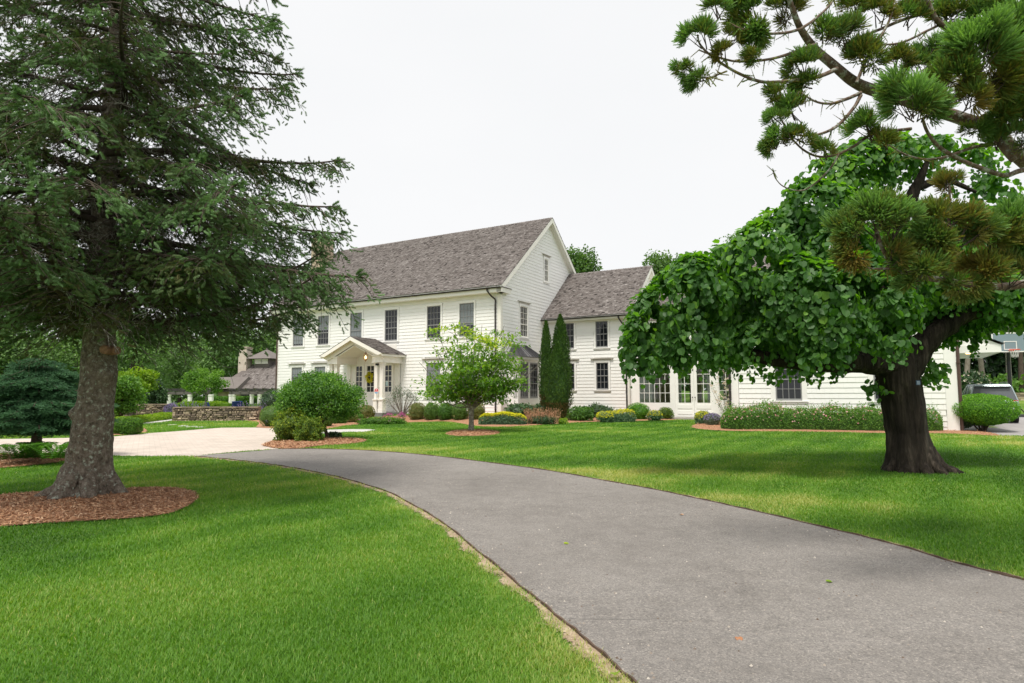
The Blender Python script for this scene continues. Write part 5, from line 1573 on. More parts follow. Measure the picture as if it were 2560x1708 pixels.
strip('yellow_flowers', 1192, 1313, 1065, 1065, 1036, 1036, 'blueg', 'long low bed of bright yellow flowers over green leaves by the house corner', 'flowers', 3600, .08, 1.0, [('yellow', 3600, .05, .85)], tb=.45)
mound('leafy_shrub', 1300, 1045, 66, 1012, 'darkg', 'dark leafy perennial under the bay window', 'plant', 1500, .14, aspect=.5, amp=.2, tb=.55, core=True)
mound('leafy_shrub', 1362, 1044, 56, 1010, 'darkg', 'dark leafy perennial between the bay window and the arborvitae', 'plant', 1300, .14, aspect=.5, amp=.2, tb=.6)
# tan plumed grass mound
go_ = mound('plumed_mound', 1355, 1063, 74, 1040, 'darkg', 'low mound topped with tan-pink plumes before the arborvitae', 'plant', 1600, .07, .6, tb=.45)
def plumes(o, n, w_, d_, h0, h1, mname, sc=.05, tilt=.2):
    b = Acc()
    for k in range(n):
        x, y = rng.uniform(-w_, w_), rng.uniform(-d_, d_); h = rng.uniform(h0, h1)
        d = unit(np.array([x*tilt/w_+rng.normal()*.12, rng.normal()*.1, 1])); m3 = 8
        t = np.linspace(.3, 1, m3)*h
        leaves(b, np.array([x, y, 0])+d*t[:, None]+rng.normal(size=(m3, 3))*.008, np.tile(d, (m3, 1))+rdir(m3), sc, tint=rng.random(m3), spread=.4, aspect=.4, down=-1)
    b.build('plumes', LM[mname], o)
plumes(go_, 330, .75, .35, .35, .82, 'tan', .07)
mound('lime_plant', 1407, 1062, 24, 1047, 'lime', 'small lime green plant at the foot of the arborvitae', 'plant', 400, .07, amp=.2)
# ---- arborvitae
def arbor(px, py, wpx, top, label, n, skirt=None):
    p = G(px, py); p[1] += .4; p[0] *= 1+.4/p[1]; p[2] = gz_(p)
    sc = p[1]/FPX; h = EYE[2]-((top-983)*sc)-p[2]; hw = wpx/2*sc
    o = thing('arborvitae', label, 'conifer', p, 0, 'arborvitae in the house corner')
    a = Acc()
    z = h*(rng.random(n)**.85)
    t = z/h
    prof = np.interp(t, [0, .12, .24, .45, .7, .88, 1], [.62, .74, .98, 1.0, .78, .42, .03])
    an = rng.uniform(0, 2*math.pi, n)
    lump = 1+.10*np.sin(an*5+z*1.7)+.07*np.sin(an*3-z*4.1)
    r_ = hw*prof*lump*(.80+.22*rng.random(n))
    P_ = np.column_stack([r_*np.cos(an), r_*np.sin(an), z])
    N_ = np.column_stack([np.cos(an), np.sin(an), np.full(n, .25)])
    old = (t < .23)
    Y = unit(np.column_stack([np.cos(an)*.5, np.sin(an)*.5, np.ones(n)])+rng.normal(size=(n, 3))*.35)
    tt = np.clip(.45+rng.normal(size=n)*.2, 0, 1)
    k = ~old
    leafpts(a, P_[k], Y[k], unit(np.cross(Y[k], np.column_stack([-np.sin(an[k]), np.cos(an[k]), rng.normal(size=k.sum())*.6]))), rng.uniform(.07, .15, k.sum()), tt[k], LQ, 0, .45)
    leafpts(a, P_[old], Y[old], N_[old], rng.uniform(.07, .14, old.sum()), tt[old], LQ, 1, .45)
    nr, ns = 22, 18; V = []
    for i in range(nr+1):
        tt_ = i/nr; pf = np.interp(tt_, [0, .12, .24, .45, .7, .88, 1], [.62, .74, .98, 1.0, .78, .42, .0])*hw*.80
        for q in range(ns): V.append((pf*math.cos(q*2*math.pi/ns), pf*math.sin(q*2*math.pi/ns), h*tt_*.97))
    a.add(V, [(i*ns+q, i*ns+(q+1) % ns, (i+1)*ns+(q+1) % ns, (i+1)*ns+q) for i in range(nr) for q in range(ns)], .05, 0)
    a.build('foliage', [LM['arb'], LM['arbold']], o)
    b = Acc(); b.tube([(0, 0, -.1), (0, 0, h*.5)], [.09, .05], 7); b.build('stem', M['bark_brown'], o)
arbor(1403, 1048, 56, 788, 'tallest arborvitae of the three in the corner of the house', 8500)
arbor(1367, 1046, 38, 804, 'slim arborvitae left of the tallest one, against the gable wall', 5200)
arbor(1396, 1053, 66, 862, 'short broad arborvitae in front of the other two', 7000)
# ---- bed in front of the middle wing
mound('leafy_shrub', 1452, 1055, 62, 1020, 'mid', 'variegated leafy plant left end of the bed before the middle wing', 'plant', 1500, .13, amp=.2, tb=.25, aspect=.5)
mound('leafy_shrub', 1500, 1047, 88, 1012, 'darkg', 'dark leafy plant with large leaves under the ground floor windows of the wing', 'plant', 2000, .14, amp=.2, tb=.5, aspect=.5)
mound('yellow_plant', 1512, 1058, 40, 1030, 'blueg', 'yellow-flowered clump left of the round green shrub, the nearer to the leafy plant', 'plant', 900, .07, amp=.15, topper=('yellow', 750, .045, .05))
strip('yellow_plant', 1532, 1600, 1058, 1056, 1028, 1028, 'blueg', 'wide yellow-flowered clump over blue-green leaves left of the round green shrub', 'plant', 1600, .08, .9, [('yellow', 1300, .05, .8)], tb=.7)
mound('round_shrub', 1596, 1051, 56, 1010, 'boxlight', 'bright green round shrub before the sun room window', 'shrub', 3400, .06, amp=.08, tb=.4)
mound('yellow_plant', 1638, 1053, 34, 1028, 'blueg', 'small yellow-flowered clump between the round shrub and the french doors', 'plant', 700, .07, amp=.15, topper=('yellow', 500, .045, .1))
mound('olive_shrub', 1664, 1050, 38, 1020, 'olive', 'olive and bronze shrub just left of the french doors', 'shrub', 1800, .06, amp=.12, tb=.35)
mound('leafy_shrub', 1674, 1042, 42, 1008, 'darkg', 'dark round-leaved plant against the french door pilaster', 'plant', 900, .16, amp=.2, aspect=.8, tb=.4)
# right of the doors
mound('lavender', 1782, 1066, 40, 1036, 'silver', 'silvery lavender clump with violet spikes at the start of the pink hedge', 'plant', 1100, .07, amp=.15, aspect=.25, topper=('lav', 500, .05, .1))
mound('yellow_plant', 1757, 1062, 36, 1030, 'blueg', 'yellow-flowered clump just right of the french doors', 'plant', 900, .07, amp=.15, topper=('yellow', 650, .05, .0))
# climbing rose
p = Lc(11.6, 5.2, -.3); o = thing('climbing_rose', 'climbing rose with cream blooms on the post right of the french doors', 'rose', p)
a = Acc(); b = Acc(); cc = Acc()
for k in range(16):
    x = rng.normal()*.25; top = rng.uniform(1.2, 3.2)
    Q = spline([(x*.3, 0, 0), (x, -.05, top*.35), (x*1.6-.1, -.1, top*.7), (x*1.8-.35*rng.random(), -.12, top)], 14)
    a.tube(Q, np.linspace(.012, .004, 14), 4)
    n = 26; q = Q[rng.integers(3, 14, n)]+rng.normal(size=(n, 3))*.09
    leaves(b, q, rdir(n), .07, spread=1)
    n = 5; q = Q[rng.integers(5, 14, n)]+rng.normal(size=(n, 3))*.08+np.array([0, -.08, 0])
    for c_ in q: leaves(cc, c_+rng.normal(size=(9, 3))*.022, rdir(9), .07, spread=1, aspect=.9, tint=rng.random(9))
a.build('stem', M['bark_brown'], o); b.build('foliage', LM['mid'], o); cc.build('flowers', LM['cream'], o)
# pink hedge along the garage
strip('flowering_hedge', 1806, 2372, 1077, 1082, 1021, 1024, 'mid', 'long hedge dotted with pale pink flowers along the garage wall', 'hedge', 26000, .06, 1.25, [('pink', 560, .07, .15), ('pink', 380, .07, .7)], tb=.6, inner=.35, jag=.10, rag=900)
# big ball shrub right
def canopy(name, label, px, py, hwpx, top, bot, mname, n, ls, stems, sr, group=None, tb=.48):
    p = G(px, py); hw = hwpx*p[1]/FPX; k = (p[1]+hw*.8)/p[1]; p[0] *= k; p[1] *= k; p[2] = gz_(p); hw *= k
    sc = p[1]/FPX; zt__ = EYE[2]+(979-top)*sc-p[2]; zb_ = EYE[2]+(979-bot)*sc-p[2]
    o = thing(name, label, 'shrub', p, 0, group)
    c = np.array([0, 0, (zt__+zb_)/2]); R3 = np.array([hw, hw, (zt__-zb_)/2])
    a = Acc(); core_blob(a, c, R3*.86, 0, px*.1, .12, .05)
    P_, N_, f = shell(c, R3, n, .86, 2.2, -1, .035, px*.1)
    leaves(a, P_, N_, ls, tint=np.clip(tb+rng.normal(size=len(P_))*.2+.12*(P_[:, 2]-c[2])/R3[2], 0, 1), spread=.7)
    a.build('foliage', LM[mname], o)
    a = Acc()
    for k in range(stems):
        an = k*2.4+rng.random(); r_ = hw*(.15+.5*rng.random())*(stems > 1)
        a.tube(spline([(.05*math.cos(an), .05*math.sin(an), -.05), (r_*.4*math.cos(an), r_*.4*math.sin(an), zb_*.6+.1), (r_*math.cos(an), r_*math.sin(an), c[2])], 8), np.linspace(sr, sr*.45, 8), 6)
    a.build('stem', M['bark_brown'], o, True)
    return o
canopy('ball_shrub', 'large bright green clipped ball on bare stems in front of the parked car', 2457, 1083, 74, 986, 1062, 'boxlight', 15000, .055, 10, .04)
canopy('standard_shrub', 'small dark clipped shrub on a single stem against the garage corner', 2406, 1080, 27, 1028, 1068, 'darkg', 3200, .055, 1, .055)
# ---- generic broadleaf tree
def clumps(R3, k, rs, zmin=-.5, f=.72):
    C_ = []
    for i in range(k*3):
        d = rdir(1)[0]
        if d[2] < zmin: continue
        C_.append(d*np.array(R3)*f*rng.uniform(.75, 1.1))
        if len(C_) >= k: break
    return C_

def tree(name, label, px, py, depth, crown, mname, n, ls, bark_='bark_gray', trunk_r=.12, k=26, rsub=.34, group=None, cat='tree', tb=.45, stems=1, zmin=-.5, limbs=14, aspect=.65, fill=.35, lean=0, base=None, sub=3):
    """crown = (px left, px right, py top, py bottom); placed at a depth, sizes read from the photo"""
    p = G(px, py) if base is None else np.array(base, float)
    if depth: p = np.array([at(px, py, depth)[0], depth, 0]); p[2] = gz_(p)
    dep = p[1]; sc = dep/FPX
    o = thing(name, label, cat, p, 0, group)
    cl = at((crown[0]+crown[1])/2, (crown[2]+crown[3])/2, dep)-p
    R3 = np.array([(crown[1]-crown[0])/2*sc, (crown[1]-crown[0])/2*sc*.9, (crown[3]-crown[2])/2*sc])
    C_ = clumps(R3, k, rsub, zmin)
    a = Acc()
    per = int(n/len(C_))
    for c in C_:
        rr_ = R3*rsub*rng.uniform(.7, 1.25)
        P_, N_, f = shell(cl+c, rr_, per, fill, 1, -1, .2, rng.random()*9)
        leaves(a, P_, N_, ls, tint=np.clip(tb+rng.normal()*.10+rng.normal(size=len(P_))*.16, 0, 1), spread=.9, aspect=aspect)
    a.build('crown', LM[mname], o)
    b = Acc()
    cb = cl-np.array([0, 0, R3[2]*.75])
    for s_ in range(stems):
        off = np.array([rng.normal()*trunk_r*.8, rng.normal()*trunk_r*.8, 0]) if stems > 1 else np.zeros(3)
        top = cl+np.array([off[0]*3, off[1]*3, 0])
        gnarl(b, [off*.5+(0, 0, -.1), off+cb*.5*np.array([1, 1, 1]), off*2+cb, top], [trunk_r*1.25, trunk_r, trunk_r*.8, trunk_r*.4], 26, 10, .12, 4, seed=px*.01+s_)
    for i in range(limbs):
        c = C_[i % len(C_)]; e_ = cl+c
        s0 = cb*rng.uniform(.75, 1.0); s0 = s0+(cl-s0)*rng.uniform(0, .5)
        b.tube(spline([s0, (s0+e_)/2+np.array([0, 0, -.06*R3[2]]), e_], 8), np.linspace(trunk_r*.42, trunk_r*.10, 8), 5)
    b.build('trunk', M[bark_], o, True)
    return o

# small round-headed tree on the island bed
tree('round_tree', 'small tree with dense rounded green head over the island bed', 823, 1100, None, (697, 912, 928, 1066), 'ball', 38000, .072, 'bark_brown', .062, 60, .34, tb=.50, zmin=-.75, limbs=16)
# spreading multi-stemmed tree
def dogwood():
    p = G(1178, 1080); dep = p[1]; sc = dep/FPX
    o = thing('spreading_tree', 'many-stemmed small tree with yellow-green leaves in a mulch ring before the house', 'tree', p)
    P0 = lambda x, y, d=0: at(x, y, dep+d)-p
    b = Acc(); a = Acc()
    gnarl(b, [P0(1178, 1088), P0(1178, 1060), P0(1178, 1030), P0(1182, 1000)], [.13, .105, .10, .12], 30, 16, .18, 6, seed=4)
    rim = [(1048, 905, -.6), (1060, 960, .3), (1075, 985, -.8), (1085, 870, .6), (1095, 835, -.3), (1120, 905, -1.4), (1135, 815, .2), (1150, 860, -1.5), (1165, 810, 1), (1185, 840, -1.2), (1205, 812, .3), (1225, 830, -.8), (1245, 822, .6), (1262, 812, -.3), (1270, 850, -1.2), (1285, 845, .4), (1250, 900, -1.5), (1290, 890, -.6), (1305, 905, .3), (1330, 918, -.4), (1345, 915, .1), (1300, 945, -.9), (1240, 945, -1.6), (1200, 920, -1.9), (1265, 960, -.6), (1225, 970, .8), (1110, 950, -1.4), (1150, 930, -1.7), (1090, 925, 1.2), (1130, 880, 1.5), (1200, 870, 1.6), (1255, 880, 1.4), (1300, 915, 1.2), (1100, 990, .4), (1065, 935, -.2)]
    for k, (x, y, d) in enumerate(rim):
        e_ = P0(x, y, d)
        s0 = P0(1180+rng.normal()*3, 1010+rng.uniform(-12, 20))
        mid = s0*.45+e_*.55+np.array([0, 0, -.12-.10*abs(x-1180)/100])
        Q = spline([s0, s0*.8+e_*.2+(0, 0, -.03), mid, e_], 14)
        b.tube(Q+rng.normal(size=Q.shape)*.008, np.linspace(.036, .009, 14), 6)
        # side twigs and leaf layers
        for q in range(7):
            i0 = rng.integers(6, 13); d2 = unit(rdir(1)[0]*np.array([1, 1, .5])+(0, 0, .45)); l_ = rng.uniform(.25, .6)
            E_ = Q[i0]+d2*l_
            b.tube([Q[i0], (Q[i0]+E_)/2+(0, 0, .02), E_], [.011, .008, .004], 4)
            n = 37
            pos = E_+rng.normal(size=(n, 3))*np.array([.20, .20, .085])
            hy = np.clip(.42+.45*((cl_top-(p[2]+pos[:, 2])) < 1.1)*rng.random()+rng.normal(size=n)*.12, 0, 1)
            leaves(a, pos, np.tile([0, 0, 1.], (n, 1)), .155, tint=hy, spread=.55, aspect=.62, down=.5)
    b.build('trunk', M['bark_gray'], o, True)
    a.build('crown', LM['dogwood'], o)
cl_top = EYE[2]+(983-812)*G(1178, 1080)[1]/FPX
dogwood()
# open twiggy shrub right of the porch
p = G(1005, 1048); o = thing('twiggy_shrub', 'open twiggy shrub with sparse grey-green leaves right of the porch', 'shrub', p)
a = Acc(); b = Acc()
for k in range(34):
    x, y = rng.uniform(-.95, .95), rng.uniform(-.5, .5); z = 1.75*math.sqrt(max(.08, 1-(x/1.15)**2))*rng.uniform(.75, 1.05)
    Q = spline([(0, 0, -.05), (x*.35, y*.35, z*.35), (x*.75, y*.8, z*.7), (x, y, z)], 10)
    a.tube(Q, np.linspace(.022, .006, 10), 5)
    n = 30; pos = Q[rng.integers(7, 10, n)]+rng.normal(size=(n, 3))*.11; leaves(b, pos, rdir(n), .075, spread=.8, aspect=.45)
a.build('stem', M['bark_gray'], o, True); b.build('foliage', LM['silver'] if False else LM['darkg'], o)

# ---- left edge: layered dwarf spruce and fern
p = G(88, 1158); dep = p[1]; sc = dep/FPX
p[1] += .9; p[0] *= p[1]/dep; dep = p[1]; sc = dep/FPX; p[2] = gz_(p)
o = thing('dwarf_spruce', 'broad dark blue-green spruce in flat layers at the left edge', 'conifer', p)
SP2, SD2, SS2, ST2 = [], [], [], []
b = Acc()
H_ = EYE[2]+(983-918)*sc-p[2]; Rw = 118*sc*1.28
for lay in range(15):
    z0 = .78+(H_-.80)*lay/14
    Rl = Rw*float(np.interp(z0/H_, [0, .3, .55, .8, 1], [.6, .97, 1.0, .80, .35]))
    for k in range(17):
        az = rng.uniform(0, 6.28); L = Rl*rng.uniform(.62, 1.12)
        s = np.linspace(0, 1, 8)
        zo = z0+rng.normal()*.10
        Q = np.column_stack([np.cos(az)*L*s, np.sin(az)*L*s, zo+.12*s-.22*s**2])
        b.tube(Q, np.linspace(.03, .006, 8), 4)
        n = 330
        u = rng.random(n)**.55; side = rng.normal(size=n)*.26*(1.15-u*.7)
        pos = np.column_stack([np.cos(az)*L*u-np.sin(az)*side, np.sin(az)*L*u+np.cos(az)*side, zo+.12*u-.22*u**2-np.abs(side)*.22+rng.normal(size=n)*.025])
        d = unit(np.column_stack([np.cos(az)-np.sin(az)*np.sign(side)*.7, np.sin(az)+np.cos(az)*np.sign(side)*.7, np.full(n, -.1)])+rng.normal(size=(n, 3))*.25)
        SP2.append(pos); SD2.append(d); SS2.append(rng.uniform(.06, .10, n)); ST2.append(np.clip(.25+.5*u+rng.normal(size=n)*.13, 0, 1))
SP2 = np.vstack(SP2); SD2 = np.vstack(SD2); SS2 = np.concatenate(SS2); ST2 = np.concatenate(ST2)
SH2 = needle_shoot(9, .34, .07, .8, .06)
a = Acc(); a.inst(SH2[0], SH2[1], SP2, frames(SD2, rdir(len(SP2))), SS2, ST2); a.build('foliage', LM['dwarf'], o)
b.tube([(0, 0, -.1), (0, 0, H_*.8)], [.14, .05], 8); b.build('trunk', M['bark_brown'], o, True)
p = G(95, 1163); o = thing('fern', 'bright green ferns at the foot of the layered dwarf spruce', 'fern', p)
a = Acc()
for c_ in range(7):
    cx0 = np.array([rng.uniform(-.55, .55), rng.uniform(-.1, .35), 0])
    for k in range(9):
        az = rng.uniform(0, 6.28); L = rng.uniform(.45, .85); n = 20
        u = np.linspace(.15, 1, n); d = np.array([math.cos(az), math.sin(az), 0]); pp = np.array([-d[1], d[0], 0])
        ctr = cx0+d*(L*u)[:, None]+np.array([0, 0, 1.])*(1.35*u-.95*u**2)[:, None]
        for sg_ in (-1, 1):
            leafpts(a, ctr, np.tile(pp*sg_+d*.4+np.array([0, 0, -.15]), (n, 1)), np.tile([0, 0, 1.], (n, 1)), .17*(1.1-u*.85), np.clip(.5+rng.normal(size=n)*.15, 0, 1), LQ, 0, .28)
a.build('frond', LM['fern'], o)

# ---- left middle distance
mound('large_shrub', 306, 1082, 118, 912, 'mid', 'large loose light green shrub right of the big spruce trunk, before the stone wall', 'shrub', 7000, .16, .8, amp=.15, tb=.62, stem=True) if False else None
tree('large_shrub', 'large loose light green shrub just right of the big spruce trunk', 300, 1060, 34, (235, 366, 935, 1052), 'mid', 15000, .15, 'bark_brown', .08, 34, .34, cat='shrub', tb=.62, stems=3, limbs=10, zmin=-.8)
tree('yellow_leaved_shrub', 'yellow-leaved shrub rising behind the large light green one', 330, 1045, 40, (285, 392, 922, 990), 'lime', 6000, .17, 'bark_brown', .08, 22, .36, cat='shrub', tb=.35, limbs=6, zmin=-.7)
tree('weeping_shrub', 'rounded dark blue-green weeping tree between the yellow shrub and the pergola', 388, 1045, 46, (352, 418, 948, 1034), 'darkg', 9000, .15, 'bark_brown', .08, 28, .36, tb=.6, limbs=6, zmin=-.9)
mound('box_hedge_shrub', 306, 1088, 82, 1046, 'mid', 'square-cut green shrub with yellow tips at the edge of the pale court', 'shrub', 7000, .06, .6, sq=4, amp=.05, inner=.88, tb=.45, topper=('lime', 1300, .06, .75))
strip('low_hedge', 285, 398, 1062, 1048, 1046, 1033, 'lime', 'low lime green edging hedge beside the side path', 'hedge', 4200, .09, 1.0, None, tb=.45)
tree('patio_tree', 'small round pale green tree rising from the patio behind the low wall', 510, 1040, 47, (456, 578, 920, 996), 'mid', 9000, .13, 'bark_gray', .07, 38, .26, tb=.68, limbs=12, zmin=-.8)
mound('lavender', 427, 1044, 30, 1012, 'silver', 'tall lavender clump in the gap of the stone wall', 'plant', 900, .10, amp=.15, aspect=.25, topper=('lav', 900, .08, -.2))
mound('lime_plant', 431, 1046, 18, 1034, 'lime', 'small bright plant at the foot of the lavender in the wall gap', 'plant', 300, .10)
# lavender tops along the wall
for x, w_, l_ in ((478, 60, 'lavender spikes along the wall top near the pergola end'), (628, 60, 'lavender spikes along the wall top right of the blue chairs')):
    p = at(x, 1030, 40.2); p[2] = gz_(p); o = thing('lavender', l_, 'plant', p)
    plumes(o, 46, w_/2*40/FPX, .25, .75, 1.15, 'lav', .09)

# ---- stone walls
def stonewall(label, A_, B_, h, th=.5):
    A_ = np.array(A_[:2]); B_ = np.array(B_[:2]); L = np.linalg.norm(B_-A_); ax = (B_-A_)/L
    ctr = (A_+B_)/2; z0 = float(tz(*ctr))
    o = thing('stone_wall', label, 'wall', (*ctr, z0), math.atan2(ax[1], ax[0]), 'dry stone walls before the patio')
    a = Acc(); a.box(-L/2+.06, L/2-.06, -th/2+.08, th/2-.08, -.3, h-.05, .02)
    z = -.12
    r = random.Random(int(L*100))
    while z < h-.04:
        ch_ = min(r.uniform(.06, .17), h-z); 
        for side in (-1, 1):
            x = -L/2
            while x < L/2-.05:
                w_ = min(r.choice((r.uniform(.09, .2), r.uniform(.15, .42))), L/2-x)
                sub = [(z, ch_)] if r.random() < .75 else [(z, ch_*.5), (z+ch_*.5, ch_*.5)]
                for zz, hh in sub:
                    t = min(.98, max(.1, r.gauss(.47, .27)))
                    g = .012; y0_ = side*(th/2+r.uniform(-.04, .03)); yi = side*.05
                    j = lambda: r.uniform(-.014, .014)
                    x0_, x1_ = x+g, x+w_-g; z0_, z1_ = zz+g*.7, zz+hh-g*.7
                    V = []
                    for zc in (z0_, z1_):
                        V += [(x0_+j(), y0_, zc+j()), (x1_+j(), y0_, zc+j()), (x1_, yi, zc), (x0_, yi, zc)]
                    # chamfered face
                    m_ = .03
                    V2 = [(x0_+m_, y0_+side*.035, z0_+m_*.7), (x1_-m_, y0_+side*.035, z0_+m_*.7), (x1_-m_, y0_+side*.035, z1_-m_*.7), (x0_+m_, y0_+side*.035, z1_-m_*.7)]
                    a.add(V+V2, [(0, 3, 2, 1), (4, 5, 6, 7), (1, 2, 6, 5), (3, 0, 4, 7), (0, 1, 9, 8), (1, 5, 10, 9), (5, 4, 11, 10), (4, 0, 8, 11), (8, 9, 10, 11)], t)
                x += w_
        z += ch_
    x = -L/2
    while x < L/2:
        w_ = min(r.uniform(.3, .7), L/2-x+.02)
        a.box(x+.006, x+w_-.006, -th/2-.04+r.uniform(-.02, .02), th/2+.04, h-.01+r.uniform(-.01, .015), h+.07+r.uniform(-.012, .012), r.uniform(.3, .6)); x += w_
    for s_ in (-1, 1):
        zz = -.1
        while zz < h-.06:
            hh = r.uniform(.1, .22); a.box(s_*L/2-.04*(s_ < 0)-.0, s_*L/2+.04*(s_ > 0), -th/2+.03, th/2-.03, zz+.01, min(zz+hh, h)-.01, r.gauss(.45, .2)); zz += hh
    a.build('stonework', M['stone'], o)
wA, wB = G(436, 1053), G(648, 1052)
stonewall('dry stone wall right of the side path, below the blue chairs', wA, wB, .78)
wC, wD = G(255, 1046), G(421, 1043.5)
stonewall('dry stone wall left of the side path, partly behind shrubs', wC, wD, .86)

# ---- hedges behind the walls, chairs
def far_strip(name, x0, x1, ybase, top, dep, mname, label, n, ls, d_=2., tb=.5, cat='hedge'):
    o = thing(name, label, cat, at((x0+x1)/2, ybase, dep)*np.array([1, 1, 0])+np.array([0, 0, -.27]))
    sc = dep/FPX; w_ = (x1-x0)*sc; h = EYE[2]+(982-top)*sc+.27
    a = Acc(); q = rng.random((n, 3))
    ang = q[:, 0]*math.pi
    endk = np.clip(np.minimum(q[:, 1], 1-q[:, 1])*w_/1.2, 0, 1)**.5
    P_ = np.column_stack([(q[:, 1]-.5)*w_, -np.sign(np.cos(ang))*np.abs(np.cos(ang))**.5*d_/2*endk, h*np.sin(ang)**.5*(.2+.8*endk)])
    N_ = np.column_stack([np.zeros(n), -np.cos(ang), np.sin(ang)])
    leaves(a, P_, N_, ls, tint=np.clip(tb+rng.normal(size=n)*.15+.3*(np.sin(ang)-.6), 0, 1), spread=.6)
    a.box(-w_/2*.95, w_/2*.95, -d_/2*.8, d_/2*.8, 0, h*.88, .1)
    a.build('foliage', LM[mname], o)
far_strip('clipped_hedge', 430, 588, 1020, 1001.5, 52, 'lime', 'light green clipped hedge behind the left blue chair', 7000, .13, 2.5, .25)
far_strip('clipped_hedge', 634, 672, 1020, 1002, 50, 'lime', 'short light green clipped hedge beside the dark shrub', 2200, .13, 2.5, .25)
far_strip('clipped_hedge', 345, 388, 1020, 1004, 46, 'lime', 'short light green clipped hedge above the left stone wall', 2200, .13, 2.5, .25)
far_strip('tall_grass_hedge', 478, 668, 1020, 990, 64, 'mid', 'darker green hedge between the pergola columns and the light hedge', 8000, .18, 3, .3)
M['navy'] = simple('navy_canvas', (.015, .035, .16), .8, var=.15, nscale=4)
M['alum'] = simple('chair_metal', (.50, .48, .45), .4, .6)
def chair(label, px, dep, rz):
    p = at(px, 1020, dep); p[2] = gz_(p)
    o = thing('patio_chair', label, 'chair', p, rz, 'blue chairs on the patio')
    a = Acc(); a.hexa([(-.32, -.28, .40), (.32, -.28, .40), (.32, .30, .38), (-.32, .30, .38), (-.32, -.28, .52), (.32, -.28, .52), (.32, .30, .48), (-.32, .30, .48)]); a.build('seat', M['navy'], o)
    a = Acc(); a.hexa([(-.33, .26, .42), (.33, .26, .42), (.33, .38, .42), (-.33, .38, .42), (-.33, .44, 1.02), (.33, .44, 1.02), (.33, .54, 1.0), (-.33, .54, 1.0)]); a.build('backrest', M['navy'], o)
    for x, y in ((-.36, -.3), (.36, -.3), (-.36, .36), (.36, .36)):
        Acc().tube([(x, y, -.0), (x, y, .62)], .018, 6).build('leg', M['alum'], o)
    for x in (-.36, .36): Acc().box(x-.03, x+.03, -.33, .42, .62, .65).build('armrest', M['alum'], o)
chair('blue canvas chair seen sideways left of the other on the patio', 538, 44, 2.1)
chair('blue canvas chair with its back to the house, right of the other', 591, 44, .5+math.pi)

# ---- pergola
M['perg'] = simple('weathered_timber', (.11, .10, .095), .85, var=.35, nscale=1.5)
M['col'] = simple('white_column', (.78, .77, .74), .6)
def pergola(label, pxs, dep, ztop, x0, x1):
    c = at(sum(pxs)/len(pxs), 1010, dep); c[2] = gz_(c); sc = dep/FPX
    o = thing('pergola', label, 'pergola', c, 0, 'pergola sections')
    for x in pxs:
        for dy in (0, 2.6):
            X = at(x, 1000, dep)[0]-c[0]+dy*.25
            a = Acc(); a.tube([(X, dy, 0), (X, dy, .12), (X, dy, .16), (X, dy, ztop-.18), (X, dy, ztop-.14), (X, dy, ztop)], [.24, .24, .2, .18, .21, .22], 14); a.build('column', M['col'], o)
    X0, X1 = at(x0, 1000, dep)[0]-c[0], at(x1, 1000, dep)[0]-c[0]
    for y in (-.12, .12, 2.5, 2.72):
        a = Acc(); a.box(X0, X1, y-.04, y+.04, ztop, ztop+.26); a.build('beam', M['perg'], o)
    x = X0+.2
    while x < X1:
        a = Acc(); a.hexa([(x-.05, -.75, ztop+.40), (x+.05, -.75, ztop+.40), (x+.05, 3.4, ztop+.26), (x-.05, 3.4, ztop+.26), (x-.05, -1.0, ztop+.58), (x+.05, -1.0, ztop+.58), (x+.05, 3.6, ztop+.50), (x-.05, 3.6, ztop+.50)]); a.build('rafter', M['perg'], o)
        x += .82
zt_ = EYE[2]+.27-.02
pergola('dark timber pergola on white columns, left section by the weeping tree', [422, 475], 60, zt_, 412, 490)
pergola('dark timber pergola on white columns, right section before the pool house', [529, 584, 649], 60, zt_, 574, 690)

# ---- pool house with cupola
ph = at(650, 1000, 84); ph[2] = -.27
o = thing('pool_house', 'low pool house with shake roof, cupola and stone chimney behind the pergola', 'building', ph, -.25)
sc = 84/FPX
a = Acc(); a.box(-6.5, 14, 0, 10, 0, 2.6); a.build('wall', simple('pool_house_stone', (.30, .24, .18), .9, var=.3, nscale=1.5), o)
a = Acc(); a.box(-3, 14, -.02, .0, .2, 2.3); a.build('opening', M['black'], o)
zt_e, zt_r = 1.9, 6.0
a = Acc()
a.hexa([(-7.3, -1, zt_e), (15, -1, zt_e), (15, 11, zt_e), (-7.3, 11, zt_e), (-4.6, 4.9, zt_r), (11, 4.9, zt_r), (11, 5.1, zt_r), (-4.6, 5.1, zt_r)], .3, 1)
L1 = math.hypot(5.9, zt_r-zt_e)
up = np.array([0, 5.9, zt_r-zt_e])/L1; nr = np.array([0, -(zt_r-zt_e), 5.9])/L1
shakes(a, (-4.6, -1.02, zt_e+.01), (1, 0, 0), up, nr, 15.6, L1, 61, .30)
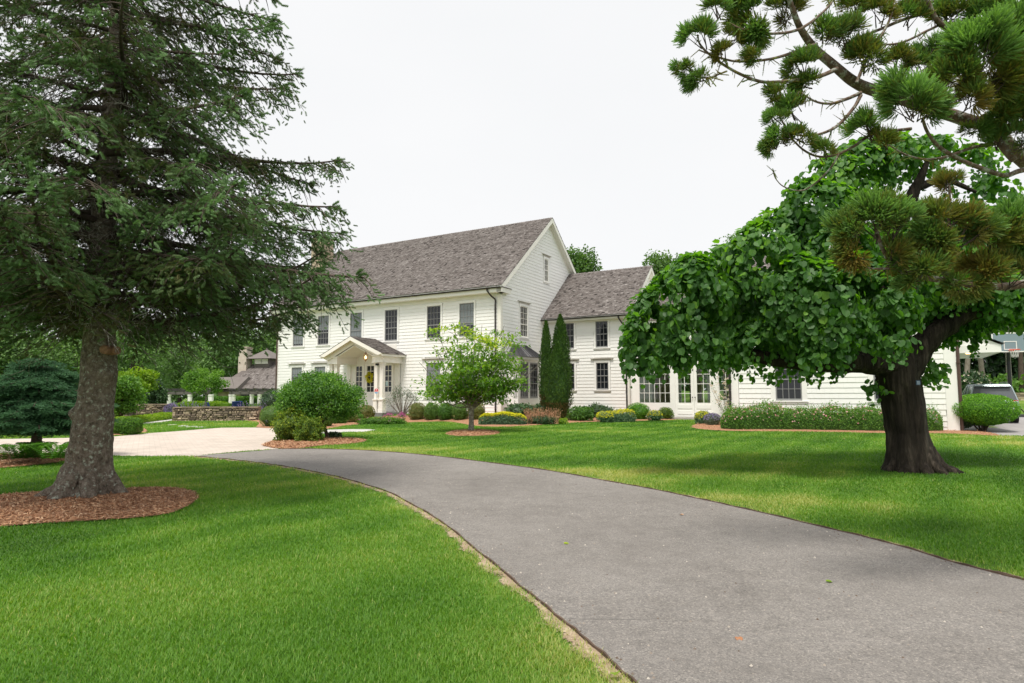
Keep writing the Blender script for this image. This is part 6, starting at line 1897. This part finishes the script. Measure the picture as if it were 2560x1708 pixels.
# hip face and its triangle of the front slope
for tri, ax_ in (([(-7.3, -1, zt_e), (-3.3, -1, zt_e), (-3.3, 4.9, zt_r)], None), ([(-7.3, 11, zt_e), (-7.3, -1, zt_e), (-3.3, 5, zt_r)], None)):
    pass
a.build('roof', [M['roof'], M['roof']], o)
a = Acc(); a.hexa([(-9.5, -1.5, 2.3), (-2.5, -1.5, 2.3), (-2.5, 4, 2.3), (-9.5, 4, 2.3), (-9.3, 1, 3.9), (-2.6, 1, 3.9), (-2.6, 1.2, 3.9), (-9.3, 1.2, 3.9)], .45); a.build('lean_to_roof', M['roof'], o)
cu_ = Acc(); cu_.box(-3.9, -1.5, 3.8, 6.2, 5.3, 6.5, .3); cu_.build('cupola', M['roof'], o)
cw = Acc()
for x in (-3.75, -2.65):
    for k in range(5): cw.box(x+k*.2, x+k*.2+.14, 3.76, 3.80, 5.9, 6.35)
    cw.box(x-.05, x+1.0, 3.75, 3.79, 6.35, 6.45); cw.box(x-.05, x+1.0, 3.75, 3.79, 5.8, 5.9)
cw.build('cupola_louvre', M['trim'], o)
a = Acc(); a.hexa([(-4.7, 3.0, 6.5), (-.7, 3.0, 6.5), (-.7, 7.0, 6.5), (-4.7, 7.0, 6.5), (-2.85, 4.85, 7.8), (-2.55, 4.85, 7.8), (-2.55, 5.15, 7.8), (-2.85, 5.15, 7.8)], .5); a.tube([(-2.7, 5, 7.7), (-2.7, 5, 8.1)], [.14, .12], 8, .4); a.build('cupola_roof', M['roof'], o)
a = Acc(); a.box(-6.0, -4.7, 3.2, 4.5, 3.0, 8.0, .6); a.box(-6.1, -4.6, 3.1, 4.6, 8.0, 8.2, .4)
a.build('chimney', tinted('pale_stone', [(.25, .18, .14), (.50, .42, .36), (.62, .56, .50)], .9, 2.5, 1.2), o)

# ============================================================ BACKGROUND TREES
def bgtree(name, label, px, dep, top, wpx, mname, n, ls, bot=None, tb=.45, group=None, bark_='bark_brown', tr=.22, kk=26, zmin=-.6, fill=.4):
    ybase = 983+1.5*FPX/dep
    bot = bot or ybase-12
    tree(name, label, px, ybase, dep, (px-wpx/2, px+wpx/2, top, bot), mname, n, ls, bark_, tr, kk, .36, group, tb=tb, limbs=8, zmin=zmin, fill=fill)
bgtree('oak_tree', 'tree top rising between the main roof and the middle wing roof', 1445, 66, 612, 150, 'oak', 15000, .34, 860, kk=44)
bgtree('oak_tree', 'tree top rising behind the right gable of the middle wing', 1655, 70, 622, 130, 'oak', 15000, .34, 900, kk=44, zmin=-.9)
bgtree('oak_tree', 'airy tree top showing left of the weeping tree crown', 1865, 74, 578, 165, 'oak', 15000, .30, 900, kk=34)
bgtree('oak_tree', 'low bushy tree behind the sun room roof', 1740, 62, 700, 150, 'wood', 7000, .34, 960, kk=28, tb=.5)
# bare branches beside it
p = at(1790, 1010, 70); p[2] = gz_(p); o = thing('bare_tree', 'bare twigs of a dead tree above the weeping tree crown', 'tree', p)
a = Acc()
P0 = lambda x, y: at(x, y, 70)-p
a.tube([P0(1790, 1010), P0(1795, 760), P0(1800, 700)], [.25, .14, .08], 6)
for x, y in ((1752, 665), (1765, 690), (1775, 640), (1790, 655), (1808, 630), (1820, 660), (1745, 700)):
    Q = spline([P0(1798, 740), P0((1798+x)/2, (740+y)/2+6), P0(x, y)], 8); a.tube(Q, np.linspace(.07, .025, 8), 4)
    for q in range(6): e_ = Q[3+q % 5]+np.array([rng.normal()*.5, rng.normal()*.4, rng.uniform(.3, 1.1)]); a.tube([Q[3+q % 5], e_], [.03, .015], 3)
a.build('branch', M['bark_gray'], o)
# left woods
LB = [(60, 105, 800, 190, .5), (190, 110, 770, 200, .62), (330, 100, 790, 200, .60), (450, 112, 775, 190, .52), (560, 104, 810, 170, .55), (650, 115, 790, 170, .5), (720, 120, 800, 160, .5), (-60, 100, 790, 200, .5), (-190, 100, 760, 220, .5)]
names = ['beyond the dwarf spruce', 'just left of the big spruce trunk', 'just right of the big spruce trunk', 'behind the left pergola section', 'behind the pool house chimney', 'behind the cupola', 'against the left end of the house', 'past the left edge behind the dwarf spruce', 'farthest past the left edge']
for (x, d, t_, w_, tb), l_ in zip(LB, names):
    bgtree('wood_tree', 'tall green woodland tree '+l_, x, d, t_, w_, 'wood', 8500, .50, 1000, tb=tb+.14, group='woodland trees behind the patio', kk=30, zmin=-1, tr=.3)
# dense undergrowth that closes the wood (uncountable)
def thicket(name, x0, x1, dep, top, n, ls, mname, tb, dd=8, base=1000, wav=14):
    a = Acc(); q = rng.random((n, 3)); px_ = x0+(x1-x0)*q[:, 0]; de = dep+dd*q[:, 1]
    hcap = np.array([top+wav*noise.noise(Vector((float(v)*.03, dep*.1, 0)))*2+wav*.5*noise.noise(Vector((float(v)*.11, 2, 0))) for v in px_])
    zt__ = EYE[2]+(983-hcap)*de/FPX
    X = (px_-1280)/FPX*de
    z = -.3+(zt__+.3)*q[:, 2]**.75
    P_ = np.column_stack([X, de, z])
    cl = np.array([noise.noise(Vector((float(v[0])*.5, float(v[1])*.5, float(v[2])*.5))) for v in P_])
    leaves(a, P_, np.tile([0, -1, .4], (n, 1)), ls, tint=np.clip(tb+cl*.35+rng.normal(size=n)*.12, 0, 1), spread=1)
    o = a.build(name, LM[mname])
    return tag(o, 'dense dark woodland foliage closing the view', 'woodland', kind='stuff')
t1 = thicket('woodland', -420, 760, 122, 850, 26000, 1.0, 'wood', .55, 10); tag(t1, 'dense dark woodland foliage behind the patio and pool house', 'woodland')
t2 = thicket('woodland', 2200, 3150, 62, 735, 42000, .7, 'darkg', .25, 9, wav=20); tag(t2, 'dark woodland behind the garage and the parked car', 'woodland')
t3 = thicket('undergrowth', 2380, 2900, 56, 948, 7000, .34, 'mid', .55, 4, wav=12); tag(t3, 'light green undergrowth along the wood edge behind the car', 'undergrowth')
far_ = thicket('woodland', 700, 2300, 130, 905, 26000, 1.1, 'wood', .35, 12); tag(far_, 'low far woodland hidden behind the house', 'woodland')
# two pale trunks and darker ones in the right-hand wood
for x, y0_, x1_, l_, m_ in ((2412, 975, 2424, 'pale slim tree trunk left of the other behind the car', 'bark_pale'), (2460, 972, 2444, 'pale slim leaning tree trunk right of the other behind the car', 'bark_pale'), (2523, 965, 2517, 'grey tree trunk behind the basketball pole', 'bark_gray'), (2552, 965, 2550, 'dark tree trunk at the right edge behind the basketball hoop', 'bark_brown')):
    dep = 57; p = at(x, y0_, dep); p[2] = gz_(p)
    o = thing('tree', l_, 'tree', p)
    a = Acc(); e_ = at(x1_, 830, dep)-p; gnarl(a, [(0, 0, -.3), e_*.5, e_, e_*1.6, e_*2.2], [.26, .2, .17, .13, .05], 24, 10, .06, 3, seed=x)
    a.build('trunk', M[m_], o, True)
    b = Acc()
    for k in range(12):
        c = e_*rng.uniform(1.2, 2.2)+rng.normal(size=3)*1.1; P_, N_, f = shell(c, (1.1, 1.1, .7), 120, .3); leaves(b, P_, N_, .34, tint=np.clip(.3+rng.normal(size=len(P_))*.15, 0, 1), spread=1)
    b.build('crown', LM['wood'], o)
# low wall far right with rhododendron
wE, wF = at(2478, 978, 54), at(2760, 978, 54)
o = thing('stone_wall', 'low grey stone wall along the wood edge at far right', 'wall', ((wE+wF)/2)*np.array([1, 1, 0])+np.array([0, 0, float(tz(*((wE+wF)/2)[:2]))]))
a = Acc(); Lw = (wF-wE)[0]; r = random.Random(4)
z = -.2
while z < .55:
    x = -Lw/2
    while x < Lw/2:
        w_ = r.uniform(.25, .7); a.box(x+.01, x+w_-.01, -.25+r.uniform(-.04, .04), .25, z+.01, z+.16, min(.95, max(.2, r.gauss(.6, .15)))); x += w_
    z += .17
a.build('stonework', M['stone'], o)
p = at(2434, 965, 50); p[2] = gz_(p); o = thing('flowering_shrub', 'shrub with pale flowers between the two pale trunks behind the car', 'shrub', p)
a = Acc(); P_, N_, f = shell((0, 0, 1.3), (1.2, 1., 1.3), 1800, .5); leaves(a, P_, N_, .22, tint=rng.random(len(P_))*.6, spread=.8); a.build('foliage', LM['darkg'], o)
a = Acc(); P_, N_, f = shell((0, 0, 1.3), (1.25, 1.05, 1.35), 120, .95); leaves(a, P_, N_, .2, tint=rng.random(len(P_)), spread=.8, aspect=.9); a.build('flowers', LM['cream'], o)

# ============================================================ CAR
car = thing('parked_car', 'grey-blue station wagon parked beyond the garage, seen from behind', 'car', (at(2489, 1050, 27.3)[0], 27.3, -.08), -YAW+.02)
M['carp'] = simple('car_paint', (.30, .36, .38), .25, .35, spec=.6)
M['cargl'] = simple('car_glass', (.10, .11, .12), .05, spec=.6)
M['tyre'] = simple('tyre', (.02, .02, .02), .8)
M['rim'] = simple('rim', (.45, .45, .46), .3, .8)
M['tail'] = simple('tail_light', (.50, .01, .015), .15, spec=.7)
# car local: +y is forward (away from the camera), rear at y=0
secs = [ # y, half width lower, half width at belt, z bottom, z belt, half width roof, z roof
 (-.02, .78, .74, .38, .92, None, None), (.03, .86, .82, .30, .98, None, None), (.25, .90, .87, .24, 1.03, None, None), (1.2, .91, .88, .22, 1.03, None, None), (3.2, .91, .87, .22, 1.0, None, None), (3.9, .90, .83, .24, .95, None, None), (4.45, .82, .72, .30, .80, None, None), (4.62, .65, .60, .40, .68, None, None)]
V = []; nS = 10
for y, wl_, wb, zb_, zt__, _, _ in secs:
    pts = [(-wl_*.9, zb_), (-wl_, zb_+.18), (-wl_, (zb_+zt__)/2+.05), (-wb, zt__-.03), (-wb*.93, zt__), (wb*.93, zt__), (wb, zt__-.03), (wl_, (zb_+zt__)/2+.05), (wl_, zb_+.18), (wl_*.9, zb_)]
    V += [(x, y, z) for x, z in pts]
a = Acc(); n_ = len(secs)
F_ = [(i*nS+j, i*nS+(j+1) % nS, (i+1)*nS+(j+1) % nS, (i+1)*nS+j) for i in range(n_-1) for j in range(nS)]
a.add(V, F_); a.add([V[k] for k in range(nS)]+[(0, -.02, .6)], [((k+1) % nS, k, nS) for k in range(nS)]); a.add([V[(n_-1)*nS+k] for k in range(nS)]+[(0, 4.62, .55)], [(k, (k+1) % nS, nS) for k in range(nS)])
# roof and pillars
def cab(y0b, y0t, y1b, y1t, z0_, z1_, wb, wt): return [(-wb, y0b, z0_), (wb, y0b, z0_), (wb, y1b, z0_), (-wb, y1b, z0_), (-wt, y0t, z1_), (wt, y0t, z1_), (wt, y1t, z1_), (-wt, y1t, z1_)]
a.hexa([(-.68, .30, 1.60), (.68, .30, 1.60), (.64, 2.75, 1.62), (-.64, 2.75, 1.62), (-.60, .42, 1.70), (.60, .42, 1.70), (.56, 2.6, 1.71), (-.56, 2.6, 1.71)])
a.hexa([(-.62, .16, 1.60), (.62, .16, 1.60), (.66, .45, 1.60), (-.66, .45, 1.60), (-.58, .20, 1.655), (.58, .20, 1.655), (.60, .5, 1.70), (-.60, .5, 1.70)])
for s in (-1, 1):
    for yb, yt, wd in ((.10, .32, .14), (1.45, 1.5, .07), (2.45, 2.1, .08)):
        a.hexa([(s*.845, yb, 1.0), (s*.80, yb, 1.0), (s*.80, yb+wd, 1.0), (s*.845, yb+wd, 1.0), (s*.685, yt, 1.61), (s*.64, yt, 1.61), (s*.64, yt+wd, 1.61), (s*.685, yt+wd, 1.61)])
    a.hexa([(s*.84, 3.45, .99), (s*.78, 3.45, .99), (s*.78, 3.53, .99), (s*.84, 3.53, .99), (s*.66, 2.70, 1.61), (s*.60, 2.70, 1.61), (s*.60, 2.78, 1.61), (s*.66, 2.78, 1.61)])
a.build('body', M['carp'], car)
a = Acc(); a.hexa(cab(.115, .34, 3.44, 2.72, 1.0, 1.61, .825, .665)); a.build('window', M['cargl'], car)
a = Acc(); a.box(-.74, .74, -.05, .0, .50, .62); a.box(-.78, .78, -.10, -.0, .34, .50); a.build('bumper', simple('bumper_plastic', (.06, .07, .075), .5), car)
for s in (-1, 1):
    a = Acc(); a.hexa([(s*.60, -.035, .72), (s*.84, .03, .70), (s*.86, .22, .72), (s*.60, .2, .72), (s*.64, -.01, 1.0), (s*.82, .05, 1.0), (s*.84, .25, .98), (s*.64, .2, 1.0)]); a.build('tail_light', M['tail'], car)
    a = Acc(); a.hexa([(s*.60, -.04, .62), (s*.85, .02, .62), (s*.86, .2, .62), (s*.60, .2, .62), (s*.60, -.037, .69), (s*.85, .025, .69), (s*.86, .2, .69), (s*.60, .2, .69)]); a.build('reversing_light', simple('clear_lamp', (.7, .7, .7), .2), car)
    a = Acc(); a.tube(spline([(s*.60, .55, 1.70), (s*.60, .7, 1.77), (s*.58, 2.2, 1.77), (s*.58, 2.4, 1.71)], 10), .018, 6); a.build('roof_rail', M['black'], car)
    for y in (.85, 3.65):
        a = Acc(); a.tube([(s*.68, y, .33), (s*.90, y, .33)], .33, 24); t_ = a.build('wheel', M['tyre'], car)
        Acc().tube([(s*.895, y, .33), (s*.912, y, .33)], .21, 16).build('rim', M['rim'], t_)
a = Acc(); a.box(-.26, .26, -.055, -.03, .70, .83); a.build('licence_plate', simple('plate', (.55, .58, .6), .4), car)
a = Acc(); a.tube([(.1, .125, 1.05), (-.32, .16, 1.1)], .012, 5); a.build('wiper', M['black'], car)
a = Acc(); a.tube([(0, .55, 1.70), (0, .48, 1.80)], [.03, .006], 6); a.build('antenna', M['black'], car)

# ============================================================ BASKETBALL HOOP
hp = at(2531, 1050, 34); hp[2] = gz_(hp)
hoop = thing('basketball_hoop', 'portable basketball hoop on a black pole beyond the parked car', 'hoop', hp, -.12)
a = Acc(); a.tube([(0, 0, .1), (0, 0, 2.2), (0, 0, 3.0), (-.12, -.25, 3.75)], [.10, .09, .09, .07], 10); a.build('pole', M['black'], hoop)
a = Acc(); a.hexa([(-.2, -.5, 0), (1.1, -.5, 0), (1.1, .5, 0), (-.2, .5, 0), (-.1, -.4, .14), (1.0, -.4, .14), (1.0, .4, .14), (-.1, .4, .14)]); a.tube([(.1, 0, .9), (.7, 0, .12)], .03, 5); a.build('base', M['black'], hoop)
a = Acc(); a.box(-1.0, .80, -.40, -.37, 3.45, 4.5); bb = a.build('backboard', simple('grey_blue_board', (.20, .27, .30), .2), hoop)
a = Acc()
for x0, x1, z0_, z1_ in ((-1.0, .8, 3.45, 3.51), (-1.0, .8, 4.44, 4.5), (-1.0, -.94, 3.51, 4.44), (.74, .8, 3.51, 4.44), (-.42, .22, 3.58, 3.62), (-.42, .22, 4.0, 4.04), (-.42, -.38, 3.62, 4.0), (.18, .22, 3.62, 4.0)): a.box(x0, x1, -.412, -.40, z0_, z1_)
a.build('border_line', M['col'], bb)
a = Acc(); n = 28; ring = [(-.1+.23*math.cos(2*math.pi*k/n), -.72+.23*math.sin(2*math.pi*k/n), 3.56) for k in range(n+1)]; a.tube(ring, .022, 6); a.box(-.2, .0, -.50, -.40, 3.50, 3.58)
a.build('rim', simple('orange_rim', (.75, .08, .03), .4), hoop)
a = Acc()
for k in range(12):
    t0 = 2*math.pi*k/12
    for sg_ in (-1, 1): a.tube([(-.1+.22*math.cos(t0), -.72+.22*math.sin(t0), 3.55), (-.1+.17*math.cos(t0+sg_*.25), -.72+.17*math.sin(t0+sg_*.25), 3.36), (-.1+.13*math.cos(t0), -.72+.13*math.sin(t0), 3.16)], .008, 3)
a.build('net', M['col'], hoop)

# ============================================================ GRASS AND LITTER
def poly_ok(X, Y, grow=0):
    k = ~pip(drive, X, Y) & ~pip(court, X, Y) & ~pip(path1, X, Y) & ~pip(path2, X, Y) & ~pip(apron, X, Y)
    for p_ in beds.values(): k &= ~pip(p_, X, Y)
    lx = (X-HC[0])*HX[0]+(Y-HC[1])*HX[1]; ly = (X-HC[0])*HY[0]+(Y-HC[1])*HY[1]
    k &= ~((lx > -19.2) & (lx < 5.9) & (ly > -.1)) & ~((lx > 5.6) & (ly > 5.4)) & ~((lx > 13) & (lx < 21.6) & (ly > -1.5))
    return k
N = 1250000
rr_ = np.exp(rng.uniform(math.log(2.5), math.log(42), N)); th_ = rng.uniform(-.84, .84, N)
X = rr_*np.sin(th_); Y = rr_*np.cos(th_)
k = poly_ok(X, Y); X, Y, rr_ = X[k], Y[k], rr_[k]
# dry, thin margin right beside the kerb
def dist_path(path, X, Y):
    d = np.full(len(X), 99.)
    for p_, q_ in zip(path[:-1], path[1:]):
        e = q_-p_; L = e@e+1e-9; t = np.clip(((X-p_[0])*e[0]+(Y-p_[1])*e[1])/L, 0, 1)
        d = np.minimum(d, np.hypot(X-p_[0]-t*e[0], Y-p_[1]-t*e[1]))
    return d
dd_ = np.minimum(dist_path(DLx, X, Y), dist_path(DRx[::2], X, Y))
keep = rng.random(len(X)) < np.clip((dd_+.10)/.50+.9*np.array([noise.noise(Vector((float(x)*3, float(y)*3, 0))) for x, y in zip(X, Y)])*(dd_ < .5), .06, 1)
X, Y, rr_, dd_ = X[keep], Y[keep], rr_[keep], dd_[keep]
n = len(X)
lum = np.array([noise.fractal(Vector((float(x)*.45, float(y)*.45, 0)), 1, 2, 3) for x, y in zip(X[::1], Y[::1])])
h = (.030+.0009*rr_)*rng.uniform(.6, 1.35, n)*(1+.25*lum)
wd = .0011+.00036*rr_
az = rng.uniform(0, 6.283, n); lean = rng.uniform(.1, .85, n)
Z = tz(X, Y)-.004
b0 = np.column_stack([X, Y, Z]); sd_ = np.column_stack([np.cos(az), np.sin(az), np.zeros(n)])*wd[:, None]
ld = np.column_stack([-np.sin(az)*lean, np.cos(az)*lean, np.ones(n)]); ld = ld*h[:, None]
V = np.stack([b0-sd_, b0+sd_, b0+ld*.55+sd_*.75, b0+ld*.55-sd_*.75, b0+ld*np.array([1.35, 1.35, .95])], 1).reshape(-1, 3)
i5 = (np.arange(n)*5)[:, None]
lum2 = np.array([noise.fractal(Vector((float(x)*.16, float(y)*.30, 5)), 1, 2, 3) for x, y in zip(X, Y)])
tnt = np.clip(.42+.24*lum+.36*lum2+.35*np.clip(lum2-.42, 0, 1)+.10*np.sin((X*.82-Y*.57)*2*math.pi/1.1)*(rr_ > 7)+rng.normal(size=n)*.13+.8*np.exp(-dd_/.30)*rng.random(n)+np.where(rng.random(n) < .03, .4, 0), 0, 1)
ac = Acc(); ac.add(V, i5+np.array([0, 1, 2, 3])[None], tnt)
ac.N.append(np.full(n, 3)); ac.L.append((i5+np.array([3, 2, 4])[None]).ravel()); ac.T.append(tnt.astype(np.float32)); ac.M.append(np.zeros(n))
go = ac.build('grass', LM['grass'])
tag(go, 'short mown grass blades of the lawn', 'grass', kind='stuff')
# grit scattered on the driveway
n = 5200
pp_ = np.vstack([DLx, DRx]); lo_, hi_ = np.array([-8, 2.6]), np.array([9, 22.])
q = lo_+(hi_-lo_)*rng.random((60000, 2)); q = q[pip(drive, q[:, 0], q[:, 1])]
dk = np.minimum(dist_path(DLx, q[:, 0], q[:, 1]), dist_path(DRx, q[:, 0], q[:, 1]))
q = q[rng.random(len(q)) < .05+.9*np.exp(-dk/.12)][:n]; n = len(q)
ac = Acc(); TT_ = [(-.5, -.4, 0), (.5, -.35, 0), (.3, .5, 0), (-.4, .45, 0), (0, 0, .55)]
ac.inst(np.array(TT_), np.array([(0, 1, 4), (1, 2, 4), (2, 3, 4), (3, 0, 4)]), np.column_stack([q, tz(q[:, 0], q[:, 1])+.012]), frames(np.column_stack([rng.normal(size=(n, 2)), np.zeros(n)]), np.tile([0, 0, 1.], (n, 1))), rng.uniform(.006, .02, n), rng.random(n))
tag(ac.build('grit', tinted('grit', [(.10, .07, .05), (.30, .26, .22), (.50, .46, .40)], .9)), 'loose grit and crumbs lying on the driveway along its edges', 'grit', kind='stuff')
# mulch chips on the nearer beds
CP, CS_ = [], []
for key, n0 in (('spruce', 26000), ('island', 9000), ('dogwood', 3500), ('dwarf', 5000), ('front', 9000), ('hedge', 5000)):
    pl_ = beds[key]; lo_, hi_ = pl_.min(0), pl_.max(0)
    q = lo_+(hi_-lo_)*rng.random((n0*2, 2)); q = q[pip(pl_*1.0+(pl_-pl_.mean(0))*.012, q[:, 0], q[:, 1])][:n0]
    d = np.full(len(q), 9.)
    for p_, q_ in zip(pl_, np.roll(pl_, -1, 0)):
        e = q_-p_; L = e@e+1e-9; t = np.clip(((q-p_)@e)/L, 0, 1); d = np.minimum(d, np.linalg.norm(q-p_-t[:, None]*e, axis=1))
    md = {'spruce': .06, 'island': .06, 'dwarf': .05}.get(key, .04)
    z = tz(q[:, 0], q[:, 1])+.022+md*(1-np.exp(-d*2.5))+.012
    CP.append(np.column_stack([q, z])); CS_.append(rng.uniform(.02, .05, len(q))*(1 if key == 'spruce' else 1.5))
CP = np.vstack(CP); CS_ = np.concatenate(CS_); n = len(CP)
CH = ([(-.12, 0, 0), (.12, 0, .02), (.10, 1, .03), (-.10, 1, 0)], [(0, 1, 2, 3)])
ac = Acc(); yd = unit(np.column_stack([rng.normal(size=(n, 2)), rng.normal(size=n)*.25])); zd = unit(np.column_stack([rng.normal(size=(n, 2))*.5, np.ones(n)]))
ac.inst(np.array(CH[0]), np.array(CH[1]), CP, frames(yd, zd), CS_, np.clip(rng.normal(size=n)*.25+.5, 0, 1))
tag(ac.build('mulch_chips', M['chip']), 'shredded bark chips lying on the mulch beds', 'mulch', kind='stuff')
# a few stepping stones and fallen leaves
for k, (x, y, w_) in enumerate(((458, 1066, 12), (478, 1068, 16), (500, 1069, 14), (431, 1063, 9))):
    p = G(x, y); a = Acc(); n = 9; r_ = w_*p[1]/FPX
    pts = [(r_*(.8+.3*rng.random())*math.cos(2*math.pi*q/n), .35*(.8+.3*rng.random())*math.sin(2*math.pi*q/n)) for q in range(n)]
    a.add([(x_, y_, -.03) for x_, y_ in pts]+[(x_, y_, .035) for x_, y_ in pts]+[(0, 0, .036)], [(q, (q+1) % n, n+(q+1) % n, n+q) for q in range(n)]); a.add([(x_, y_, .035) for x_, y_ in pts]+[(0, 0, .036)], [(q, (q+1) % n, n) for q in range(n)])
    o = a.build('stepping_stone', M['blue_stone']); o.location = p
    tag(o, 'flat pale stepping stone in the grass, '+['second from the left', 'third from the left', 'rightmost of the four', 'leftmost of the four'][k], 'stone', 'stepping stones before the wall')
a = Acc()
LV = [G(*q, 0) for q in ((1410, 1363), (1845, 1600), (1540, 1700), (2110, 1100), (2020, 1145), (1330, 1180), (960, 1230), (1700, 1290), (2080, 1460))]
for k, p in enumerate(LV):
    onr = bool(pip(drive, np.array([p[0]]), np.array([p[1]]))[0])
    a = Acc(); leafpts(a, np.zeros((1, 3)), unit(rng.normal(size=(1, 3))*np.array([1, 1, .1])), np.array([[.2*rng.normal(), .2*rng.normal(), 1.]]), np.array([.055 if onr else .07]), np.array([rng.random()]), LH, 0, .8)
    o = a.build('fallen_leaf', M['chip'] if k % 2 else LM['lime']); o.location = (p[0], p[1], p[2]+(.018 if onr else .04))
    tag(o, ('small dry fallen leaf on the driveway, '+('nearest the lens' if k == 1 else ['in the middle', 'at the bottom edge', 'low near the kerb', '', 'far up', 'by the inner kerb', 'high near the far kerb', 'toward the right', 'at the far right'][k])) if onr else ('small fallen leaf on the lawn '+['', '', '', 'left of the thick trunk', 'well left of the thick trunk', 'across the driveway', 'by the inner kerb', '', ''][k]), 'leaf', 'fallen leaves')

for o in bpy.data.objects:
    if o.parent and o.name.split('.')[0] in ('flowers', 'plumes', 'upright_shoots', 'dead_twigs'): o['kind'] = 'stuff'
